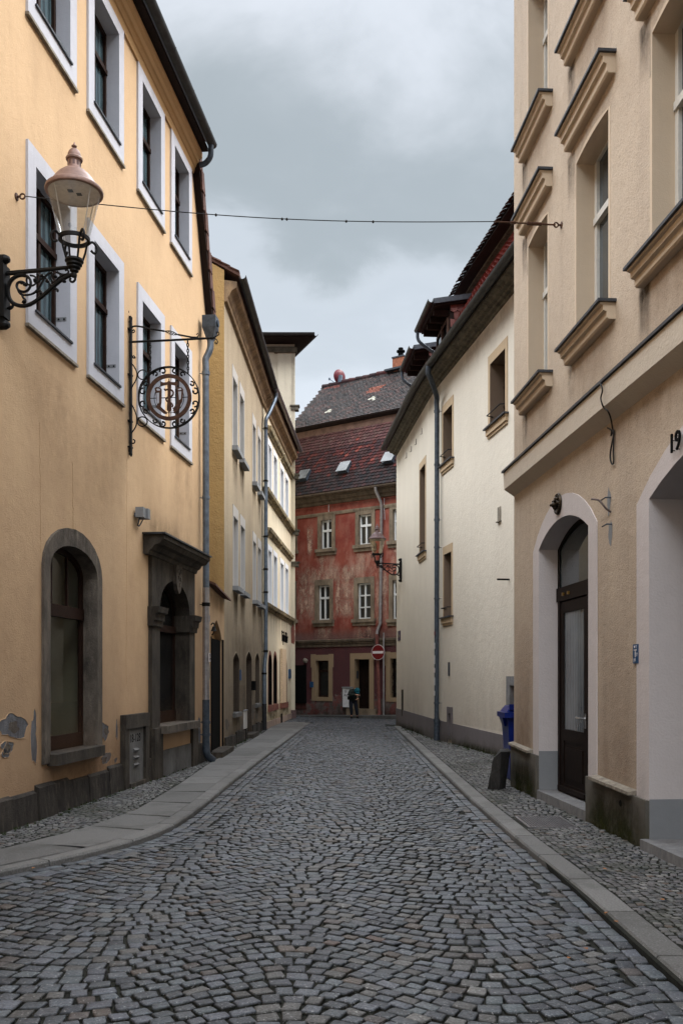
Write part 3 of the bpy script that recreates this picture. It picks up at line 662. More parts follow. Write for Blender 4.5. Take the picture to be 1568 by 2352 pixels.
rl = lambda o: 10.46 + (.36 - o) * .565
m = MB(); m.hexa([WB.pt(-.03, rl(.34), .34), WB.pt(WB.L, rl(.34), .34), WB.pt(WB.L, rl(-4), -4), WB.pt(-.03, rl(-4), -4)] + [WB.pt(-.03, rl(.34) + .09, .34), WB.pt(WB.L, rl(.34) + .09, .34), WB.pt(WB.L, rl(-4) + .09, -4), WB.pt(-.03, rl(-4) + .09, -4)])
m.hexa([WB.pt(-.12, rl(-4), -4.002), WB.pt(WB.L, rl(-4), -4.002), WB.pt(WB.L, 10.3, -8), WB.pt(-.12, 10.3, -8), WB.pt(-.12, rl(-4) + .09, -4.002), WB.pt(WB.L, rl(-4) + .09, -4.002), WB.pt(WB.L, 10.4, -8), WB.pt(-.12, 10.4, -8)])
RB = m.build('roof', M['roofbrown'], TB)
m = MB(); r = random.Random(2)
for k in range(16):
    o = .34 - k * .2; z = rl(o) + .08; m.hexa([WB.pt(-.06 + r.uniform(-.02, .02), z, o), WB.pt(.1, z, o), WB.pt(.1, z + .12, o - .24), WB.pt(-.05, z + .12, o - .24), WB.pt(-.06, z + .035, o), WB.pt(.1, z + .035, o), WB.pt(.1, z + .15, o - .24), WB.pt(-.05, z + .15, o - .24)])
m.build('verge_tile', M['roofbrown'], RB)
m = MB(); r = random.Random(11); x = 0.0
dl = [h for h in holes[-2:-1]][0]
while x < WB.L - .1:
    w = r.uniform(.3, .6); x1 = min(x + w, WB.L); d0, d1 = dl[0][0] - .03, dl[1][0] + .03
    if x < d0 < x1: x1 = d0
    if d0 - .01 <= x < d1: x = d1; x1 = x + w
    m.wbox(WB, x + .01, min(x1, WB.L) - .01, -.1, .25 + r.uniform(-.03, .05), 0, .03 + r.uniform(0, .02)); x = x1
m.build('plinth', M['plinth'], TB)
a0, a1 = aw(WB, 558.5, 563.7)
m = MB(); m.wbox(WB, a0, a1, .28, .74, 0, .05); mbx = m.build('meter_box', M['bstone'], TB); m = MB(); m.wbox(WB, a0 - .02, a1 + .02, .74, .76, -.0, .07); m.build('lid', M['greycem'], mbx)
a, b = WB.px(*q('bb', 766, 1320)); m = MB(); m.wbox(WB, a - .12, a + .12, b - .13, b + .13, 0, .10); m.build('letter_box', M['black'], TB)
a, b = WB.px(*q('bb', 605, 1175)); m = MB(); m.wbox(WB, a - .06, a + .06, b - .14, b + .13, 0, .03); m.build('house_plate', M['signblue'], TB)
for k, (x, y, rx, rz) in enumerate(((782, 1640, .35, .35), (430, 1860, .25, .25), (625, 1890, .2, .15), (830, 1660, .4, .3))):
    a, b = WB.px(*q('bb', x, y)); m = MB(); pts = blob(a, b, rx, rz * .6, 20, .35, k + 30); m.poly(WB, pts, .005); m.build('peeled_patch', M['darkstone'], TB)
# downpipe between B and C
db = WB.L - .05
m = MB(); m.tube(smooth_path([WB.pt(db + .35, 10.40, .40), WB.pt(db + .35, 10.22, .38), WB.pt(db + .1, 9.72, .22), WB.pt(db - .02, 9.48, .13), WB.pt(db - .02, 9.3, .12)], 6), .06, 14); DB = m.build('downpipe_bend', M['zinc'], TB, smooth=True)
downpipe(WB, TB, [(db - .02, 9.35, .12), (db - .02, 2.35, .12), (db - .06, 2.1, .10), (db - .12, 1.95, .09), (db - .12, .80, .09)], .062, M['zinc'], ((9.2, .06), (7.6, .06), (5.9, .06), (4.9, .06), (4.2, .06), (2.4, .07), (1.72, .06)), bmat=M['iron'])
downpipe(WB, TB, [(db - .12, .80, .09), (db - .12, .0, .09)], .072, M['blackpipe'], ())

# ================================================================ HOUSE C cream yellow
WC = wall((-2.398, 28.02), (-1.980, 35.9), (0, 32))
TC = thing('cream_corner_house', 'cream yellow house with brick arched windows and black lettering near the street corner', 'house', (-2.2, 32, 0))
holes = []
for row, (b0, b1, prs) in enumerate(((3.93, 5.68, ((688, 715), (735, 762), (793, 818), (835, 857))), (7.46, 9.05, ((688, 715), (735, 762), (793, 818), (835, 857))))):
    for i, (xl, xr) in enumerate(prs):
        a0, a1 = aw(WC, q('z6', xl, 0)[0], q('z6', xr, 0)[0])
        ob, h = window(WC, TC, a0, a1, b0, b1, 0, band=(.13, .17, 0), proud=.02, depth=.26, msur=M['ctrim'], frame=M['whiteframe'], fw=.05, mull=(.5,), trans=((.66, .06),), pane=M['glassA'],
                       label='white trimmed window of the cream house, ' + ('upper' if row else 'lower') + ' row')
        holes.append(h)
for (xl, xr, b0, bs, ri) in ((130, 182, .70, 1.95, .40), (210, 262, .70, 1.95, .42), (374, 416, .68, 1.9, .42)):
    a0, a1 = aw(WC, q('cc', xl, 0)[0], q('cc', xr, 0)[0])
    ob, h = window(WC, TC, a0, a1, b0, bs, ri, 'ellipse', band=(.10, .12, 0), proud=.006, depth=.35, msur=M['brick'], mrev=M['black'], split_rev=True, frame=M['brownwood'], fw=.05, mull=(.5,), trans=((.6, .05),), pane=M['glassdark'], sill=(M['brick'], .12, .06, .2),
                   label='arched ground floor window with red brick edging'); holes.append(h)
m = MB(); m.poly(WC, [(0, -.2), (WC.L, -.2), (WC.L, 10.3), (0, 10.3)], 0, holes); m.quad((-9, 28.1, 0), (-2.4, 28.1, 0), (-2.4, 28.1, 10.3), (-9, 28.1, 10.3)); m.quad((-9, 28.1, 0), (-9, 36, 0), (-9, 36, 10.3), (-9, 28.1, 10.3)); m.build('wall', M['cwall'], TC)
pC = [(-2.398, 28.02), (-1.980, 35.9), ]
a0, a1 = aw(WC, q('cc', 308, 0)[0], q('cc', 370, 0)[0])
m = MB(); m.wbox(WC, a0, a1, .70, 2.62, .02, .10); m.build('boarded_window', M['osb'], TC)
m = MB(); m.wbox(WC, a0, a1, .50, .70, 0, .07); m.build('sill', M['brick'], TC)
m = MB(); m.sweep(pC, [(0, 3.70), (.05, 3.70), (.07, 3.78), (.14, 3.80), (.17, 3.90), (.0, 3.92)], (0, 32)); m.wbox(WC, WC.L - .02, WC.L + .12, 3.7, 3.9, -.3, .17); m.build('sill_course', M['stained'], TC)
m = MB(); m.sweep(pC, [(0, 7.22), (.05, 7.22), (.08, 7.32), (.16, 7.34), (.18, 7.44), (.0, 7.45)], (0, 32)); m.build('sill_course', M['stained'], TC)
for b, lst in ((6.12, ((611.9, 641), (641.8, 666.4))), (9.35, ((612.6, 643), (644.5, 668)))):
    for xl, xr in lst:
        a0, a1 = aw(WC, xl, xr); m = MB(); m.sweep([tuple(WC.pt(a0 + .02, 0)[:2]), tuple(WC.pt(a1, 0)[:2])], [(0, b), (.05, b), (.07, b + .08), (.13, b + .10), (.15, b + .2), (0, b + .22)], (0, 32)); m.build('hood_mould', M['stained'], TC)
m = MB(); m.sweep(pC, [(0, 9.92), (.05, 9.93), (.07, 10.02), (.14, 10.12), (.22, 10.17), (.25, 10.2), (.27, 10.36), (0, 10.4)], (0, 32)); m.build('cornice', M['cornice_b'], TC)
gutter(pC, (0, 32), .38, 10.50, .08, M['zincl'], TC, .9)
slab_roof(WC, 0, WC.L, .3, 10.45, -3.0, 12.2, .08, M['roofbrown'], TC)
m = MB(); m.wbox(WC, 0, WC.L, -.1, .20, 0, .035); m.build('plinth', M['pinkplinth'], TC)
a0, a1 = aw(WC, q('cc', 300, 0)[0], q('cc', 326, 0)[0]); m = MB(); m.wbox(WC, a0 + .2, a1, .0, .32, .036, .06); m.build('plinth_slot', M['black'], TC)
a, b = WC.px(*q('cc', 372, 785)); L = text_mesh('Töpfer-Keller', WC, a + .1, b, .03, .55, M['black'], TC, extrude=.012, sx=.62)
a, b = WC.px(*q('cc', 457, 1355)); m = MB(); m.wbox(WC, a - .25, a + .25, b - .18, b + .18, 0, .06); m.build('notice_box', M['signblue'], TC)
for k, (x, y, rx, rz) in enumerate(((170, 2010, .15, .25), (215, 2000, .3, .12), (380, 1900, .2, .2), (430, 1850, .3, .3), (260, 1900, .05, .5), (350, 1930, .1, .2))):
    a, b = WC.px(*q('cc', x, y)); m = MB(); pts = blob(a, b, rx, rz * .6, 20, .45, k + 60); m.poly(WC, pts, .004); m.build('peeled_patch', M['stained'], TC)
a, b = WC.px(*q('cc', 105, 920)); WS = thing('round_wall_sign', 'round black sign flat on the cream yellow wall just beside the downpipe', 'sign', WC.pt(.2, b))
m = MB(); m.lathe(WC.pt(.30, b, .01), [(0, 0), (.19, 0), (.21, .03), (.19, .06), (0, .07)], 24, WC.N); m.build('sign_disc', M['black'], WS)
# tower block D on the corner
TD = thing('tall_cream_tower_house', 'tall pale cream house with a wide overhanging roof rising behind the corner', 'house', (-1.9, 36, 0))
WD = wall((-8, 36.0), (-1.844, 36.0), (-3, 30)); LD = WD.L
WDr = wall((-1.844, 36.0), (-5.6, 43.9), (3, 40))
m = MB(); m.poly(WD, [(0, 0), (LD, 0), (LD, 14.75), (0, 14.75)], 0); m.poly(WDr, [(0, 0), (WDr.L, 0), (WDr.L, 14.75), (0, 14.75)], 0); m.quad((-8, 36, 0), (-8, 43.9, 0), (-8, 43.9, 14.75), (-8, 36, 14.75)); m.quad((-8, 43.9, 0), (-5.6, 43.9, 0), (-5.6, 43.9, 14.75), (-8, 43.9, 14.75)); m.build('wall', M['ctower'], TD)
m = MB(); m.wbox(WD, LD - .66, LD + .02, 0.3, 14.45, 0.0, .07); m.build('corner_pilaster', M['ctower'], TD)
m = MB(); m.wbox(WD, LD - .80, LD + .1, 14.35, 14.55, -.02, .16); m.wbox(WD, 0, LD, 14.4, 14.6, -.02, .08); m.build('capital', M['fcornice'], TD)
m = MB(); E0 = [(-8.6, 35.2, 14.72), (-1.03, 35.2, 14.72), (-4.9, 44.6, 14.72), (-8.6, 44.6, 14.72)]; rd = [(-5.6, 38.5, 16.2), (-6.2, 42, 16.2)]
m.add([Vector(v) for v in E0] + [Vector(v) + UP * .14 for v in E0] + [Vector(v) for v in rd], [(3, 2, 1, 0), (0, 1, 5, 4), (1, 2, 6, 5), (2, 3, 7, 6), (3, 0, 4, 7), (4, 5, 8), (5, 6, 9, 8), (6, 7, 9), (7, 4, 8, 9)]); RD = m.build('roof', M['timber'], TD)
m = MB(); m.sweep([(-8.6, 35.2), (-1.03, 35.2)], gutter_prof(.09, 14.84, .06), (-3, 30)); m.sweep([(-1.03, 35.2), (-4.9, 44.6)], gutter_prof(.09, 14.84, .06), (3, 40)); m.build('gutter', M['gutter'], RD, smooth=True)
for b in (12.25, 9.55, 7.35, 6.1, ):
    m = MB(); m.wbox(WD, LD - .14, LD + .16, b - .14, b, -.2, .12); m.wbox(WD, LD - .18, LD + .2, b, b + .05, -.2, .15); m.build('ledge', M['fcornice'], TD)
m = MB(); m.wbox(WD, LD - .3, LD + .06, 0, .32, .0, .16); m.build('plinth', M['violetstone'], TD)
a, b = LD - .06, 2.95
m = MB(); m.poly(WD, blob(a, b + .4, .1, .36, 16, .2, 5), .072); m.build('peeled_patch', M['brick'], TD)

# weather stains on the left-hand houses
for row, (b0, tp) in enumerate(((5.49, 1), (8.92, 1))):
    for i, (xl, xr) in enumerate(W1):
        a0, a1 = aw(WA, xl, xr); stain(WA, TA, a0 - .25, a1 + .3, b0 - .01, b0 - (1.5 if row == 0 else .9), 'dirtb', .16 if row == 0 else .12)
for (x0, x1, y0, y1, k) in ((380, 478, 900, 1240, .12), (40, 300, 900, 1200, .1)):
    a0, a1 = aw(WA, x0, x1); xm = (x0 + x1) / 2; bt = WA.px(xm, y0)[1]; bb = WA.px(xm, y1)[1]; stain(WA, TA, a0, a1, bt, bb, 'dirtb', k, .0025, 'blob')
a0, a1 = aw(WA, 0, 475); stain(WA, TA, a0, a1, 1.3, .3, 'dirtb', .5, .002, 'rise', 12)
stain(WA, TA, ca0 - .2, ca1 + .1, 3.80 + .55, 3.80, 'dirt', .5, .002, 'rise')
for row, (b0, xs) in enumerate(((3.64, ((535.9, 545.8), (552.3, 561.6), (581, 587.4), (592.3, 599.2))), (6.93, ((534.5, 544.2), (550.7, 559.8), (580.2, 586.5), (592.2, 598))))):
    for xl, xr in xs: a0, a1 = aw(WB, xl, xr); stain(WB, TB, a0 - .1, a1 + .15, b0, b0 - .9, 'dirt', .9)
stain(WB, TB, 0, WB.L, 1.4, .1, 'dirt', .7, .004, 'rise', 12); stain(WB, TB, .2, WB.L - .2, 3.0, .6, 'dirt', .35, .0035, 'blob', 12)
stain(WC, TC, 0, WC.L, 3.70, 2.9, 'dirt', .55, .003); stain(WC, TC, 0, WC.L, 7.22, 6.7, 'dirt', .3, .003); stain(WC, TC, 0, WC.L, .9, .15, 'dirt', .6, .003, 'rise', 12)
stain(WD, TD, LD - .14, LD, 14.4, 9.0, 'dirt', .3, .074); stain(WG, TG, 0, WG.L, 3.3, 2.5, 'dirt', .4, .003)
stain(WBg, TB, Lg - 2, Lg, 5.0, 3.4, 'dirt', .6, .003, 'rise')
# ================================================================ HOUSE E red house closing the street
WE = wall((-3.5, 39.87), (12.0, 28.98), (0, 20))
TE = thing('red_house', 'red house with peeling paint and a mansard tile roof closing the end of the street', 'house', (0, 37.5, 0))
def red_mat():
    m, nt, b = new_mat('peeling_red_render')
    z = zpos(nt)[2]
    up = (.25, .066, .045); lo = (.072, .031, .034); pale = (.38, .21, .16); grey = (.17, .13, .12)
    c = mixc(nt, rampf(nt, noise(nt, 1.3, 6, .65), .38, .65), up, (.17, .036, .026))
    # pale washed band between the two window rows and streaks
    band = math_(nt, 'MULTIPLY', rampf(nt, math_(nt, 'ABSOLUTE', math_(nt, 'SUBTRACT', z, 5.25)), .3, 1.9, 1, 0), 1.0)
    n = noise(nt, 2.2, 8, .72, (1, 1, .55)); st = noise(nt, 5.5, 6, .7, (1, 1, .08))
    f = math_(nt, 'MULTIPLY', rampf(nt, math_(nt, 'ADD', n, math_(nt, 'MULTIPLY', st, .22)), .57, .72), math_(nt, 'ADD', band, .22))
    c = mixc(nt, math_(nt, 'MULTIPLY', f, .85), c, pale)
    c = mixc(nt, math_(nt, 'MULTIPLY', rampf(nt, math_(nt, 'ADD', z, rampf(nt, noise(nt, 2.5, 5, .7), .3, .7, -.15, .15)), 3.25, 3.65, 1, 0), .6), c, grey)
    c = mixc(nt, rampf(nt, z, 3.13, 3.16, 1, 0), c, mixc(nt, rampf(nt, noise(nt, 1.5, 6, .6), .35, .65), lo, (.095, .034, .036)))
    e = math_(nt, 'SUBTRACT', z, rampf(nt, noise(nt, 1.6, 7, .68), .28, .72, .1, 1.7))
    foot = rampf(nt, e, -.02, .02, 1, 0); g2 = mixc(nt, rampf(nt, noise(nt, 3, 7, .7), .4, .6), grey, (.085, .08, .07))
    c = mixc(nt, math_(nt, 'MULTIPLY', foot, .9), c, mixc(nt, rampf(nt, noise(nt, 2.1, 7, .7, loc=(4, 1, 2)), .50, .56), g2, (.16, .06, .055)))
    nt.links.new(c, b.inputs['Base Color']); b.inputs['Roughness'].default_value = .92; b.inputs['Specular IOR Level'].default_value = .2
    bump(nt, b, math_(nt, 'ADD', noise(nt, 40, 4, .7), math_(nt, 'MULTIPLY', n, 3.0)), .6, .02); return m
M['redwall'] = red_mat()
M['esur'] = stone_mat('tan_sandstone_surround', (.25, .195, .135), (.11, .085, .06), 3, .5, (.34, .28, .20))
M['esur2'] = stucco('ochre_painted_surround', (.27, .195, .12), (.20, .14, .085), 50, .3)
M['egut'] = simple('weathered_gutter_brown', (.14, .11, .085), .6, .2, .3, 8)
def ez(x, y): return WE.px(*q('r2', x, y))
holes = []
WIN = [  # opening left, right, top(x,y), bottom(x,y), outer pad, frame, label
    (-30, 66, (66, 245), (66, 505), 'M', 'window with half hidden pale surround'),
    (332, 440, (332, 207), (345, 490), 'a', 'weathered white framed window, upper left'),
    (708, 832, (708, 150), (722, 448), 'a', 'weathered white framed window, upper middle'),
    (1046, 1160, (1046, 95), (1055, 408), 'a', 'window half hidden by the cream house, upper row'),
    (-36, 58, (58, 860), (58, 1190), 'M', 'half hidden window, middle row'),
    (305, 418, (305, 850), (320, 1193), 'a', 'weathered white framed window, middle row left'),
    (695, 825, (700, 828), (707, 1182), 'b', 'freshly painted white cross window'),
    (1040, 1150, (1040, 798), (1045, 1182), 'a', 'window half hidden by the cream house, middle row'),
    (280, 409, (285, 1592), (285, 1952), 'g', 'dark ground floor window in ochre surround'),
    (1017, 1140, (1017, 1570), (1017, 1958), 'h', 'ground floor window behind a curly iron grille')]
for (xl, xr, t, bt, k, lb) in WIN:
    a0 = ez(xl, 500)[0]; a1 = ez(xr, 500)[0]; b1 = ez(*t)[1]; b0 = ez(*bt)[1]; gr = k in 'gh'
    ob, h = window(WE, TE, a0, a1, b0, b1, 0, band=(.17 if not gr else .19, .24 if not gr else .24, .0 if not gr else .16), proud=.035, depth=.13 if not gr else .25,
                   msur=M['esur'] if not gr else M['esur2'], frame=M['whiteframe'] if not gr else M['brownwood'], fw=.065, mull=(.5,) if not gr else (), trans=((.64, .09),) if k != 'b' and not gr else (((.33, .05), (.66, .05)) if k == 'b' else ((.72, .08),)),
                   pane=M['glassdark'], sill=None if gr else (M['esur'], .24, .14, .13), label=lb); holes.append(h)
    if gr:
        m = MB()
        for s0, s1 in ((a0 - .24, a0 - .19), (a1 + .19, a1 + .24)): m.wbox(WE, s0, s1, b1 - .28, b1 + .25, -.004, .034)
        m.wbox(WE, a0 - .24, a0, b1 + .24, b1 + .27, -.004, .034); m.wbox(WE, a1, a1 + .24, b1 + .24, b1 + .27, -.004, .034); m.build('surround_ear', M['esur2'], ob)
    if k == 'h':
        m = MB()
        for i in range(5):
            a = a0 + (a1 - a0) * (i + .5) / 5; m.tube([WE.pt(a + .03 * math.sin(j * .9), b0 + (b1 - b0) * j / 24, -.12 + .02 * math.cos(j * .9)) for j in range(25)], .014, 5)
        for j in range(4): m.tube([WE.pt(a0, b0 + (b1 - b0) * (j + .5) / 4, -.12), WE.pt(a1, b0 + (b1 - b0) * (j + .5) / 4, -.12)], .012, 5)
        m.build('window_grille', M['iron'], ob)
    if k == 'M' or gr: continue
    m = MB(); m.wbox(WE, a0 - .22, a1 + .22, b0 - .26, b0 - .132, -.004, .07); m.build('sill_course', M['esur'], ob)
# door
a0 = ez(665, 0)[0]; a1 = ez(812, 0)[0]; b1 = ez(665, 1578)[1]; b0 = ez(740, 2070)[1]
ob, h = window(WE, TE, a0, a1, b0, b1, 0, band=(.21, .24, 0), proud=.035, depth=.36, msur=M['esur2'], frame=M['doorwood'], fw=.08, mull=(), trans=((.82, .1),), pane=M['doorwood'], name='door', label='dark panelled entrance door in an ochre surround'); holes.append(h)
m = MB(); m.wbox(WE, a0 - .3, a1 + .4, b0 - .3, b0 + .004, -.34, .18); m.build('step', M['esur'], ob)
m = MB()
for (u0, u1, v0, v1) in ((.14, .46, .08, .42), (.54, .86, .08, .42), (.14, .46, .48, .78), (.54, .86, .48, .78)): m.wbox(WE, a0 + (a1 - a0) * u0, a0 + (a1 - a0) * u1, b0 + (b1 - b0) * v0, b0 + (b1 - b0) * v1, -.345, -.32)
m.build('door_panel', M['doorwood'], ob)
m = MB(); m.wbox(WE, a0 + .001, a0 + .02, 1.55, 1.86, -.24, -.12); m.build('bell_plate', M['lead'], ob)
m = MB(); m.poly(WE, [(0, -.3), (WE.L, -.3), (WE.L, 9.1), (0, 9.1)], 0, holes); m.build('wall', M['redwall'], TE)
body(WE, 9, 9.1, M['redwall'], TE)
pE = [tuple(WE.pt(0, 0)[:2]), tuple(WE.pt(WE.L, 0)[:2])]; sd = (0, 20)
gap = WE.a(*[q('r2', 893, 0)[0]])
for (u0, u1) in ((0, gap - .14), (gap + .14, WE.L)):
    m = MB(); m.sweep([tuple(WE.pt(u0, 0)[:2]), tuple(WE.pt(u1, 0)[:2])], [(0, 2.86), (.05, 2.86), (.06, 2.95), (.09, 2.98), (.10, 3.04), (.14, 3.06), (.15, 3.14), (0, 3.17)], sd); m.build('string_course', M['esurd'], TE)
m = MB(); m.sweep(pE, [(0, 8.30), (.04, 8.30), (.06, 8.38), (.06, 8.42), (0, 8.44)], sd); m.build('string_course', M['esur'], TE)
m = MB(); m.sweep(pE, [(0, 8.74), (.06, 8.76), (.10, 8.86), (.18, 8.90), (.24, 9.02), (.30, 9.04), (.30, 9.10), (0, 9.12)], sd); m.build('cornice', M['esurd'], TE)
gutter(pE, sd, .38, 9.16, .08, M['egut'], TE, 1.1)
# mansard
def slope(W, o0, z0, o1, z1): # plane through the eave line
    V = (W.N * (o1 - o0) + UP * (z1 - z0)); return Plane(W.pt(0, z0, o0), W.U, V, W.N * (z1 - z0) + UP * (o0 - o1)), V.length
PL, hL = slope(WE, .36, 9.2, -1.25, 12.1); PU, hU = slope(WE, -1.08, 12.52, -4.1, 15.25)
pal1 = [(.060, .024, .024), (.078, .024, .023), (.042, .021, .023), (.095, .028, .024), (.05, .027, .027), (.033, .021, .023)]
pald = [(.022, .020, .022), (.032, .023, .024), (.026, .024, .025), (.038, .025, .025), (.046, .024, .024)]
def colL(a, b):
    t = b / hL
    if random.random() < .03 and .25 < t < .85: return (.17, .045, .035)
    if t < .28 + random.uniform(-.1, .1): return random.choice(pald)
    if t > .72: return random.choice([(.10, .045, .042), (.085, .04, .04), (.09, .05, .045)])
    return random.choice(pal1)
tiles(PL, WE.L, hL, .19, .16, pal1, name='lower_roof', par=TE, colf=colL, lift=.03)
xu0 = WE.a(622)
marks = []
for (x0, y0, x1, y1, c) in ((915, 962, 1025, 1020, (.42, .41, .34)), (425, 1112, 515, 1160, (.36, .35, .29)), (880, 835, 1110, 935, (.18, .062, .042)), (400, 832, 600, 900, (.15, .05, .04)), (790, 965, 900, 992, (.17, .06, .04)), (1090, 640, 1180, 700, (.14, .045, .038)), (150, 1200, 190, 1215, (.3, .08, .06)), (230, 1110, 260, 1130, (.24, .07, .06))):
    A = PU.px(*q('r1', x0, y1)); B = PU.px(*q('r1', x1, y0)); marks.append((min(A[0], B[0]), max(A[0], B[0]), min(A[1], B[1]), max(A[1], B[1]), c))
palu = [(.038, .035, .034), (.048, .040, .038), (.030, .028, .029), (.058, .043, .040), (.042, .037, .037), (.066, .043, .040)]
def colU(a, b):
    for (p, r_, s_, t_, c) in marks:
        if p < a < r_ and s_ < b < t_ and (random.random() < .82): return c
    return random.choice(palu)
hipa = PU.px(*q('r1', 400, 860))[0]
tiles(PU, WE.L, hU, .18, .145, palu, name='upper_roof', par=TE, colf=colU, lift=.020, clip=lambda a, b: a > xu0 + (hipa - xu0) * b / hU)
m = MB(); P0 = lambda a, o, z: WE.pt(a, z, o)
m.quad(P0(xu0, -1.1, 12.5), P0(xu0, -7, 12.5), P0(hipa, -4.1, 15.2), P0(hipa, -4.1, 15.2)); m.quad(P0(xu0, -7, 12.5), P0(WE.L, -7, 12.5), P0(WE.L, -4.1, 15.2), P0(hipa, -4.1, 15.2))
m.quad(P0(xu0, -1.1, 12.49), P0(WE.L, -1.1, 12.49), P0(WE.L, -4.1, 15.2), P0(hipa, -4.1, 15.2)); m.quad(P0(0, .34, 9.16), P0(WE.L, .34, 9.16), P0(WE.L, -1.26, 12.08), P0(xu0, -1.26, 12.08))
m.quad(P0(0, .34, 9.16), P0(0, -8, 9.16), P0(xu0, -7, 12.1), P0(xu0, -1.26, 12.1)); m.build('roof_deck', M['roofbrown'], TE)
m = MB(); pu = [tuple(WE.pt(xu0, 0)[:2]), tuple(WE.pt(WE.L, 0)[:2])]; m.sweep(pu, [(-1.40, 12.02), (-1.22, 12.06), (-1.20, 12.36), (-1.40, 12.36)], sd); m.build('plaster_band', M['brick'] if 0 else simple('dusty_band', (.14, .085, .065), .9, 0, .3, 4, .5), TE)
m = MB(); m.sweep(pu, [(-1.3, 12.36), (-1.10, 12.38), (-1.02, 12.46), (-1.0, 12.52), (-1.3, 12.58)], sd); m.build('eaves_board', M['timber'], TE)
m = MB(); x = hipa; r = random.Random(4)   # ridge tiles
while x < WE.L - .4:
    m.tube([WE.pt(x, 15.26 + r.uniform(-.01, .02), -4.1), WE.pt(x + .42, 15.26 + r.uniform(-.01, .02), -4.1)], [.13, .10], 10, col=random.choice(pal1)); x += .38
m.build('ridge_tile', M['tile'], TE)
for (x0, y0, x1, y1, lb) in ((145, 1845, 250, 1935, 'left'), (607, 1755, 703, 1845, 'middle'), (1120, 1645, 1215, 1735, 'right')):
    A = PL.px(*q('r1', x0 + 28, y1)); B = PL.px(*q('r1', x1 - 28, y0)); ca = (A[0] + B[0]) / 2; w = .24; m = MB(); b0, b1 = A[1] + .0, B[1] - .02
    b1 = max(b1, b0 + .55)
    m.hexa([PL.pt(ca - w, b0, .03), PL.pt(ca + w, b0, .03), PL.pt(ca + w, b1, .03), PL.pt(ca - w, b1, .03), PL.pt(ca - w, b0, .16), PL.pt(ca + w, b0, .16), PL.pt(ca + w, b1, .10), PL.pt(ca - w, b1, .10)]); sk = m.build('skylight', M['zincd'], TE, label='small metal roof hatch, ' + lb + ' of the three')
    m = MB(); m.add([PL.pt(ca - w - .02, b0 - .02, .22), PL.pt(ca + w + .02, b0 - .02, .22), PL.pt(ca + w + .02, b1, .12), PL.pt(ca - w - .02, b1, .12), PL.pt(ca - w - .02, b0 - .02, .25), PL.pt(ca + w + .02, b0 - .02, .25), PL.pt(ca + w + .02, b1, .15), PL.pt(ca - w - .02, b1, .15)], [(3, 2, 1, 0), (4, 5, 6, 7), (0, 1, 5, 4), (1, 2, 6, 5), (2, 3, 7, 6), (3, 0, 4, 7)]); m.build('lid', M['skylight'], sk)
# chimney
ac = WE.a(q('r1', 1283, 0)[0], -4.3)
m = MB(); m.wbox(WE, ac - .22, ac + .34, 14.9, 15.80, -4.6, -4.0); ch = m.build('chimney', M['chimbrick'], TE)
m = MB(); m.wbox(WE, ac - .25, ac + .37, 15.80, 15.86, -4.63, -3.97); m.wbox(WE, ac - .5, ac + .8, 15.22, 15.30, -4.5, -3.75); m.build('chimney_cap', M['lead'], ch)
m = MB(); m.lathe(WE.pt(ac + .06, 15.86, -4.25), [(.12, 0), (.12, .22), (.19, .24), (.19, .30), (.11, .32), (.11, .42), (0, .44)], 14); m.build('chimney_pot', M['black'], ch)
# satellite dish
a, b = Plane(WE.pt(0, 0, -4.1), WE.U, UP, WE.N).px(*q('r1', 598, 728)); DS = thing('satellite_dish', 'dark red satellite dish standing on the ridge of the red house roof', 'satellite dish', WE.pt(a, 15.3, -4.1))
cd = WE.pt(a, b, -4.1); ax = Vector((.5, -.85, -.1)); m = MB(); m.lathe(cd, [(0, -.02), (.2, -.01), (.33, .03), (.40, .08), (.40, .06), (.33, .01), (.2, -.035), (0, -.05)], 28, -ax); m.v = [(cd.x + (v[0] - cd.x) * .78, v[1], cd.z + (v[2] - cd.z) * .80) for v in m.v]; m.build('dish', M['dishred'], DS, smooth=True)
m = MB(); m.tube([WE.pt(a + .05, 15.2, -4.1), WE.pt(a + .05, b + .02, -4.07)], .035, 8); m.tube([WE.pt(a - .25, 15.3, -4.1), WE.pt(a - .55, 15.55, -4.05)], .02, 6); m.wbox(WE, a - .04, a + .14, b - .30, b + .02, -4.12, -3.98); m.lathe(WE.pt(a - .57, 15.50, -4.05), [(0, 0), (.05, .01), (.05, .1), (0, .12)], 10); m.build('dish_arm', M['zinc'], DS)
# downpipe of the red house
pp = [q('r2', 928, -10), q('r2', 928, 30)]; xs = WE.a(q('r2', 930, 0)[0], .1); x2 = WE.a(q('r2', 905, 0)[0], .1); x3 = WE.a(q('r2', 893, 0)[0], .1)
downpipe(WE, TE, [(xs - .1, 9.1, .38), (xs - .1, 8.95, .36), (xs, 8.55, .16), (xs, 8.4, .1), (x2 + .06, 3.75, .1), (x3, 3.45, .14), (x3, 3.3, .16)], .065, M['zincl'], ((7.9, .05), (6.2, .05), (4.5, .05)))
downpipe(WE, TE, [(x3, 3.32, .17), (x3 + .03, 1.9, .12), (x3 + .08, .15, .10), (x3 + .02, .08, .2)], .068, simple('pipe_painted_maroon', (.17, .06, .05), .55, 0, .3, 8), ((1.0, .05), (.8, .05)))
m = MB(); m.tube([WE.pt(x2 + .2, 9.0 - k * .3, .01 + .03 * math.sin(k)) for k in range(1, 5)], .012, 5); m.tube([WE.pt(ez(410, 0)[0], z, .02) for z in (9.0, 8.0, 7.7)], .012, 5); m.build('cable', M['white'], TE)
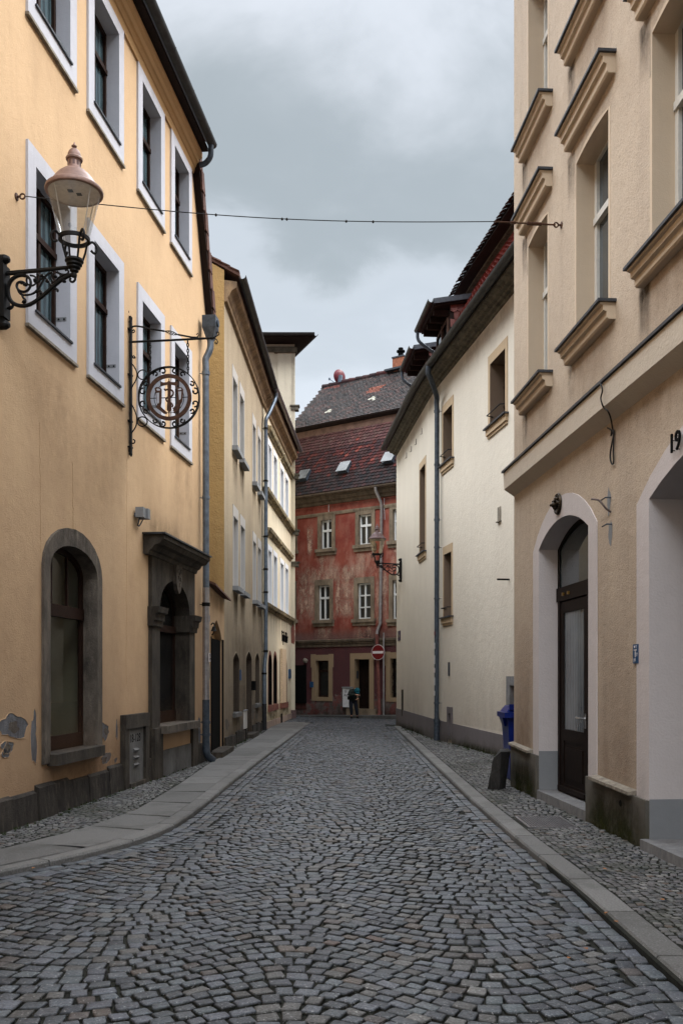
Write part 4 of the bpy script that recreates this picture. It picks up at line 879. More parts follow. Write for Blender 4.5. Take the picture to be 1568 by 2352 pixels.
# things fixed to the red wall
a, b = ez(95, 1825); m = MB(); m.wbox(WE, a - .55, a + .50, b - .80, b + .80, .0, .10); tag(m.build('display_case', M['black'], None), 'black display case hung on the dark red wall beside the cream corner', 'display case')
a, b = ez(112, 2015); m = MB(); m.wbox(WE, a - .4, a + .4, b - .25, b + .25, 0, .03); m.build('cellar_hatch', simple('rusty_hatch', (.06, .022, .018), .7, 0, .3, 6), TE)
a, b = ez(193, 1590); m = MB(); m.lathe(WE.pt(a, b, 0), [(.05, 0), (.09, .1), (.10, .16), (0, .2)], 12, WE.N); m.lathe(WE.pt(a + .02, b - .12, .1), [(0, 0), (.04, .01), (.05, .08), (0, .1)], 10); tag(m.build('wall_lamp', M['ledge'], None), 'small cream globe lamp on the dark red wall', 'wall lamp')
a, b = ez(245, 1828); m = MB(); m.wbox(WE, a - .09, a + .09, b - .12, b + .12, 0, .06); tag(m.build('bell_panel', M['signblue'], None), 'small blue bell panel left of the ochre framed ground floor window', 'bell panel')
a, b = ez(857, 1552); m = MB(); m.wbox(WE, a - .12, a + .12, b - .11, b + .11, 0, .02); HN = tag(m.build('house_number', M['signwhite'], None), 'small white house number plate behind the no entry sign', 'house number'); text_mesh('7', WE, a, b, .022, .19, M['black'], HN)
a0 = ez(567, 0)[0]; a1 = ez(655, 0)[0]; b1 = ez(567, 1862)[1]; b0 = ez(567, 2052)[1]
EC = thing('meter_cabinet', 'white metal cabinet with scribbled graffiti on the wall behind the person', 'cabinet', WE.pt(a0, 0, .1))
m = MB(); m.wbox(WE, a0, a1, b0, b1, 0, .16); m.build('cabinet_body', M['white'], EC); m = MB(); m.wbox(WE, a0 - .02, a1 + .02, b1, b1 + .05, 0, .2); m.build('cabinet_cap', M['greycem'], EC)
text_mesh('Ei\nAzf', WE, a0 + .16, b1 - .22, .162, .15, M['black'], EC, name='graffiti', extrude=.001)
# no entry sign
ap = WE.a(q('r2', 950, 0)[0], .25)
NE = thing('no_entry_sign', 'round red no entry sign on a thin grey pole in front of the red house', 'traffic sign', WE.pt(ap, 0.1, .25))
m = MB(); m.tube([WE.pt(ap, -.1, .25), WE.pt(ap, 3.32, .25)], .032, 10); m.lathe(WE.pt(ap, 3.32, .25), [(.036, 0), (.036, .03), (0, .05)], 10); m.build('pole', M['zincl'], NE)
asn, bs_ = WE.px(*q('r2', 896, 1509), .30); c = WE.pt(asn, bs_, .30)
m = MB(); m.lathe(c, [(0, 0), (.305, 0), (.305, .012), (0, .012)], 36, WE.N); pl = m.build('sign_plate', M['signwhite'], NE)
m = MB(); m.lathe(c + WE.N * .012, [(.288, 0), (.288, .003), (0, .003)], 36, WE.N); m.build('red_disc', M['signred'], pl)
m = MB(); m.wbox(WE, asn - .245, asn + .245, bs_ - .048, bs_ + .048, .316, .319); m.build('white_bar', M['signwhite'], pl)
m = MB(); m.wbox(WE, asn - .1, ap + .04, bs_ - .14, bs_ - .11, .25, .298); m.wbox(WE, asn - .1, ap + .04, bs_ + .11, bs_ + .14, .25, .298); m.build('bracket', M['zinc'], NE)

# ================================================================ HOUSE F cream curved house, right
FP = [(1.86, 31.0), (2.35, 24.8), (2.434, 24.0), (2.538, 23.2), (3.92, 14.2)]
TF = thing('curved_cream_house', 'cream house with a gently bent wall, tan framed windows and dormers on the right', 'house', (3, 23, 0))
FS = [wall(FP[i], FP[i + 1], (0, 22)) for i in range(4)]
sf = (0, 22); holesF = {0: [], 3: []}
def fwin(seg, ol, orr, L, R, T, B, frame, lb, sillo=.12):
    W = FS[seg]; xa, xb = sorted((W.a(L), W.a(R))); b1 = W.px(*T)[1]; b0 = W.px(*B)[1]
    pads = sorted((W.a(ol), W.a(orr))); bd = max(.06, min(.2, ((xa - pads[0]) + (pads[1] - xb)) / 2))
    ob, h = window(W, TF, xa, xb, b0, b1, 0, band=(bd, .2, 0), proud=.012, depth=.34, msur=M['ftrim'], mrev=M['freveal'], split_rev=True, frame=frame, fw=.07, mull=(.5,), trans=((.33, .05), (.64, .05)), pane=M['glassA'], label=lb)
    m = MB(); m.wbox(W, xa - bd - .02, xb + bd + .02, b0 - .16, b0 - .03, -.01, .06); m.wbox(W, xa - bd, xb + bd, b0 - .22, b0 - .16, -.01, .03); m.build('sill', M['ftrim'], ob)
    m = MB(); m.wbox(W, xa - bd - .06, xb + bd + .06, b0 - .03, b0, -.32, .11); m.build('sill_sheet', M['lead'], ob)
    m = MB(); m.tube([W.pt(xa, b0 + .22, -.05), W.pt(xa + .06, b0 + .22, .10), W.pt(xb - .06, b0 + .22, .10), W.pt(xb, b0 + .22, -.05)], .012, 6); m.build('flower_rail', M['iron'], ob)
    holesF[seg].append(h)
fwin(3, q('r3', 962, 0)[0], q('r3', 1128, 0)[0], q('r3', 985, 0)[0], q('r3', 1114, 0)[0], q('r3', 1114, 1268), q('r3', 985, 1945), M['brownwood'], 'tan framed window nearest the beige house')
fwin(3, q('r3', 570, 0)[0], q('r3', 667, 0)[0], q('r3', 583, 0)[0], q('r3', 660, 0)[0], q('r3', 660, 1745), q('r3', 583, 2275), M['brownwood'], 'tan framed upper window beside the downpipe')
fwin(0, q('r4', 346, 0)[0], q('r4', 398, 0)[0], q('r4', 352, 0)[0], q('r4', 394, 0)[0], (q('r3', 420, 0)[0], q('r3', 0, 2265)[1]), q('r4', 360, 622), M['brownwood'], 'narrow deep window left of the downpipe')
fwin(3, q('r4', 530, 0)[0], q('r4', 605, 0)[0], q('r4', 541, 0)[0], q('r4', 599, 0)[0], q('r4', 599, 598), q('r4', 541, 1118), M['brownwood'], 'small tan framed lower window right of the downpipe')
W3 = FS[3]
a0, a1 = aw(W3, q('r4', 579, 0)[0], q('r4', 597, 0)[0]); b1 = W3.px(*q('r4', 588, 1870))[1]; b0 = W3.px(*q('r4', 588, 2040))[1]
ob, h = window(W3, TF, a0, a1, b0, b1, 0, band=(.12, .16, .1), proud=.03, depth=.25, msur=M['fplinth'], pane=M['black'], name='cellar_window'); holesF[3].append(h)
a0, a1 = aw(W3, q('r4', 1062, 0)[0], 1215); b1 = W3.px(*q('r4', 1062, 1650))[1]
ob, h = window(W3, TF, a0, a1, -.05, b1, 0, band=(.2, .18, 0), proud=.03, depth=.3, msur=M['granite'], pane=M['doorwood'], name='door', label='doorway with grey granite jambs half hidden by the beige house'); holesF[3].append(h)
m = MB()
for i, W in enumerate(FS): m.poly(W, [(0, -.2), (W.L, -.2), (W.L, 9.6), (0, 9.6)], 0, holesF.get(i, []))
m.quad((1.86, 31, 0), (8.6, 26.3, 0), (8.6, 26.3, 9.6), (1.86, 31, 9.6)); m.quad((8.6, 26.3, 0), (10, 14.2, 0), (10, 14.2, 9.6), (8.6, 26.3, 9.6)); m.quad((3.92, 14.2, 0), (10, 14.2, 0), (10, 14.2, 9.6), (3.92, 14.2, 9.6))
m.build('wall', M['fwall'], TF)
# plinth follows the rising street
m = MB(); hp = [.56, .52, .51, .50, .38]
for i, W in enumerate(FS):
    segs = [(0, W.L)]
    if i == 3:
        ca0, ca1 = a_c = aw(W3, q('r4', 570, 0)[0], q('r4', 607, 0)[0]); segs = [(0, ca0), (ca1, a0 - .2)]
    for u0, u1 in segs:
        z0 = hp[i] + (hp[i + 1] - hp[i]) * u0 / W.L; z1 = hp[i] + (hp[i + 1] - hp[i]) * u1 / W.L
        m.hexa([W.pt(u0, -.1, 0), W.pt(u1, -.1, 0), W.pt(u1, -.1, .025), W.pt(u0, -.1, .025), W.pt(u0, z0, 0), W.pt(u1, z1, 0), W.pt(u1, z1, .025), W.pt(u0, z0, .025)])
        if i == 3: m.build('plinth', M['fplinth'], TF); m = MB()
m = MB(); m.sweep(FP, [(0, 9.10), (.03, 9.10), (.05, 9.15), (.12, 9.155), (.14, 9.19), (.22, 9.20), (.25, 9.25), (.33, 9.26), (.34, 9.31), (0, 9.32)], sf); m.build('cornice', M['fcornice'], TF)
m = MB(); m.sweep(FP, [(-.1, 9.33), (.36, 9.315), (.36, 9.35), (-.1, 9.42)], sf); m.build('eaves_board', M['timber'], TF)
gutter(FP, sf, .46, 9.36, .09, M['gutter'], TF, .9)
palr = [(.17, .035, .03), (.20, .042, .034), (.14, .03, .027), (.18, .05, .04)]
for i, W in enumerate(FS):
    P_, h_ = slope(W, .34, 9.40, -1.1, 11.84)
    tiles(P_, W.L, h_, .20, .17, palr, name='lower_roof', par=TF, lift=.03, lift0=.02)
m = MB(); m.sweep(FP, [(.32, 9.38), (-1.12, 11.80), (-6.0, 11.80), (-6, 9.38)], sf); m.build('roof_deck', M['roofbrown'], TF)
UPF = [(2.35 + 1e-3, 24.9), (2.434, 24.0), (2.538, 23.2), (3.92, 14.2)]
m = MB(); m.sweep(UPF, [(-1.30, 11.72), (-1.13, 11.77), (-1.11, 11.81), (-1.06, 11.82), (-1.04, 11.85), (-.94, 11.86), (-.93, 11.898), (-1.30, 11.898)], sf); m.build('upper_cornice', M['fcornice'], TF)
m = MB(); m.sweep(UPF, [(-1.4, 11.9), (-.66, 11.9), (-.66, 11.94), (-5.5, 15.3), (-5.5, 11.9)], sf); m.build('upper_roof', M['timber'], TF)
for i in (1, 2, 3):
    W = wall(UPF[i - 1], UPF[i], sf); P_, h_ = slope(W, -.60, 11.93, -3.0, 13.66)
    tiles(P_, W.L, h_, .20, .19, [(.05, .03, .028), (.06, .035, .03), (.04, .026, .026)], name='upper_tile', par=TF, lift=.045, lift0=.02)
# dormers
def dormer(p0, p1, lb):
    W = wall(p0, p1, (0, 20)); L = W.L
    T = thing('dormer_tmp', '', '', (0, 0, 0)); bpy.data.objects.remove(T)
    m = MB(); m.poly(W, [(0, 9.7), (L, 9.7), (L, 11.02), (0, 11.02)], -.22); dm = m.build('dormer', M['timber'], TF, label=lb)
    pal = [(.12, .032, .025), (.13, .036, .028), (.11, .028, .023)]
    for k, a in enumerate((0, L)):
        Pc = Plane(W.pt(a, 9.7, -.22), -W.N, UP, W.U * (-1 if k == 0 else 1))
        tiles(Pc, 1.35, 1.42, .19, .21, pal, name='cheek_tiles', par=dm, lift=.02, mat=M['tileshade'])
        m = MB(); m.quad(W.pt(a, 9.7, -.22), W.pt(a, 9.7, -1.6), W.pt(a, 11.36, -1.6), W.pt(a, 11.05, -.22)); m.build('cheek_wall', M['timber'], dm)
    m = MB()
    z0, z1 = 11.08, 11.38; m.hexa([W.pt(-.16, z0, .24), W.pt(L + .16, z0, .24), W.pt(L + .16, z1, -1.5), W.pt(-.16, z1, -1.5), W.pt(-.16, z0 + .13, .24), W.pt(L + .16, z0 + .13, .24), W.pt(L + .16, z1 + .13, -1.5), W.pt(-.16, z1 + .13, -1.5)]); m.build('dormer_roof', M['lead'], dm)
    m = MB(); m.hexa([W.pt(-.10, z0 - .05, .20), W.pt(L + .10, z0 - .05, .20), W.pt(L + .10, z1 - .05, -1.5), W.pt(-.10, z1 - .05, -1.5), W.pt(-.10, z0 - .002, .20), W.pt(L + .10, z0 - .002, .20), W.pt(L + .10, z1 - .002, -1.5), W.pt(-.10, z1 - .002, -1.5)])
    for k in range(4): m.wbox(W, .1 + k * (L - .28) / 3, .18 + k * (L - .28) / 3, 10.89, 11.03, -.22, .18)
    m.build('dormer_soffit', M['timber'], dm)
    a_ = tuple(W.pt(-.2, 0)[:2]); b_ = tuple(W.pt(L + .2, 0)[:2])
    gutter([a_, b_], (0, 20), .30, 11.17, .085, M['gutter'], dm, .6)
    far = L if W.U.y > 0 else 0; s = 1 if far else -1
    m = MB(); m.tube(smooth_path([W.pt(far + .1 * s, 11.12, .30), W.pt(far + .1 * s, 10.92, .30), W.pt(far + .08 * s, 10.77, .2), W.pt(far + .04 * s, 10.5, -.15), W.pt(far + .02 * s, 10.3, -.3)], 5), .045, 10); m.build('dormer_pipe', M['zincd'], dm, smooth=True)
    m = MB(); fr = [(.12, 9.9), (L - .12, 9.9), (L - .12, 10.85), (.12, 10.85)]; fi = [(.2, 9.98), (L - .2, 9.98), (L - .2, 10.77), (.2, 10.77)]
    m.strip(W, fr, -.17, fi, -.17); m.strip(W, fr, -.17, fr, -.22); m.wbox(W, L / 2 - .04, L / 2 + .04, 9.95, 10.9, -.21, -.165); m.build('dormer_window', M['rust'], dm)
    m = MB(); m.poly(W, fi, -.2); m.build('dormer_pane', M['glassdark'], dm)
dormer((2.55, 23.35), (2.40, 25.05), 'red tiled dormer with a flat roof, nearer one')
dormer((2.31, 26.6), (2.19, 28.3), 'red tiled dormer with a flat roof, farther one')
# F downpipe
Wd = FS[2]; d0 = Wd.a(1003, .12)
downpipe(Wd, TF, smooth_path([(d0 + .55, 9.3, .46), (d0 + .5, 9.14, .46), (d0 + .40, 9.0, .36), (d0 + .10, 8.72, .16), (d0, 8.55, .13), (d0, 8.3, .12)], 5), .065, M['zincd'], ((8.35, .06),), name='downpipe_bend')
downpipe(Wd, TF, [(d0, 8.35, .12), (d0 - .04, .55, .12)], .062, M['zincd'], ((7.0, .05), (5.6, .06), (4.9, .05), (3.6, .04), (.95, .05)))
downpipe(Wd, TF, [(d0 - .04, .56, .12), (d0 - .05, .0, .12)], .075, M['zincd'], ((.5, .06),))
for z, h, mt in ((2.72, .10, 'signred'), (2.40, .16, 'white'), (2.05, .22, 'white'), (1.78, .12, 'signwhite'), (1.5, .2, 'white'), (1.2, .12, 'white')):
    m = MB(); m.wbox(Wd, d0 - .055, d0 + .035, z - h / 2, z + h / 2, .178, .1865); m.build('sticker', M[mt], TF)
for (x, y) in ((400, 2000), (352, 2090), (311, 2150), (270, 2205)):
    W = FS[0]; a, b = W.px(*q('r3', x, y)); m = MB(); m.tube([W.pt(a, b + .16, .004), W.pt(a, b, .008), W.pt(a, b - .02, .05)], .010, 5); m.build('wall_hook', M['iron'], TF)
a, b = W3.px(*q('r4', 975, 305)); m = MB(); m.wbox(W3, a - .09, a + .09, b - .15, b + .14, 0, .02); m.wbox(W3, a - .11, a + .11, b - .17, b - .15, 0, .05); m.build('vent_flap', M['ledge'], TF)
a, b = W3.px(*q('r4', 582, 1522)); m = MB(); m.wbox(W3, a - .045, a + .045, b - .17, b + .17, 0, .03); m.build('intercom', M['lead'], TF)
a, b = FS[0].px(*q('r4', 190, 1261)); m = MB(); m.wbox(FS[0], a - .27, a + .27, b - .16, b + .16, 0, .02); SN = tag(m.build('street_name_sign', simple('dark_violet_sign', (.04, .025, .06), .4), None), 'small dark street name plate near the far corner of the cream house', 'sign')
text_mesh('Gasse', FS[0], a, b, .021, .17, M['ledge'], SN)
a, b = FS[0].px(*q('r4', 219, 1785)); m = MB(); m.wbox(FS[0], a - .05, a + .05, b - .42, b + .42, 0, .05); m.build('edge_guard', M['darkstone2'], TF)
a, b = W3.px(*q('r4', 1050, 820)); m = MB(); m.tube([W3.pt(a, b, 0), W3.pt(a, b, .25)], .02, 6); m.build('wall_pin', M['iron'], TF)

for (xl, xr, t, bt, k, lb) in WIN:
    if k in 'ab': a0 = ez(xl, 500)[0]; a1 = ez(xr, 500)[0]; b0 = ez(*bt)[1] - .27; stain(WE, TE, a0 - .25, a1 + .25, b0, b0 - 1.0, 'limes', .8)
for (x0, x1, y0, y1, k) in ((80, 300, 640, 1200, 1.0), (440, 680, 700, 1180, 1.1), (860, 1000, 640, 1250, .9), (190, 260, 240, 560, 1.2), (80, 900, 640, 830, .8)):
    a0, a1 = sorted((ez(x0, 500)[0], ez(x1, 500)[0])); stain(WE, TE, a0, a1, ez((x0 + x1) / 2, y0)[1], ez((x0 + x1) / 2, y1)[1], 'limes', k, .004, 'blob')
stain(WE, TE, 0, WE.L, 3.8, 3.18, 'dirt', .4, .004, 'rise', 12); stain(WE, TE, 0, WE.L, 8.7, 8.45, 'dirt', .5, .004); stain(WE, TE, 0, WE.L, .6, .0, 'dirt', .9, .004, 'rise', 12)
for W_ in FS: stain(W_, TF, 0, W_.L, 9.1, 8.3, 'dirtb', .45, .003)
for W_, z_ in ((FS[0], 2.6), (FS[3], 2.2)): stain(W_, TF, 0, W_.L, z_, .5, 'dirtb', .22, .003, 'rise', 12); stain(W_, TF, 0, W_.L, .16, -.02, 'mossd', 1.2, .028, 'rise', 12)
# ================================================================ HOUSE G beige house, right foreground
WGH = wall((3.47 + .0686 * 7, -7.0), (3.47 - .0686 * 13.5, 13.5), (0, 5)); W = WGH
TG2 = thing('beige_house', 'beige pebble rendered house on the right with deep windows and two arched doorways', 'house', (3.2, 6, 0))
def gy(Y): return (Y + 7.0) / math.cos(math.atan(.0686)) 
holes = []
def prof_sill(b, p=.2, h=.22):   # moulded ledge
    return [(0, b), (.075, b), (.09, b + h * .10), (.095, b + h * .45), (.13, b + h * .52), (.135, b + h * .84), (.165, b + h * .88), (.165, b + h), (0, b + h)]
GW = [(12.72, 11.81, 'leftmost'), (10.67, 9.63, 'middle'), (8.50, 7.46, 'right'), (6.3, 5.26, 'nearest')]
for row, (b0, b1) in enumerate(((5.50, 7.59), (9.06, 11.1))):
    for (y1, y0, lb) in GW:
        a0, a1 = gy(y0), gy(y1)
        ob, h = window(W, TG2, a0, a1, b0, b1, .035, 'seg', band=(.055, .055, 0), proud=.004, depth=.26, msur=M['gtrim'], frame=M['creamframe'], fw=.07, mull=(.5,), trans=((.66, .08),), pane=M['glassG'], label=lb + ' deep set window, ' + ('upper' if row else 'lower') + ' row')
        holes.append(h); pth = [tuple(W.pt(a0 - .2, 0)[:2]), tuple(W.pt(a1 + .2, 0)[:2])]
        m = MB(); m.sweep(pth, prof_sill(b0 - .20, .2, .17), (0, 5)); s = m.build('sill', M['gtrim'], ob)
        m = MB(); m.wbox(W, a0 - .23, a1 + .23, b0 - .03, b0 + .0, -.28, .195); m.build('sill_sheet', M['lead'], s)
        if row == 0:
            m = MB(); m.sweep(pth, prof_sill(b0 + 2.34, .2, .20), (0, 5)); s = m.build('hood_mould', M['gtrim'], ob)
            m = MB(); m.wbox(W, a0 - .23, a1 + .23, b0 + 2.54, b0 + 2.57, 0, .195); m.build('hood_sheet', M['lead'], s)
# door opening
a0, a1 = gy(10.23), gy(12.18)
ob, h = window(W, TG2, a0, a1, .10, 3.30, .26, 'seg', band=(.27, .27, 0), proud=.012, depth=.27, msur=M['gpink'], name='doorway', label='arched doorway with dark brown glazed door'); holes.append(h); DO = ob
dz = [(a0 - .0, .62), (a0 - .0, .10), ]
l0 = W.a(1352, -.27); l1 = W.a(1288.5, -.27); fl0 = l1 - 1.16
m = MB(); m.poly(W, h, -.275); m.build('back_wall', M['doorwood'], DO)
i3 = arch(a0 + .07, a1 - .07, 2.78, 3.28, .22, kind='seg')
m = MB(); m.poly(W, i3, -.262); m.build('fanlight', M['glassG'], DO)
m = MB(); ho = arch(a0, a1, 2.70, 3.30, .26, kind='seg'); m.strip(W, ho, -.245, i3, -.245); m.wbox(W, a0, a1, 2.60, 2.78, -.27, -.225); m.wbox(W, l1 - .07, l1 + .0, .1, 2.62, -.27, -.22); m.wbox(W, fl0 - .05, fl0 + .03, .1, 2.62, -.27, -.22); m.build('door_frame', M['doorwood'], DO)
m = MB(); lf0, lf1 = fl0 + .035, l1 - .075
m.wbox(W, lf0, lf1, .13, .22, -.265, -.235); m.wbox(W, lf0, lf0 + .13, .22, 2.58, -.265, -.235); m.wbox(W, lf1 - .12, lf1, .22, 2.58, -.265, -.235); m.wbox(W, lf0 + .13, lf1 - .12, 2.44, 2.58, -.265, -.235); m.wbox(W, lf0 + .13, lf1 - .12, .78, .93, -.265, -.235); m.wbox(W, lf0 + .13, lf1 - .12, .22, .78, -.265, -.25); m.wbox(W, lf0 + .20, lf1 - .19, .30, .70, -.25, -.238); m.wbox(W, lf0, lf1, .13, .19, -.235, -.19)
DR = m.build('door', M['doorwood'], DO)
M['glassdoor'] = glass_dark('scratched_door_glass', (.10, .115, .125), .12, (5, (.16, .18, .20)))
m = MB(); m.poly(W, [(lf0 + .12, .93), (lf1 - .11, .93), (lf1 - .11, 2.45), (lf0 + .12, 2.45)], -.252); m.build('door_glass', M['glassdoor'], DR)
m = MB(); ha = lf0 + .07; m.tube([W.pt(ha, 1.10, -.235), W.pt(ha, 1.10, -.17), W.pt(ha + .15, 1.11, -.165)], .012, 8); m.wbox(W, ha - .02, ha + .02, .98, 1.16, -.235, -.228); m.build('door_handle', M['steel'], DR)
m = MB(); m.wbox(W, a0 + .3, a0 + .34, 2.66, 2.70, -.225, -.20); m.wbox(W, a1 - .35, a1 - .31, 2.66, 2.70, -.225, -.20); m.wbox(W, lf1 - .4, lf1 - .36, 2.66, 2.70, -.225, -.20); m.build('brass_stud', M['brass'], DO)
m = MB(); m.wbox(W, a0 - .0, a1 + .0, -.05, .105, -.26, .04); m.build('step', M['granite'], DO)
for aa, s in ((a0, 1), (a1, -1)): m = MB(); m.wbox(W, min(aa, aa + s * .012), max(aa, aa + s * .012), .106, .62, -.25, .01); m.build('cement_patch', M['greycem'], DO)
# carriage arch
a0c, a1c = gy(5.30), gy(8.55)
ob, h = window(W, TG2, a0c, a1c, .08, 3.27, .34, 'seg', band=(.30, .28, 0), proud=.012, depth=.50, msur=M['gpink'], pane=M['doorwood'], name='doorway', label='wide arched carriage doorway numbered 19'); holes.append(h)
m = MB(); m.wbox(W, a0c, a1c, -.05, .09, -.5, .10); m.build('step', M['granite'], ob)
m = MB(); m.wbox(W, a1c - .014, a1c - .002, .09, .46, -.48, .012); m.build('cement_patch', M['greycem'], ob)
m = MB()
for (dx, z) in ((0, 3.62),):
    pass
na, nb = W.px(*q('r6', 1524, 1442))
HN2 = thing('house_number', 'black iron house number 19 above the wide arched doorway', 'house number', W.pt(na, nb, .03)); text_mesh('19', W, na - .02, nb, .045, .24, M['black'], HN2, name='digits', extrude=.008)
m = MB(); [m.tube([W.pt(na + dx, nb + dz_, .0), W.pt(na + dx, nb + dz_, .045)], .005, 5) for dx, dz_ in ((-.06, .05), (.05, -.05), (-.05, -.06), (.06, .04))]; m.build('number_pin', M['iron'], HN2)
# wall
m = MB(); m.poly(W, [(0, -.2), (W.L, -.2), (W.L, 12.6), (0, 12.6)], 0, holes); m.build('wall', M['gwall'], TG2)
body(W, 9, 12.6, M['gwall'], TG2)
pG = [tuple(W.pt(0, 0)[:2]), tuple(W.pt(W.L, 0)[:2])]
m = MB(); m.sweep(pG, [(0, 4.27), (.15, 4.37), (.16, 4.61), (0, 4.63)], (0, 5)); m.wbox(W, W.L - .01, W.L + .001, 4.3, 4.6, -.2, .0); m.build('string_course', M['gband'], TG2)
m = MB(); m.sweep([pG[0], tuple(W.pt(W.L + .03, 0)[:2])], [(0, 4.632), (.185, 4.615), (.185, 4.645), (0, 4.67)], (0, 5)); m.build('course_sheet', M['lead'], TG2)
m = MB(); m.sweep(pG, [(0, 12.2), (.1, 12.22), (.15, 12.4), (.3, 12.44), (.3, 12.6), (0, 12.6)], (0, 5)); m.build('cornice', M['gtrim'], TG2)
gutter(pG, (0, 5), .38, 12.66, .085, M['gutter'], TG2, 1.0)
slab_roof(W, 0, W.L, .36, 12.66, -4.5, 16.4, .1, M['roofbrown'], TG2)
# plinth pieces
def gp(u0, u1, name='plinth', mat='gplinth'):
    z = lambda a: .455 + (.60 - .455) * (a - gy(8.8)) / (gy(13.5) - gy(8.8))
    m = MB(); m.hexa([W.pt(u0, -.1, 0), W.pt(u1, -.1, 0), W.pt(u1, -.1, .045), W.pt(u0, -.1, .045), W.pt(u0, z(u0), 0), W.pt(u1, z(u1), 0), W.pt(u1, z(u1), .045), W.pt(u0, z(u0), .045)]); m.build(name, M[mat], TG2); return z
z = gp(a1, W.L + .045); gp(a1c, a0); gp(0, a0c)
def ledge(u0, u1):
    m = MB(); n = max(1, int((u1 - u0) / .5)); r = random.Random(int(u0 * 10))
    for k in range(n):
        x0 = u0 + (u1 - u0) * k / n; x1 = u0 + (u1 - u0) * (k + 1) / n - .004; d = .085 + r.uniform(-.01, .015)
        m.hexa([W.pt(x0, z(x0) + .001, 0), W.pt(x1, z(x1) + .001, 0), W.pt(x1, z(x1) + .001, d), W.pt(x0, z(x0) + .001, d), W.pt(x0, z(x0) + .05, 0), W.pt(x1, z(x1) + .05, 0), W.pt(x1, z(x1) + .032, d), W.pt(x0, z(x0) + .032, d)])
    m.build('plinth_ledge', M['ledge'], TG2)
ledge(a1 + .28, W.L + .06); ledge(a1c + .31, a0 - .25); ledge(0, a0c - .35)
# fixed bits
a, b = W.px(*q('r7', 1128, 1912)); m = MB(); m.lathe(W.pt(a, b, .046), [(.035, 0), (.03, .004), (0, .004)], 12, W.N); m.build('drain_hole', M['black'], TG2)
for (x, y) in ((930, 1912), (940, 2138)):
    a, b = W.px(*q('r6', x, y)); m = MB(); m.poly(W, blob(a, b - .06, .05, .13, 16, .3, int(y)), .003); m.build('mortar_patch', M['greycem'], TG2)
    m = MB(); m.tube([W.pt(a - .05, b, 0), W.pt(a - .05, b, .06), W.pt(a + .05, b - .01, .07)], .008, 5); m.build('wall_hook', M['zincd'], TG2)
p = []
for (x, y, o) in ((945, 2028, .0), (905, 2000, .05), (880, 1970, .08), (850, 1935, .10), (825, 1922, .12), (780, 1918, .14)): a, b = W.px(*q('r6', x, y), o); p.append(W.pt(a, b, o))
m = MB(); m.tube(smooth_path(p, 4), .011, 6); m.build('cable_stub', simple('dull_conduit', (.10, .075, .07), .6), TG2)
p = []
for (x, y) in ((855, 925), (872, 985), (858, 1050), (868, 1100), (885, 1135), (915, 1160), (935, 1200), (948, 1250), (958, 1310), (968, 1360), (955, 1430), (942, 1500), (938, 1560), (946, 1605), (958, 1617), (968, 1600), (966, 1500), (968, 1400), (968, 1330), (945, 1375), (950, 1330), (915, 1308)):
    o = .19 if y < 1100 else (.19 - (y - 1100) / 200 * .17 if y < 1300 else .02); a, b = W.px(*q('r6', x, y), o); p.append(W.pt(a, b, o))
m = MB(); m.tube(smooth_path(p, 4), .0085, 6); tag(m.build('cable_loop', M['cable'], None), 'black cable hanging in a loop below the ledge of the beige house', 'cable')
a, b = W.px(*q('r6', 507, 1958)); LH = thing('lion_head_ornament', 'dark bronze lion head disc above the arched door of the beige house', 'ornament', W.pt(a, b, .02))
M['bronze'] = simple('dark_bronze', (.03, .022, .014), .4, .7, .3, 20)
c = W.pt(a, b, .012); m = MB(); m.lathe(c, [(.125, 0), (.135, .012), (.125, .03), (.10, .032), (.095, .02), (.0, .02)], 32, W.N)
for k in range(28):
    w = 2 * math.pi * k / 28; m.lathe(c + (W.U * math.cos(w) + UP * math.sin(w)) * .115 + W.N * .03, [(.010, 0), (.006, .006), (0, .007)], 6, W.N)
m.build('disc', M['bronze'], LH, smooth=True)
m = MB()
for (dx, dz_, r0, o) in ((0, .01, .062, .03), (0, -.015, .040, .075), (0, -.05, .028, .06), (-.03, .03, .018, .07), (.03, .03, .018, .07), (-.045, .055, .02, .04), (.045, .055, .02, .04), (-.05, 0, .03, .035), (.05, 0, .03, .035), (0, .06, .03, .045), (0, -.02, .018, .105)):
    m.lathe(c + W.U * dx + UP * dz_ + W.N * (o - r0 * .4), [(r0 * math.cos(t), r0 * math.sin(t)) for t in [-1.2 + 2.77 * i / 6 for i in range(7)]], 12, W.N)
m.build('head', M['bronze'], LH, smooth=True)
a, b = W.px(*q('r7', 1220, 784)); BP = thing('street_utility_plate', 'small blue plate with a white T and numbers at the edge of the arched doorway', 'sign', W.pt(a, b, .01))
m = MB(); m.wbox(W, a - .065, a + .065, b - .093, b + .093, 0.0, .018); m.build('plate', M['signblue'], BP)
text_mesh('T', W, a, b + .0, .020, .11, M['signwhite'], BP, extrude=.001, sx=1.2); text_mesh('17', W, a - .035, b - .01, .020, .05, M['signwhite'], BP, extrude=.001); text_mesh('19', W, a + .02, b - .065, .020, .055, M['signwhite'], BP, extrude=.001); text_mesh('W 2', W, a, b + .065, .020, .04, M['signwhite'], BP, extrude=.001)

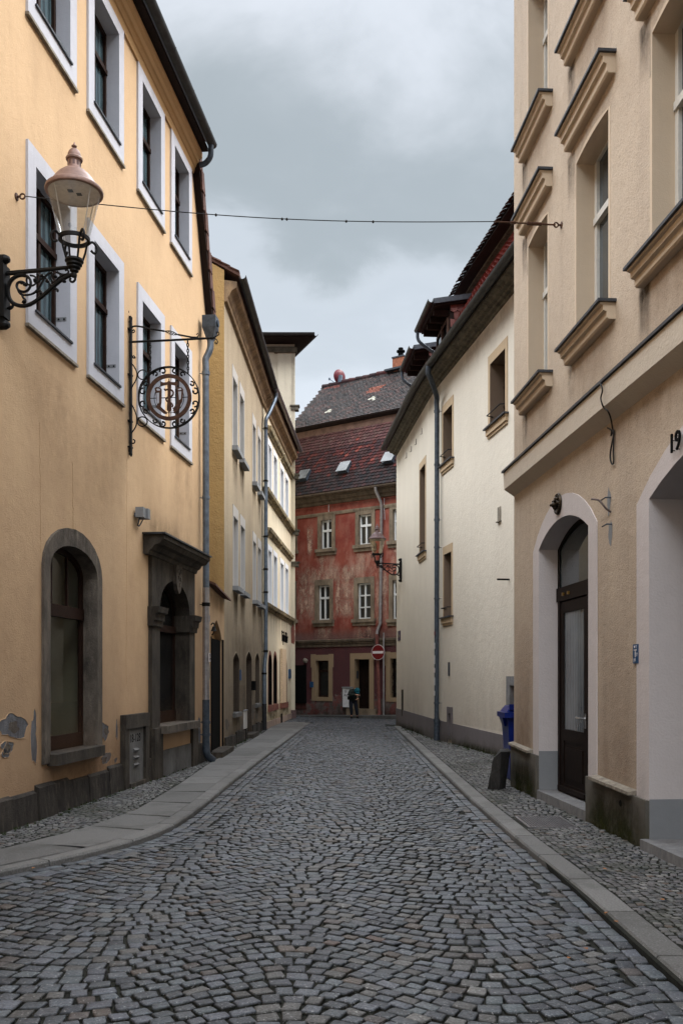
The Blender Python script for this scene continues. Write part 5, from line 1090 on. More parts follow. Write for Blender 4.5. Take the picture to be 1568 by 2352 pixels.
for row, b0 in enumerate((5.50, 9.06)):
    for (y1, y0, lb) in GW: a0_, a1_ = gy(y0), gy(y1); stain(W, TG2, a0_ - .3, a1_ + .3, b0 - .2, b0 - 1.0, 'dirtb', .4); stain(W, TG2, a1_ + .02, a1_ + .34, b0 - .15, b0 - .8, 'dirt', .9, .004)
for (y1, y0, lb) in GW: a0_, a1_ = gy(y0), gy(y1); stain(W, TG2, a0_ - .3, a1_ + .3, 7.84, 7.3, 'dirtb', .35); stain(W, TG2, a1_ + .02, a1_ + .34, 7.82, 7.2, 'dirt', .9, .004)
stain(W, TG2, 0, W.L, 4.27, 3.7, 'dirtb', .5, .003); stain(W, TG2, gy(12.2) + .3, W.L, 2.6, .6, 'dirtb', .45, .003, 'rise'); stain(W, TG2, gy(8.9), gy(9.95), 2.4, .5, 'dirtb', .35, .003, 'rise')
for u0, u1 in ((a1, W.L + .04), (a1c, a0)): stain(W, TG2, u0, u1, .44, .05, 'dirt', .6, .0465, 'blob')
for u0, u1 in ((a1, W.L + .04), (a1c, a0), (0, a0c)): stain(W, TG2, u0, u1, .45, -.02, 'mossd', 1.3, .048, 'rise')
stain(W, TG2, a1c + .02, a1c + .28, .9, .46, 'dirt', .2, .02, 'rise')

# ================================================================ WALL LANTERNS (traced in their own plane, both the same model)
def lantern(Wl, a, zc, reach, metal, glass, lb, k=.000871, mirror=1, wallz=None):
    """a: position along the wall; reach: distance lamp centre - wall"""
    R = Plane(Wl.pt(a, zc, 0), Wl.N, UP, Wl.U)  # R.a = distance from wall, R.b = height
    fx = reach / .80; X = lambda x: max(0.0, reach * (x - 5) / 850) if x < 855 else reach + (x - 855) * k * fx
    Z = lambda y: (1560 - y) * k * fx * 1.0
    P = lambda x, y, o=0: R.pt(X(x), Z(y), o)
    T = thing('wall_lantern', lb, 'wall lantern', tuple(Wl.pt(a, zc)), 'old copper topped wall lanterns'); kk = k * fx
    m = MB()  # wall plate
    pl = [(60, 1470), (60, 2180)]
    for (x1, y0, y1, w) in ((62, 1435, 2215, .05), (85, 1515, 2140, .075)):
        m.hexa([R.pt(0, Z(y1), -w), R.pt(X(x1), Z(y1), -w), R.pt(X(x1), Z(y1), w), R.pt(0, Z(y1), w), R.pt(0, Z(y0), -w), R.pt(X(x1) * .95, Z(y0), -w), R.pt(X(x1) * .95, Z(y0), w), R.pt(0, Z(y0), w)])
    for y in (1435, 2215): m.lathe(R.pt(.0, Z(y), 0), [(.05, 0), (.05, .06), (.03, .10), (0, .11)], 12, Wl.N)
    m.build('wall_plate', M['iron'], T)
    m = MB(); m.tube([P(60, 1612), P(420, 1594), P(790, 1570)], .018 * fx, 8); m.tube([P(60, 1590), P(790, 1560)], .012, 6)
    cur = [([(300, 1640), (240, 1632), (180, 1650), (125, 1700), (100, 1770), (100, 1840), (115, 1900), (150, 1955), (210, 1990), (280, 2000), (350, 1985), (430, 1940), (520, 1870), (610, 1790), (700, 1720), (790, 1670), (860, 1655)], .021),
           ([(300, 1640), (340, 1670), (358, 1720), (350, 1780), (315, 1822), (270, 1832), (225, 1812), (200, 1775), (205, 1730), (245, 1712), (285, 1728), (280, 1760)], .014),
           ([(200, 1780), (235, 1850), (300, 1872), (380, 1860), (440, 1810), (480, 1750), (510, 1690), (550, 1640), (610, 1618)], .011),
           ([(380, 1860), (430, 1835), (470, 1832), (490, 1858), (478, 1875)], .012),
           ([(330, 1640), (310, 1690), (322, 1740), (365, 1765), (410, 1745), (430, 1700), (400, 1655), (350, 1640)], .010),
           ([(430, 1625), (465, 1660), (460, 1710), (430, 1730), (395, 1715)], .010), ([(470, 1700), (520, 1680), (560, 1720), (590, 1770), (620, 1790)], .010),
           ([(600, 1640), (590, 1690), (620, 1730), (665, 1725), (700, 1690), (690, 1640), (650, 1620)], .010), ([(660, 1610), (700, 1640), (760, 1650), (790, 1625), (775, 1598), (750, 1605)], .010),
           ([(620, 1820), (650, 1815), (668, 1835), (660, 1852)], .012), ([(150, 1960), (150, 2000), (120, 2025), (90, 2015)], .014), ([(250, 1850), (270, 1900), (300, 1930), (285, 1965), (262, 1950)], .011),
           ([(820, 1660), (860, 1680), (865, 1720), (835, 1745), (808, 1725), (815, 1695)], .012), ([(650, 1720), (690, 1680), (740, 1655), (790, 1650)], .011)]
    for pts, r in cur: m.tube(smooth_path([P(x, y) for x, y in pts], 4), r * fx, 7)
    for (x, y) in ((300, 1750), (250, 1722), (490, 1655), (550, 1720), (640, 1670), (600, 1780), (410, 1700), (740, 1730), (285, 1950), (125, 2010), (480, 1865)): m.lathe(P(x, y) - UP * .02, [(0, 0), (.020, .01), (.024, .02), (.014, .035), (0, .04)], 8)
    m.build('scroll_bracket', M['iron'], T, smooth=True)
    c = R.pt(reach, 0, 0)
    def lt(name, prof, mat, n=28, par=T): mm = MB(); mm.lathe(c, [(r * fx, z * fx) for r, z in prof], n); return mm.build(name, mat, par, smooth=True)
    zz = lambda y: (1560 - y) * k
    lt('lamp_cup', [(0, zz(1700)), (.024, zz(1690)), (.030, zz(1660)), (.024, zz(1640)), (.045, zz(1620)), (.042, zz(1600)), (.065, zz(1580)), (.062, zz(1562)), (.080, zz(1545)), (.078, zz(1525)), (.095, zz(1505)), (.092, zz(1480)), (.06, zz(1470)), (0, zz(1470))], M['iron'])
    m = MB(); rr = .150 * fx
    for i in range(4):
        w = math.pi / 4 + i * math.pi / 2; d = Wl.N * math.cos(w) + Wl.U * math.sin(w)
        m.tube([c + d * .085 * fx + UP * zz(1490) * fx, c + d * .118 * fx + UP * zz(1370) * fx, c + d * .140 * fx + UP * zz(1245) * fx], .011 * fx, 7)
        q0 = c + d * rr + UP * zz(1250) * fx
        m.tube(smooth_path([q0, q0 + d * .045 + UP * .035, q0 + d * .085 + UP * .01, q0 + d * .095 - UP * .04, q0 + d * .065 - UP * .075, q0 + d * .03 - UP * .055], 4), .013 * fx, 7)
    m.lathe(c, [(.160 * fx, zz(1262) * fx), (.160 * fx, zz(1222) * fx), (.132 * fx, zz(1222) * fx), (.132 * fx, zz(1262) * fx), (.160 * fx, zz(1262) * fx)], 32); m.build('lamp_basket', M['iron'], T, smooth=True)
    lt('lamp_glass', [(.146, zz(1232)), (.262, zz(690))], glass, 40)
    m = MB()
    for i in range(4):
        w = math.pi / 4 + i * math.pi / 2 + .3; d = Wl.N * math.cos(w) + Wl.U * math.sin(w); m.tube([c + d * .140 * fx + UP * zz(1235) * fx, c + d * .25 * fx + UP * zz(695) * fx], .0045 * fx, 6)
    m.build('glass_rod', M['white'], T)
    lt('reflector', [(.0, zz(684)), (.20, zz(684)), (.215, zz(690)), (.262, zz(694)), (.27, zz(680)), (.27, zz(655)), (0, zz(650))], M['lampwhite'])
    m = MB()
    for (dx, dy) in ((-.03, -.03), (.04, .04)): m.box(c.x + dx * fx - .026, c.x + dx * fx + .026, c.y + dy * fx - .026, c.y + dy * fx + .026, c.z + zz(689) * fx, c.z + zz(684) * fx)
    m.build('led_unit', M['lead'], T)
    lt('lamp_roof', [(.262, zz(700)), (.290, zz(694)), (.294, zz(676)), (.286, zz(650)), (.262, zz(636)), (.240, zz(610)), (.21, zz(555)), (.17, zz(495)), (.12, zz(445)), (.07, zz(420)), (.066, zz(412)), (.066, zz(300)), (.062, zz(298))], metal, 40)
    lt('chimney_cap', [(.066, zz(310)), (.083, zz(308)), (.086, zz(290)), (.078, zz(275)), (.068, zz(268)), (.066, zz(240)), (.055, zz(205)), (.035, zz(180)), (.014, zz(170)), (.010, zz(160)), (.026, zz(148)), (.028, zz(138)), (.012, zz(128)), (.008, zz(110)), (.003, zz(92)), (0, zz(88))], metal, 32)
    m = MB()
    for i in range(10):
        w = 2 * math.pi * i / 10; d = Wl.N * math.cos(w) + Wl.U * math.sin(w); t = Vector((-d.y, d.x, 0)); q0 = c + d * .0665 * fx + UP * zz(355) * fx
        m.add([q0 - t * .011 - UP * .024, q0 + t * .011 - UP * .024, q0 + t * .011 + UP * .024, q0 - t * .011 + UP * .024], [(0, 1, 2, 3)])
    m.build('vent_slot', M['copperd'], T)
    return T
aL = WA.a(1.0); zL = WA.px(1.0, 620.5)[1]
lantern(WA, aL, zL, .80, M['copper'], M['glassclear'], 'large near lantern with a pale copper hood on the ochre wall')
WF0 = FS[0]; aR, zR = WF0.px(922, 1292)
lantern(WF0, aR, zR - .02, .80, M['copperd'], M['glassyellow'], 'distant lantern with a dull violet hood on the cream wall, before the red house')

# ================================================================ GUILD SIGN on the ochre house
sa, sz = WA.px(296, 1556); GS = Plane(WA.pt(sa, 0, 0), WA.N, UP, WA.U)
def gpx(x, y, o=0): 
    a_, b_ = GS.px(*q('gs', x, y)); return GS.pt(a_, b_, o)
TS = thing('guild_sign', 'wrought iron guild sign with a rusty ring emblem hanging on chains from a scrolled arm', 'sign', tuple(gpx(120, 1200)))
ax0 = GS.px(*q('gs', 120, 600))[0]
m = MB(); zt = gpx(120, 230).z; zb = gpx(120, 2080).z; m.wbox(WA, sa - .035, sa + .035, zb, zt, .02 + 0 * ax0, .045)
for x, y, s in ((95, 160, 1), (150, 240, -1), (90, 2080, 1), (150, 2070, -1)): m.tube(smooth_path([gpx(120, y + 60 * (1 if y < 1000 else -1)), gpx(x, y + 30), gpx(x - 12 * s, y), gpx(x + 12 * s, y - 22), gpx(x + 22 * s, y + 4), gpx(x + 6 * s, y + 18)], 4), .009, 6)
for y in (400, 1010, 1630, 1980): m.wbox(WA, sa - .05, sa + .05, gpx(120, y).z - .012, gpx(120, y).z + .012, 0, .05)
m.build('wall_bar', M['iron'], TS)
m = MB()
m.tube([gpx(125, 566), gpx(700, 540), gpx(1260, 510)], .017, 8)
m.tube(smooth_path([gpx(1250, 512), gpx(1290, 490), gpx(1330, 465), gpx(1325, 435), gpx(1298, 435), gpx(1300, 455)], 4), .008, 6); m.tube(smooth_path([gpx(1250, 512), gpx(1295, 530), gpx(1312, 560), gpx(1300, 590), gpx(1278, 578), gpx(1290, 562)], 4), .008, 6)
m.tube(smooth_path([gpx(130, 440), gpx(150, 380), gpx(200, 352), gpx(290, 362), gpx(400, 388), gpx(600, 420)], 5), .013, 7); m.tube(smooth_path([gpx(130, 420), gpx(165, 440), (gpx(198, 428)), gpx(192, 402), gpx(172, 410)], 5), .008, 6)
m.tube([gpx(780, 465), gpx(960, 500), gpx(1050, 505)], .013, 7); m.tube(smooth_path([gpx(1000, 505), gpx(1040, 495), gpx(1058, 470), gpx(1045, 452), gpx(1030, 465)], 4), .007, 6)
for k in range(4):
    m.tube([gpx(600 + 180 * t / 16, 420 + 45 * t / 16) + (UP * math.cos(k * math.pi / 2 + t * .55) + WA.U * math.sin(k * math.pi / 2 + t * .55)) * .028 * math.sin(math.pi * t / 16) for t in range(17)], .005, 5)
m.build('arm', M['iron'], TS, smooth=True)
m = MB()
m.tube(smooth_path([gpx(185, 745), gpx(205, 775), gpx(180, 778), gpx(168, 750), gpx(150, 745), gpx(135, 790), gpx(160, 850), gpx(205, 915), gpx(233, 1000), (gpx(215, 1080)), gpx(165, 1170), gpx(138, 1270), gpx(145, 1370), gpx(190, 1460), gpx(225, 1560), gpx(230, 1640), gpx(205, 1720), gpx(150, 1800), gpx(135, 1850), gpx(150, 1915), gpx(190, 1925), gpx(203, 1890), gpx(180, 1875)], 5), .0095, 6)
for cx_, cy_ in ((308, 1005), (303, 1635)): m.tube([gpx(cx_ + 66 * math.cos(t * math.pi / 12), cy_ + 64 * math.sin(t * math.pi / 12)) for t in range(25)], .0095, 6)
m.build('side_scroll', M['iron'], TS, smooth=True)
def chain(x0, y0, x1, y1):
    A = gpx(x0, y0); B = gpx(x1, y1); n = 11; m = MB(); d = (B - A).normalized(); u = WA.N; v = d.cross(u)
    for i in range(n):
        c = A.lerp(B, (i + .5) / n); L = (B - A).length / n * .66; s = u if i % 2 else v
        m.tube([c + d * L * math.cos(t * math.pi / 5) + s * L * .5 * math.sin(t * math.pi / 5) for t in range(11)], .0075, 5, caps=False)
    m.build('chain', M['iron'], TS)
chain(408, 570, 408, 985); chain(912, 545, 918, 980)
def ringgs(cx_, cy_, rx, ry, r, name, mat, flat=None):
    m = MB(); n = 56
    if flat:
        P1 = [(GS.px(*q('gs', cx_ + rx * math.cos(t), cy_ + ry * math.sin(t)))) for t in [2 * math.pi * i / n for i in range(n)]]; P2 = [(GS.px(*q('gs', cx_ + (rx - flat) * math.cos(t), cy_ + (ry - flat) * math.sin(t)))) for t in [2 * math.pi * i / n for i in range(n)]]
        m.strip(GS, P1, .012, P2, .012); m.strip(GS, P1, -.012, P2, -.012); m.strip(GS, P1, .012, P1, -.012); m.strip(GS, P2, .012, P2, -.012)
    else:
        P1 = [(GS.px(*q('gs', cx_ + rx * math.cos(t), cy_ + ry * math.sin(t)))) for t in [2 * math.pi * i / n for i in range(n)]]; P2 = [(GS.px(*q('gs', cx_ + (rx - 12) * math.cos(t), cy_ + (ry - 12) * math.sin(t)))) for t in [2 * math.pi * i / n for i in range(n)]]
        m.strip(GS, P1, .03, P2, .03); m.strip(GS, P1, -.03, P2, -.03); m.strip(GS, P1, .03, P1, -.03); m.strip(GS, P2, .03, P2, -.03)
    return m.build(name, mat, TS)
ringgs(660, 1312, 412, 416, .01, 'outer_ring', M['iron']); ringgs(660, 1308, 302, 312, .01, 'rusty_ring', M['rust'], flat=50)
m = MB()
for cen in (0, 90, 180, 270):
    for s in (-1, 1):
        for off, r0 in ((13, 46), (30, 34)):
            w = math.radians(cen + s * off); c = (660 + 358 * math.cos(w), 1310 + 362 * math.sin(w)); tx = (-math.sin(w) * s, math.cos(w) * s); nx = (math.cos(w), math.sin(w)); pts = []
            for i in range(15):
                t = i / 14; ang = math.pi * (1.0 - 1.75 * t) ; rr = r0 * (1 - .55 * t); pts.append(gpx(c[0] + nx[0] * rr * math.sin(ang) * 1.0 + tx[0] * rr * math.cos(ang) * -1, c[1] + nx[1] * rr * math.sin(ang) + tx[1] * rr * math.cos(ang) * -1))
            m.tube(pts, [.0115] * 11 + [.014, .016, .017, .014], 6)
m.tube([gpx(412, 1322), gpx(910, 1305)], .006, 6); m.tube([gpx(660, 1058), gpx(660, 1570)], .006, 6); m.tube([gpx(662 + 200 * math.cos(t * math.pi / 18), 1318 + 200 * math.sin(t * math.pi / 18)) for t in range(37)], .005, 5)
m.build('inner_scrolls', M['iron'], TS, smooth=True)
def gflat(pts, o0=-.012, o1=.012): P_ = [GS.px(*q('gs', x, y)) for x, y in pts]; mm.prism(GS, P_, o0, o1)
mm = MB()
gflat([(545, 1095), (590, 1112), (640, 1108), (660, 1082), (685, 1106), (735, 1108), (775, 1092), (770, 1158), (730, 1145), (690, 1138), (680, 1200), (682, 1350), (692, 1420), (690, 1480), (672, 1505), (650, 1505), (634, 1480), (635, 1420), (645, 1350), (645, 1200), (640, 1138), (595, 1145), (548, 1160)])
gflat([(470, 1185), (500, 1172), (540, 1180), (562, 1200), (558, 1380), (548, 1430), (568, 1450), (600, 1480), (635, 1512), (630, 1532), (590, 1528), (545, 1490), (505, 1462), (487, 1440), (505, 1415), (480, 1240)])
gflat([(770, 1190), (800, 1175), (838, 1180), (850, 1200), (845, 1310), (835, 1370), (815, 1400), (800, 1470), (770, 1490), (742, 1525), (722, 1520), (735, 1490), (712, 1492), (728, 1462), (708, 1465), (730, 1440), (770, 1400), (765, 1360)])
EMB = mm.build('emblem', M['rust'], TS)
m = MB(); m.tube(smooth_path([gpx(600, 1195), gpx(612, 1212), gpx(650, 1200), gpx(700, 1215), gpx(718, 1250), gpx(700, 1290), gpx(650, 1305), gpx(622, 1330), gpx(640, 1365), gpx(690, 1385), gpx(710, 1415), gpx(700, 1440)], 5), .013, 7); m.build('snake', M['rust'], EMB, smooth=True)
mm = MB(); gflat([(495, 1255), (532, 1250), (530, 1380), (515, 1400), (503, 1380)], -.0135, .0135); gflat([(790, 1235), (830, 1232), (824, 1330), (800, 1350)], -.0135, .0135); gflat([(493, 1200), (515, 1192), (545, 1205), (540, 1222), (505, 1222)], -.0135, .0135); gflat([(782, 1200), (815, 1190), (832, 1198), (826, 1212), (790, 1215)], -.0135, .0135); mm.build('emblem_inlay', M['trimwhite'], EMB)

# ================================================================ WIRE
a, b = WA.px(38, 452); A = WA.pt(a, b, .0); a2, b2 = W.px(1289, 517); B = W.pt(a2, b2, 0)
WI = thing('overhead_wire', 'thin steel wire with hooks stretched across the street between two houses', 'wire', tuple((A + B) / 2))
A1 = A + WA.N * .10; B1 = B + W.N * .08; B2 = B1.lerp(A1, .13)
m = MB(); m.tube([A1.lerp(B2, t / 24) - UP * .10 * math.sin(math.pi * t / 24) for t in range(25)], .0052, 6); m.build('cable', M['cable'], WI)
for C_, n_, T_ in ((A, WA, A1), (B, W, B1)):
    m = MB(); m.lathe(C_, [(.04, 0), (.04, .01), (.012, .014), (.012, .05), (0, .05)], 12, n_.N); c = C_ + n_.N * .07
    m.tube([c + (n_.N * math.cos(t * math.pi / 8) + UP * math.sin(t * math.pi / 8)) * .028 for t in range(17)], .009, 6)
    m.build('hook', M['rust'], WI)
m = MB(); m.tube([B1, B1.lerp(A1, .03)], .010, 6); m.tube([B1.lerp(A1, .03), B1.lerp(A1, .06)], .022, 8); m.tube([B1.lerp(A1, .06), B2], .009, 6); m.tube([B1.lerp(A1, .085), B1.lerp(A1, .095)], .02, 6)
m.build('turnbuckle', M['rust'], WI)
m = MB()
for t in (.38, .52, .53, .66, .72): c = A1.lerp(B2, t) - UP * .10 * math.sin(math.pi * t); m.lathe(c - UP * .01, [(0, -.012), (.013, 0), (.013, .016), (0, .03)], 8)
m.build('clamp', M['cable'], WI)
# ================================================================ GROUND
def sstep(a, b, t): t = np.clip((t - a) / (b - a), 0, 1); return t * t * (3 - 2 * t)
def lerp_pts(P, y):  # x of a polyline at depth y
    ys = [p[1] for p in P]; xs = [p[0] for p in P]; return np.interp(y, ys, xs)
KL = [(-3.75, -8), (-3.7, 5.8), (-3.35, 6.7), (-2.82, 7.57), (-2.40, 8.25), (-2.085, 8.87), (-1.93, 9.4), (-1.823, 9.97), (-1.77, 10.8), (-1.74, 11.7), (-1.70, 14.06), (-1.58, 18.06), (-1.397, 23.66), (-1.2, 30.0), (-1.10, 32.3), (-1.12, 32.8)]
IL = [(-4.6, -8), (-4.25, 5.8), (-3.9, 6.8), (-3.55, 7.6), (-3.18, 8.53), (-2.765, 9.63), (-2.486, 11.1), (-2.44, 13.66), (-2.467, 17.1), (-2.33, 23.0), (-2.26, 26.5), (-2.30, 29.5), (-2.05, 33.5)]
def wallx(y):
    y = np.asarray(y, float)
    return np.where(y < 17.9, -4.592 + .1105 * y, np.where(y < 20.3, -2.60, np.where(y < 28.02, -3.027 + .02143 * y, -3.878 + .05286 * y)))
def wallxr(y):
    y = np.asarray(y, float); f = np.interp(y, [14.2, 23.2, 24.0, 24.8, 31.0], [3.92, 2.538, 2.434, 2.35, 1.86])
    return np.where(y < 13.5, 3.47 - .0686 * y, np.where(y < 14.2, 3.9, f))
def zroad(x, y):
    c = .035 * np.clip(1 - ((x - .1) / 2.0) ** 2, 0, 1) * (1 - sstep(29, 33, y))
    far = np.clip((38.0 - y), 0, 10) * 0
    return -.055 + .055 * sstep(25, 34, y) + c * .6 + far
EN = WE.N
def eo(x, y): # distance in front of the red wall
    return (np.asarray(x) - WE.O.x) * EN.x + (np.asarray(y) - WE.O.y) * EN.y
def ring_mesh(name, cx, cy, cz, ang, w, l, col, mat, levels, tilt, jit, skew=None):
    n = len(cx); oct_ = np.array([(-.5, -.41), (-.44, -.5), (.44, -.5), (.5, -.41), (.5, .41), (.44, .5), (-.44, .5), (-.5, .41)])
    K = len(levels); V = np.zeros((n, K, 8, 3)); J = rng.uniform(-jit, jit, (n, 8, 2)); J[:, 1] = J[:, 0] * .7 + J[:, 1] * .3
    ca, sa_ = np.cos(ang)[:, None], np.sin(ang)[:, None]
    for k, (s, z) in enumerate(levels):
        lx = (oct_[:, 0] + J[:, :, 0]) * w[:, None]; ly = (oct_[:, 1] + J[:, :, 1]) * l[:, None]
        m = np.minimum(w, l)[:, None]; inset = s * m; r = np.sqrt(lx ** 2 + ly ** 2) + 1e-9
        lx = lx * (1 - inset / r * .9); ly = ly * (1 - inset / r * .9)
        if skew is not None: lx = lx + ly * skew[:, None]
        V[:, k, :, 0] = cx[:, None] + lx * ca - ly * sa_; V[:, k, :, 1] = cy[:, None] + lx * sa_ + ly * ca
        V[:, k, :, 2] = cz[:, None] + z + tilt[:, 0:1] * lx + tilt[:, 1:2] * ly
    nv = n * K * 8; me = bpy.data.meshes.new(name); base = (np.arange(n) * K * 8)[:, None]
    quads = []
    for k in range(K - 1):
        for i in range(8):
            j = (i + 1) % 8; quads.append((k * 8 + i, k * 8 + j, (k + 1) * 8 + j, (k + 1) * 8 + i))
    qd = np.array(quads); top = np.arange((K - 1) * 8, K * 8)
    Q = (base[:, :, None] + qd[None]).reshape(n, -1); T_ = base + top[None]
    loops = np.concatenate([Q, T_], axis=1).ravel(); nf = len(quads) + 1
    tot = np.tile(np.array([4] * len(quads) + [8]), n); start = np.concatenate([[0], np.cumsum(tot)[:-1]])
    me.vertices.add(nv); me.vertices.foreach_set('co', V.reshape(-1)); me.loops.add(len(loops)); me.loops.foreach_set('vertex_index', loops.astype(np.int32))
    me.polygons.add(n * nf); me.polygons.foreach_set('loop_start', start.astype(np.int32)); me.polygons.foreach_set('loop_total', tot.astype(np.int32))
    me.update(calc_edges=True)
    at = me.color_attributes.new('Col', 'FLOAT_COLOR', 'CORNER'); per = len(quads) * 4 + 8
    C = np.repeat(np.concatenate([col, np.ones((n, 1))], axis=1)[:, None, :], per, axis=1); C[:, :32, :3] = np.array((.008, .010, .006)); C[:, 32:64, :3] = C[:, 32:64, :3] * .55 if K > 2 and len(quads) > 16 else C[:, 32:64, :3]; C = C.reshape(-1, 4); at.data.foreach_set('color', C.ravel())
    sm = np.tile(np.array([True] * len(quads) + [True]), n); me.polygons.foreach_set('use_smooth', sm)
    me.materials.append(mat); me.validate(); o = bpy.data.objects.new(name, me); COL.objects.link(o); return o
def stone_cols(n, base, var, special):
    c = np.array(base)[None] * rng.uniform(1 - var, 1 + var, (n, 1)) * rng.uniform(.965, 1.035, (n, 3))
    u = rng.uniform(0, 1, n); acc = 0
    for p, col in special:
        s = (u >= acc) & (u < acc + p); acc += p; c[s] = np.array(col)[None] * rng.uniform(.7, 1.25, (s.sum(), 1))
    return np.clip(c, 0, 1)
# cobbles: segmental arcs laid across the carriageway
X, Y, Aa, Wd_, Ld = [], [], [], [], []
def edge_rows(P, sgn, k, size):
    for r in range(k):
        off = (r + .5) * .113 + .006; y = 1.5
        while y < 32.2:
            x = lerp_pts(P, y) + sgn * off; x2 = lerp_pts(P, y + .05) + sgn * off; d = math.atan2(.05, x2 - x); L = random.uniform(.12, .19); ds = math.sin(d)
            X.append(x); Y.append(y); Aa.append(d - math.pi / 2); Wd_.append(.104); Ld.append(L - .012); y += L * max(ds, .3)
edge_rows(KL, 1, 3, .11)
KR = [(1.80, -8), (1.80, 5.16), (1.805, 6.8), (1.75, 8.9), (1.708, 12), (1.73, 23), (1.73, 30.4)]
edge_rows(KR, -1, 2, .11)
per = 1.46; Rr = per / 2 / math.sin(math.radians(50)); pitch = .120
for n in range(int((39.5 - .8) / pitch)):
    y0 = .8 + n * pitch; shift = .35 * math.sin(y0 * .23) + .12 * math.sin(y0 * .9)
    for kx in range(-6, 8):
        cxm = kx * per + .2 + shift; L = 2 * math.radians(50) * Rr; m_ = int(L / .114); 
        continue
        while ph < math.radians(50) - .03:
            w = random.uniform(.092, .150); dph = w / Rr; pc = ph + dph / 2; ph += dph
            x = cxm + Rr * math.sin(pc); y = y0 + Rr * (math.cos(pc) - math.cos(math.radians(50))) * .92
            X.append(x); Y.append(y); Aa.append(-pc * .92); Wd_.append(w - .012); Ld.append(pitch * (1.0 if abs(pc) < .5 else .86) - .008)
for n in range(int((39.5 - .8) / pitch)):
    y0 = .8 + n * pitch; x = -5.5 + random.uniform(0, .1)
    while x < 8.5:
        w = random.uniform(.096, .142); P1 = 2.35 + .5 * math.sin(y0 * .11); fs = lambda x_: .34 * math.sin(2 * math.pi * (x_ + .5 + .55 * math.sin(y0 * .31)) / P1) + .07 * math.sin(x_ * 4.1 + y0 * .5)
        sl = (fs(x + .06) - fs(x - .06)) / .12; cs = 1 / math.sqrt(1 + sl * sl); xc = x + w * cs / 2; yc = y0 + fs(xc)
        X.append(xc); Y.append(yc); Aa.append(math.atan(sl) * .8); Wd_.append(w - .014); Ld.append(pitch * max(cs, .74) - .016); x += w * cs
X = np.array(X); Y = np.array(Y); Aa = np.array(Aa); Wd_ = np.array(Wd_); Ld = np.array(Ld); nedge = 0
ne = len(X); idx = np.arange(ne)
xl = lerp_pts(KL, Y); xr = lerp_pts(KR, Y); first = np.isclose(Wd_, .104)
ins = np.where(Y < 32.0, (X > xl + .35) & (X < xr - .235), True)
far = Y >= 32.0
ok_far = (X > np.where(Y < 32.9, xl + .1, np.where(Y < 36, wallx(Y) + .12, -3.6))) & (eo(X, Y) > .95) & ~((Y < 31.15 - (X - 1.86) * .7) & (X > 1.75))
keep = np.where(first, (Y < 32.2) & ~((X > 1.3) & (Y > 30.4)), np.where(far, ok_far, ins | ((Y > 30.5) & (X > 1.3) & (X < 9) & (Y > 31.2 - (X - 1.86) * .7)))) & (Y > 1.4)
keep &= ~((Y > 30.5) & (X > 1.86) & (Y < 31.15 - (X - 1.86) * .7)) & (Y < 39.5) & (X < 9)
X, Y, Aa, Wd_, Ld = [v[keep] for v in (X, Y, Aa, Wd_, Ld)]; n = len(X)
Z_ = zroad(X, Y) + rng.uniform(-.005, .005, n)
wear = 1 + .10 * np.sin(X * 2.9 + .6 * np.sin(Y * .35)) * np.cos(Y * .21) + .07 * np.sin(Y * .9 + X * 1.3) * np.sin(X * 1.7 - Y * .5)
Aa = Aa + rng.uniform(-.06, .06, n); tl = rng.uniform(-.05, .05, (n, 2))
cols = stone_cols(n, (.086, .101, .120), .38, ((.035, (.085, .070, .060)), (.03, (.075, .066, .064)), (.07, (.042, .051, .066)), (.03, (.145, .147, .145)), (.12, (.092, .094, .094)), (.004, (.09, .06, .05))))
cols = np.clip(cols * wear[:, None] * .88, 0, 1)
o = ring_mesh('road', X, Y, Z_, Aa, Wd_ * rng.uniform(.93, 1.03, n), Ld * rng.uniform(.92, 1.05, n), cols, M['cobble'], ((0, -.035), (.008, -.008), (.045, -.0015), (.14, .001)), tl, .055, rng.uniform(-.12, .12, n)); struct(o)
# bed of the paving between the stones, one sheet
m = MB(); gx = [-4.6, -3.7, -2.8, -2, -1, 0, 1, 1.9, 2.6, 3.4, 4.2]; gyv = [-8, 0] + list(np.arange(2, 41, 1.5))
pts = [[(x, y, float(zroad(x, y)) - .016) for x in gx] for y in gyv]; base = [p for row in pts for p in row]; nx = len(gx)
m.add(base, [(j * nx + i, j * nx + i + 1, (j + 1) * nx + i + 1, (j + 1) * nx + i) for j in range(len(gyv) - 1) for i in range(nx - 1)]); struct(m.build('paving_bed', M['joint']))
m = MB(); m.quad((-400, -400, -.13), (400, -400, -.13), (400, 400, -.13), (-400, 400, -.13)); struct(m.build('ground', M['joint']))
m = MB(); m.box(4.2, 14, 20, 40, -.12, -.012); m.box(-9, -4.6, 34, 42, -.12, -.012); struct(m.build('side_street', M['slab'] if 0 else M['greypanel']))
# raised pavement beds
def bedpoly(name, left, right, z):
    m = MB(); k = len(left)
    for i in range(k - 1): m.add([(*left[i], z), (*right[i], z), (*right[i + 1], z), (*left[i + 1], z), (*left[i], -.2), (*right[i], -.2), (*right[i + 1], -.2), (*left[i + 1], -.2)], [(0, 1, 2, 3), (1, 5, 6, 2), (0, 3, 7, 4)])
    m.add([(*left[-1], z), (*right[-1], z), (*right[-1], -.2), (*left[-1], -.2)], [(0, 1, 2, 3)]); return struct(m.build(name, M['joint']))
ysl = [-8, 2, 5.8, 6.7, 7.57, 8.25, 8.87, 9.4, 10, 10.8, 11.7, 14, 16, 17.9, 19, 20.3, 23, 25, 27, 28.1, 30, 31, 32.3, 33.0]
bedpoly('pavement_bed', [(float(wallx(y)) - .3, y) for y in ysl], [(float(lerp_pts(KL, y)) - .03, y) for y in ysl], -.014)
ysr = [-8, 2, 5, 8, 11, 13.4, 13.5, 14.1, 16, 19, 23.2, 24.8, 28, 30.4]
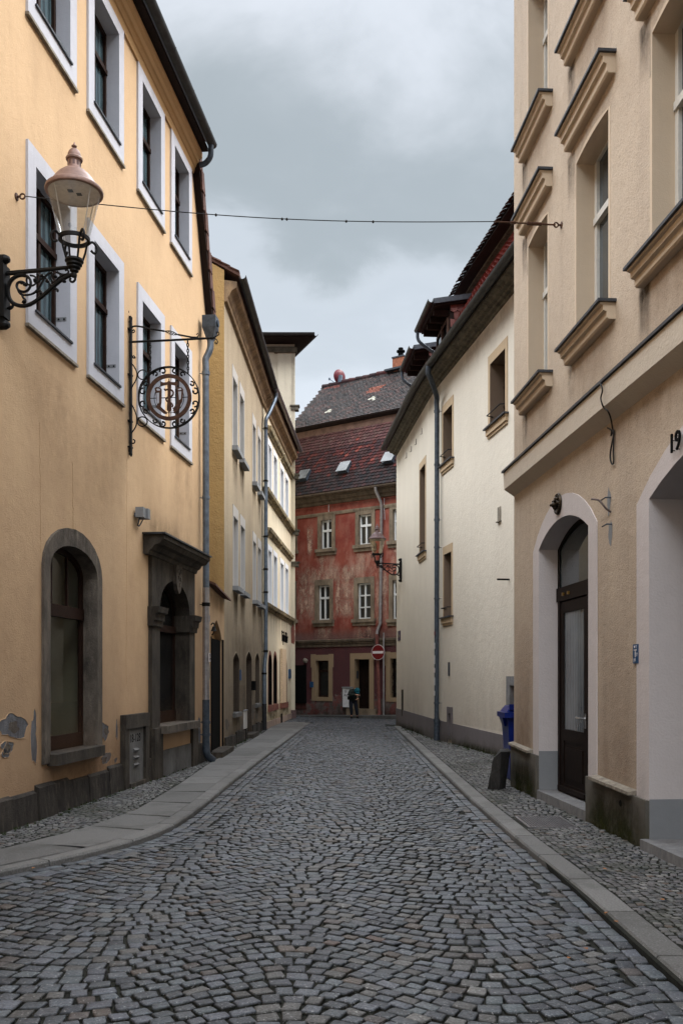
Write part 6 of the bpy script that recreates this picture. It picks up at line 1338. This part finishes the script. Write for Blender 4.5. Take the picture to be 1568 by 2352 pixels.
bedpoly('pavement_bed', [(1.78, y) for y in ysr], [(float(wallxr(y)) + .3, y) for y in ysr], -.014)
# slabs and kerb on the left
m = MB(); y = 5.0; r = random.Random(9); g = .009
def inn(y): return max(float(lerp_pts(IL, y)), float(wallx(y)) + .02)
def gcol(r, b=.19): b = b * .74; k = r.uniform(.78, 1.18); return (b * k, b * k * .995, b * k * .97)
while y < 32.6:
    d = r.uniform(.85, 1.15) if y < 20 else r.uniform(.9, 1.2); y1 = min(y + d, 32.7); sk = .30 * max(0, 1 - abs(y - 9) / 4)
    ka = lerp_pts(KL, y - sk) - .19; kb = lerp_pts(KL, y1 - sk) - .19; c = gcol(r)
    sub = 3; A_ = []; B_ = []
    for s in range(sub + 1):
        yy = y + (y1 - y) * s / sub + (g if s == 0 else -g if s == sub else 0)
        A_.append((inn(yy) + g, yy)); B_.append((float(lerp_pts(KL, yy - sk)) - .185, yy - sk))
    for s in range(sub): m.add([(*A_[s], 0), (*B_[s], 0), (*B_[s + 1], 0), (*A_[s + 1], 0), (*A_[s], -.1), (*B_[s], -.1), (*B_[s + 1], -.1), (*A_[s + 1], -.1)], [(0, 1, 2, 3), (0, 3, 7, 4), (1, 5, 6, 2)] + ([(0, 4, 5, 1)] if s == 0 else []) + ([(3, 2, 6, 7)] if s == sub - 1 else []), c)
    y = y1
struct(m.build('pavement', M['slab']))
def kerb(P, w, side, y0, y1, name):
    m = MB(); r = random.Random(3); pts = []
    yy = y0
    while yy < y1: pts.append((float(lerp_pts(P, yy)), yy)); yy += .25
    cnt = 0; seg = []
    def nrm(i):
        a = pts[max(i - 1, 0)]; b = pts[min(i + 1, len(pts) - 1)]; d = math.hypot(b[0] - a[0], b[1] - a[1]); return (-(b[1] - a[1]) / d * side, (b[0] - a[0]) / d * side)
    c = gcol(r, .21); acc = 0; lastn = 0
    for i in range(len(pts) - 1):
        n0, n1 = nrm(i), nrm(i + 1); a, b = pts[i], pts[i + 1]; L = math.hypot(b[0] - a[0], b[1] - a[1]); t0 = 0
        if acc > 1.0: c = gcol(r, .21); acc = 0; t0 = .018 / L
        acc += L; lp = lambda p, q_, t: (p[0] + (q_[0] - p[0]) * t, p[1] + (q_[1] - p[1]) * t)
        a_ = lp(a, b, t0); dz = 0
        zb = -.13
        prof = [(0, zb), (.006, -.018), (.02, .0), (w, .0), (w, -.1)]
        v = [(p[0] + nn[0] * o_, p[1] + nn[1] * o_, z_) for p, nn in ((a_, n0), (b, n1)) for o_, z_ in prof]
        m.add(v, [(j, j + 1, j + 6, j + 5) for j in range(4)] + [(4, 3, 2, 1, 0), (5, 6, 7, 8, 9)], c)
    return struct(m.build(name, M['slab']))
kerb(KL, .18, 1, 5.0, 32.6, 'kerb'); kerb(KR, .20, -1, -2.0, 30.3, 'kerb')
m = MB(); r = random.Random(8)   # pavement in front of the red house
zE = lambda a: .0
k = 0
while k * .9 < 14:
    a0_, a1_ = k * .9 + .005, k * .9 + .895; p = [WE.pt(a0_, 0, 0), WE.pt(a1_, 0, 0), WE.pt(a1_, 0, .85), WE.pt(a0_, 0, .85)]; hz = [max(0.0, (38.9 - v.y) * .041) + .012 for v in (p[0], p[1])]; hz = [hz[0], hz[1], hz[1] - .01, hz[0] - .01]
    m.hexa([(v.x, v.y, -.1) for v in p] + [(v.x, v.y, h_) for v, h_ in zip(p, hz)], gcol(r, .12)); k += 1
struct(m.build('pavement', M['slab']))
# small mosaic paving
def mosaic(fl, fr, y0, y1, s, name, seed=0):
    xs, ys, an = [], [], []; y = y0; k = 0
    while y < y1:
        a, b = float(fl(y)), float(fr(y)); x = a + s * .5 + random.uniform(0, s * .4)
        while x < b - s * .3:
            xs.append(x); ys.append(y + .05 * math.sin(x * 7 + y * .4) + random.uniform(-.004, .004)); an.append(.3 * math.cos(x * 7 + y * .4) + random.uniform(-.07, .07)); x += s * random.uniform(.85, 1.2)
        y += s * .98
    n = len(xs); c = stone_cols(n, (.105, .104, .104), .36, ((.08, (.18, .178, .17)), (.10, (.04, .044, .05)), (.03, (.10, .075, .06))))
    o = ring_mesh(name, np.array(xs), np.array(ys), np.full(n, -.0015) + rng.uniform(-.004, .003, n), np.array(an), np.full(n, s * .90) * rng.uniform(.92, 1.05, n), np.full(n, s * .88) * rng.uniform(.92, 1.04, n), c, M['mosaic'], ((0, -.02), (.04, -.004), (.15, 0)), rng.uniform(-.05, .05, (n, 2)), .05); return struct(o)
mosaic(lambda y: wallx(y) + .05, lambda y: inn(y) - .005, 5.5, 28.0, .066, 'mosaic_paving')
GR = (1.99, 2.52, 9.75, 10.55)
mosaic(lambda y: lerp_pts(KR, y) + .205, lambda y: min(float(wallxr(y)), 3.9) - .04, 3.5, 9.73, .064, 'mosaic_paving')
mosaic(lambda y: GR[1] + .01, lambda y: float(wallxr(y)) - .04, 9.76, 10.56, .064, 'mosaic_paving')
mosaic(lambda y: lerp_pts(KR, y) + .205, lambda y: float(wallxr(y)) - .03, 10.6, 30.2, .070, 'mosaic_paving')
# steel grate
m = MB(); m.box(GR[0], GR[1], GR[2], GR[2] + .02, -.03, .004); m.box(GR[0], GR[1], GR[3] - .02, GR[3], -.03, .004); m.box(GR[0], GR[0] + .02, GR[2] + .021, GR[3] - .021, -.03, .004); m.box(GR[1] - .02, GR[1], GR[2] + .021, GR[3] - .021, -.03, .004)
for i in range(1, 18): x = GR[0] + (GR[1] - GR[0]) * i / 18; m.box(x - .003, x + .003, GR[2] + .021, GR[3] - .021, -.03, .002)
for i in range(1, 26): y = GR[2] + (GR[3] - GR[2]) * i / 26; m.box(GR[0] + .021, GR[1] - .021, y - .003, y + .003, -.028, .0)
m.box(GR[0], GR[1], GR[2], GR[3], -.05, -.034); tag(m.build('floor_grate', M['zincl'], None), 'square steel grate set into the mosaic pavement before the arched door', 'grate')
# moss tufts along joints and wall feet
m = MB(); r = random.Random(21)
for i in range(420):
    t = r.random()
    if t < .45: y = r.uniform(6, 27); x = float(wallx(y)) + .06 + abs(r.gauss(0, .05)); z0 = 0
    elif t < .8: y = r.uniform(13.6, 29); x = float(wallxr(y)) - .05 - abs(r.gauss(0, .10)); z0 = 0
    else: y = r.uniform(5, 30); x = float(lerp_pts(KR, y)) - .02 - abs(r.gauss(0, .02)); z0 = -.10
    for j in range(7):
        a = r.uniform(0, 6.28); l = r.uniform(.012, .035); d = Vector((math.cos(a), math.sin(a), 0)); p = Vector((x, y, z0)) + d * r.uniform(0, .03)
        m.add([p - d.yx.to_3d() * .006, p + d.yx.to_3d() * .006, p + d * l * .5 + UP * l], [(0, 1, 2)])
mo = m.build('moss', M['mossg'], None); mo['kind'] = 'stuff'

# leaves
leafpos = [(1199, 1938), (1244, 1980), (1389, 2000), (1518, 2071), (1306, 2212), (1411, 2122), (1391, 2102), (1154, 1900), (230, 1955), (215, 1960), (165, 1966), (77, 2002), (600, 1742), (1345, 2190)]
first = None
for i, (x, y) in enumerate(leafpos):
    yy = 1.65 * F / (y - HY) if x > 600 or x < 300 else 1.6 * F / (y - HY); X0 = (x - CX) / F * yy; z0 = -.03
    if x > 1350 and y < 2150: yy = 1.6 * F / (y - HY); X0 = (x - CX) / F * yy; z0 = .006
    if first is None:
        m = MB(); prof = [(0, 0), (.010, .014), (.018, .012), (.026, .016), (.036, .006), (.045, 0)]; v = []
        for a, b in prof: v.append((a, b, .006 + b * .5))
        for a, b in prof[::-1][1:-1]: v.append((a, -b, .004 + b * .35))
        m.add(v, [tuple(range(len(v)))]); m.add([(-.015, -.001, .001), (0, -.001, .004), (0, .001, .004), (-.015, .001, .001)], [(0, 1, 2, 3)]); first = m.build('fallen_leaf', M['leaf'], None); lf = first
    else: lf = first.copy(); COL.objects.link(lf)
    lf.location = (X0, yy, z0 + .005); lf.rotation_euler = (random.uniform(-.3, .3), random.uniform(-.3, .3), random.uniform(0, 6.28)); lf.scale = (.9, .9, .9)
    tag(lf, 'small dry brown leaf lying on the paving by the kerb', 'leaf', 'dry leaves scattered along the kerbs')

# ================================================================ BLUE BIN
TBn = thing('wheelie_bin', 'blue plastic wheelie bin half hidden behind the corner of the beige house', 'bin', (2.72, 14.3, 0))
BX, BY = 2.80, 14.32
def ringbox(m, x0, x1, y0, y1, z): return [(x0, y0, z), (x1, y0, z), (x1, y1, z), (x0, y1, z)]
m = MB(); lv = [(.20, .22, .02), (.215, .24, .30), (.235, .27, .75), (.25, .29, .93), (.26, .30, .98)]
for i in range(len(lv) - 1):
    a = ringbox(m, BX - lv[i][0], BX + lv[i][0], BY - lv[i][1], BY + lv[i][1], lv[i][2]); b = ringbox(m, BX - lv[i + 1][0], BX + lv[i + 1][0], BY - lv[i + 1][1], BY + lv[i + 1][1], lv[i + 1][2]); m.add(a + b, [(0, 1, 5, 4), (1, 2, 6, 5), (2, 3, 7, 6), (3, 0, 4, 7)])
m.box(BX - .31, BX + .31, BY - .345, BY + .345, .98, 1.06)
for k in (-.14, 0, .14): m.hexa([(BX + k - .02, BY - .262, .1), (BX + k + .02, BY - .262, .1), (BX + k + .02, BY - .20, .1), (BX + k - .02, BY - .20, .1), (BX + k - .02, BY - .305, .95), (BX + k + .02, BY - .305, .95), (BX + k + .02, BY - .24, .95), (BX + k - .02, BY - .24, .95)])
m.hexa([(BX - .27, BY - .1, .84), (BX - .20, BY - .1, .84), (BX - .20, BY + .1, .84), (BX - .27, BY + .1, .84), (BX - .31, BY - .15, .979), (BX - .20, BY - .15, .979), (BX - .20, BY + .15, .979), (BX - .31, BY + .15, .979)]); m.build('bin_body', M['blue'], TBn)
m = MB(); m.hexa(ringbox(m, BX - .27, BX + .27, BY - .30, BY + .30, 1.065) + ringbox(m, BX - .20, BX + .20, BY - .22, BY + .24, 1.16)); m.box(BX - .23, BX - .13, BY - .31, BY - .25, 1.10, 1.19); m.box(BX + .13, BX + .23, BY - .31, BY - .25, 1.10, 1.19); m.build('lid', M['blue'], TBn)
for s in (-1, 1): m = MB(); m.lathe((BX + s * .22 - .03, BY + .26, .10), [(0, 0), (.1, 0), (.1, .05), (0, .05)], 18, (1, 0, 0)); m.build('wheel', M['black'], TBn)
for s, z in ((0, 0),): text_mesh('2 3\nA 6', Plane((BX + .08, BY - .31, 0), (1, 0, 0), UP, (0, -1, 0)), 0, .6, .006, .16, M['rust'], TBn, name='graffiti', extrude=.001)
# ================================================================ GUARD STONE
def gsp(x, y, Yd): return Vector(((x - CX) / F * Yd, Yd, CZ + (HY - y) / F * Yd))
base = [gsp(1119, 1812, 13.1), gsp(1146, 1814, 13.05), gsp(1160, 1811, 13.2), gsp(1148, 1806, 13.42), gsp(1122, 1806, 13.42)]
top = [gsp(1132, 1742, 13.12), gsp(1150, 1727, 13.05), gsp(1171, 1726, 13.2), gsp(1168, 1719, 13.4), gsp(1147, 1721, 13.42)]
m = MB(); v = []; K = 7; r = random.Random(1)
for k in range(K + 1):
    t = k / K
    for a, b in zip(base, top): p = a.lerp(b, t); v.append(p + Vector((r.uniform(-.005, .005), r.uniform(-.005, .005), 0)))
v = [Vector((p.x, p.y, max(p.z, -.03))) for p in v]
m.add(v, [(k * 5 + i, k * 5 + (i + 1) % 5, (k + 1) * 5 + (i + 1) % 5, (k + 1) * 5 + i) for k in range(K) for i in range(5)] + [tuple(K * 5 + i for i in range(5))]); tag(m.build('guard_stone', M['bollard'], None), 'leaning black basalt guard stone at the corner of the beige house before the blue bin', 'guard stone')

# ================================================================ PERSON
PY = 35.6; TPn = thing('person', 'person in dark jacket and navy trousers with a teal cap bending forward in the street', 'person', (.47, PY, 0))
def skin(name, J, E, mat, par, sub=2, root=0):
    me = bpy.data.meshes.new(name); me.from_pydata([(x, PY + y, z) for (x, y, z, r_) in J], E, []); ob = bpy.data.objects.new(name, me); COL.objects.link(ob)
    sk = ob.modifiers.new('s', 'SKIN'); 
    for i, j in enumerate(J): me.skin_vertices[0].data[i].radius = (j[3], j[3])
    me.skin_vertices[0].data[root].use_root = True
    sb = ob.modifiers.new('u', 'SUBSURF'); sb.levels = sub; sb.render_levels = sub
    bpy.context.view_layer.update(); ev = ob.evaluated_get(bpy.context.evaluated_depsgraph_get()); m2 = bpy.data.meshes.new_from_object(ev); bpy.data.objects.remove(ob); bpy.data.meshes.remove(me)
    o = bpy.data.objects.new(name, m2); COL.objects.link(o); m2.materials.clear(); m2.materials.append(mat); off = ROOT[par.name]
    for v in m2.vertices: v.co -= off
    for p in m2.polygons: p.use_smooth = True
    o.parent = par; ROOT[o.name] = off; return o
GZ = .0
J = [(.44, 0, .80, .13), (.45, -.04, .98, .13), (.50, -.10, 1.12, .13), (.57, -.18, 1.16, .055), (.605, -.24, 1.10, .085), (.615, -.27, 1.02, .07),  # 0-5
     (.37, -.08, 1.10, .07), (.285, -.20, .93, .052), (.44, -.32, .93, .042), (.565, -.35, .935, .028), (.62, -.35, .930, .034),  # 6-10 left arm
     (.62, -.06, 1.06, .06), (.69, -.12, .90, .05), (.67, -.26, .82, .035), (.645, -.31, .79, .026), (.62, -.33, .765, .032),  # 11-15
     (.37, 0, .70, .095), (.375, -.05, .42, .065), (.39, .02, .09, .045), (.38, -.10, .04, .04),  # 16-19
     (.53, 0, .70, .095), (.57, -.08, .42, .065), (.615, .0, .09, .045), (.63, -.12, .04, .04)]
E = [(0, 1), (1, 2), (2, 3), (3, 4), (4, 5), (2, 6), (6, 7), (7, 8), (8, 9), (9, 10), (2, 11), (11, 12), (12, 13), (13, 14), (14, 15), (0, 16), (16, 17), (17, 18), (18, 19), (0, 20), (20, 21), (21, 22), (22, 23)]
Jb = [(x, y, z, r_ * ((.35 if i in (0, 1, 2, 16, 20) else .62) if i not in (4, 5, 3, 9, 10, 14, 15) else 1)) for i, (x, y, z, r_) in enumerate(J)]; Eb = list(E)
for (hi, sx, sz) in ((10, 1, -.1), (15, -1, -.3)):
    hx, hy, hz, _ = J[hi]
    for f in range(4):
        o_ = len(Jb); L = (.062, .072, .068, .052)[f]; dy = (f - 1.5) * .018
        Jb += [(hx + sx * .028, hy + dy, hz, .0095), (hx + sx * (.028 + L * .6), hy + dy, hz + sz * .05 - .008, .009), (hx + sx * (.028 + L * .85), hy + dy, hz - .035, .008)]; Eb += [(hi, o_), (o_, o_ + 1), (o_ + 1, o_ + 2)]
    o_ = len(Jb); Jb += [(hx + sx * .0, hy - .035, hz - .01, .010), (hx + sx * .035, hy - .05, hz - .03, .009)]; Eb += [(hi, o_), (o_, o_ + 1)]
skin('body', Jb, Eb, M['skin'], TPn)
Jj = [(.44, .01, .62, .16), (.45, -.03, .88, .165), (.50, -.10, 1.10, .155), (.56, -.16, 1.15, .085), (.37, -.08, 1.08, .095), (.285, -.20, .93, .070), (.44, -.32, .93, .058), (.55, -.35, .935, .043), (.62, -.06, 1.05, .085), (.69, -.12, .90, .066), (.67, -.26, .82, .05), (.655, -.30, .80, .042)]
skin('jacket', Jj, [(0, 1), (1, 2), (2, 3), (2, 4), (4, 5), (5, 6), (6, 7), (2, 8), (8, 9), (9, 10), (10, 11)], M['jacket'], TPn)
Jt = [(.45, 0, .74, .14), (.37, 0, .66, .105), (.375, -.05, .42, .078), (.39, .02, .12, .058), (.53, 0, .66, .105), (.57, -.08, .42, .078), (.615, 0, .12, .058), (.45, -.01, .95, .12)]
skin('trousers', Jt, [(0, 1), (1, 2), (2, 3), (0, 4), (4, 5), (5, 6), (0, 7)], M['jeans'], TPn)
for s in ((.39, .02, .38, -.11), (.615, 0, .635, -.13)): skin('shoe', [(s[0], s[1] + .02, .065, .050), (s[0], s[1] - .06, .052, .050), (s[2], s[3] - .03, .042, .042)], [(0, 1), (1, 2)], M['shoe'], TPn)
hd = Vector((.607, PY - .245, 1.105)); axh = Vector((.12, -.45, .88)).normalized(); m = MB(); m.lathe(hd - axh * .01, [(.112, -.04), (.114, 0), (.108, .04), (.085, .08), (.045, .105), (0, .112)], 20, axh)
fw_ = Vector((.15, -.75, -.60)).normalized(); rt = axh.cross(fw_).normalized(); fw_ = rt.cross(axh).normalized()*(1) if rt.cross(axh).dot(fw_) > 0 else -rt.cross(axh).normalized(); b0_ = hd - axh * .045
v = [b0_ + fw_ * .10 + rt * .08, b0_ + fw_ * .175 + rt * .055, b0_ + fw_ * .19, b0_ + fw_ * .175 - rt * .055, b0_ + fw_ * .10 - rt * .08]; m.add(v + [p + axh * .012 for p in v], [(4, 3, 2, 1, 0), (5, 6, 7, 8, 9)] + [(i, i + 1, i + 6, i + 5) for i in range(4)]); m.build('cap', M['cap'], TPn, smooth=True)
m = MB(); m.lathe(hd - axh * .075 - fw_ * .02, [(.0, -.02), (.07, -.01), (.095, .02), (.098, .045)], 16, axh); m.build('hair', M['black'], TPn, smooth=True)
bg = skin('shoulder_bag', [(.30, .06, .90, .05), (.27, .05, .80, .055), (.285, .04, .72, .05)], [(0, 1), (1, 2)], M['black'], TPn)

# ================================================================ CAMERA, SKY, SUN
cam = bpy.data.cameras.new('camera'); co = bpy.data.objects.new('camera', cam); COL.objects.link(co); S.camera = co
co.location = (0, 0, CZ); co.rotation_euler = (math.pi / 2, 0, 0); cam.sensor_fit = 'VERTICAL'; cam.sensor_height = 36; cam.lens = 36 * F / 2352; cam.shift_y = (HY - 1176) / 2352; cam.clip_end = 1500; cam.clip_start = .05
SE, SR = math.radians(SUN_EL), math.radians(SUN_AZ)   # azimuth of the sun measured from +Y towards +X
w = bpy.data.worlds.new('World'); S.world = w; w.use_nodes = True; nt = w.node_tree; nt.nodes.clear()
out = N(nt, 'ShaderNodeOutputWorld'); bg1 = N(nt, 'ShaderNodeBackground'); bg2 = N(nt, 'ShaderNodeBackground'); ad = N(nt, 'ShaderNodeAddShader')
sky = N(nt, 'ShaderNodeTexSky', sky_type='NISHITA'); sky.sun_disc = False; sky.sun_elevation = SE; sky.sun_rotation = SR; sky.air_density = 1.2; sky.dust_density = 4
nt.links.new(sky.outputs[0], bg1.inputs[0]); bg1.inputs[1].default_value = SKY_NISHITA
tc = N(nt, 'ShaderNodeTexCoord'); sp = N(nt, 'ShaderNodeSeparateXYZ'); nt.links.new(tc.outputs['Generated'], sp.inputs[0])
zc = math_(nt, 'MAXIMUM', sp.outputs[2], 0.0); den = math_(nt, 'ADD', zc, .42)
cv = N(nt, 'ShaderNodeCombineXYZ'); nt.links.new(math_(nt, 'DIVIDE', sp.outputs[0], den), cv.inputs[0]); nt.links.new(math_(nt, 'DIVIDE', sp.outputs[1], den), cv.inputs[1])
def wn(scale, det, rough, st=(1, 1, 1), loc=(0, 0, 0), dist=0.0):
    mp = N(nt, 'ShaderNodeMapping'); mp.inputs['Scale'].default_value = st; mp.inputs['Location'].default_value = loc; nt.links.new(cv.outputs[0], mp.inputs[0])
    n_ = N(nt, 'ShaderNodeTexNoise'); n_.inputs['Scale'].default_value = scale; n_.inputs['Detail'].default_value = det; n_.inputs['Roughness'].default_value = rough; n_.inputs['Distortion'].default_value = dist; nt.links.new(mp.outputs[0], n_.inputs['Vector']); return n_.outputs['Fac']
nA = wn(2.0, 6, .52, (1, 1.15, 1), (2.3, .7, 0), .4); nB = wn(5.0, 6, .55, (1, 1.2, 1), (5.3, 1.7, 0), .4)
pert = math_(nt, 'ADD', math_(nt, 'MULTIPLY', math_(nt, 'SUBTRACT', nA, .5), .36), math_(nt, 'MULTIPLY', math_(nt, 'SUBTRACT', nB, .5), .20))
zz_ = math_(nt, 'ADD', zc, pert)
cr = N(nt, 'ShaderNodeValToRGB'); cr.color_ramp.interpolation = 'B_SPLINE'; el = cr.color_ramp.elements
stops = [(0, (.73, .77, .82)), (.30, (.72, .765, .81)), (.37, (.52, .56, .585)), (.41, (.64, .68, .71)), (.45, (.37, .405, .40)), (.515, (.37, .405, .40)), (.56, (.57, .60, .61)), (.60, (.73, .76, .79)), (.68, (.79, .815, .845)), (1, (.78, .81, .86))]
el[0].position = stops[0][0]; el[0].color = (*stops[0][1], 1); el[1].position = 1; el[1].color = (*stops[-1][1], 1)
for p_, c_ in stops[1:-1]: e = el.new(p_); e.color = (*c_, 1)
nt.links.new(zz_, cr.inputs[0])
# bright sky band added above the view to light the walls; dimmer at zenith
gain = math_(nt, 'SUBTRACT', rampf(nt, sp.outputs[2], .61, .68, SKY_LOW, SKY_BAND), rampf(nt, sp.outputs[2], .74, .89, 0, SKY_BAND - SKY_TOP)); gr_ = rampf(nt, sp.outputs[2], -.02, .0, .15, 1.0)
nt.links.new(cr.outputs[0], bg2.inputs[0]); nt.links.new(math_(nt, 'MULTIPLY', gain, gr_), bg2.inputs[1])
nt.links.new(bg1.outputs[0], ad.inputs[0]); nt.links.new(bg2.outputs[0], ad.inputs[1]); nt.links.new(ad.outputs[0], out.inputs[0])
sl = bpy.data.lights.new('sun', 'SUN'); so = bpy.data.objects.new('sun', sl); COL.objects.link(so); sl.energy = SUN_E; sl.angle = math.radians(SUN_ANG); sl.color = (1.0, .93, .84)
d = Vector((math.sin(SR) * math.cos(SE), math.cos(SR) * math.cos(SE), math.sin(SE))); so.rotation_euler = d.to_track_quat('Z', 'Y').to_euler(); so.location = (20, -10, 40)
S.view_settings.view_transform = 'Standard'; S.view_settings.look = 'None'; S.view_settings.exposure = EXPO; S.view_settings.gamma = 1; S.view_settings.use_curve_mapping = False
S.cycles.use_denoising = True; S.cycles.max_bounces = 6; S.cycles.transparent_max_bounces = 12
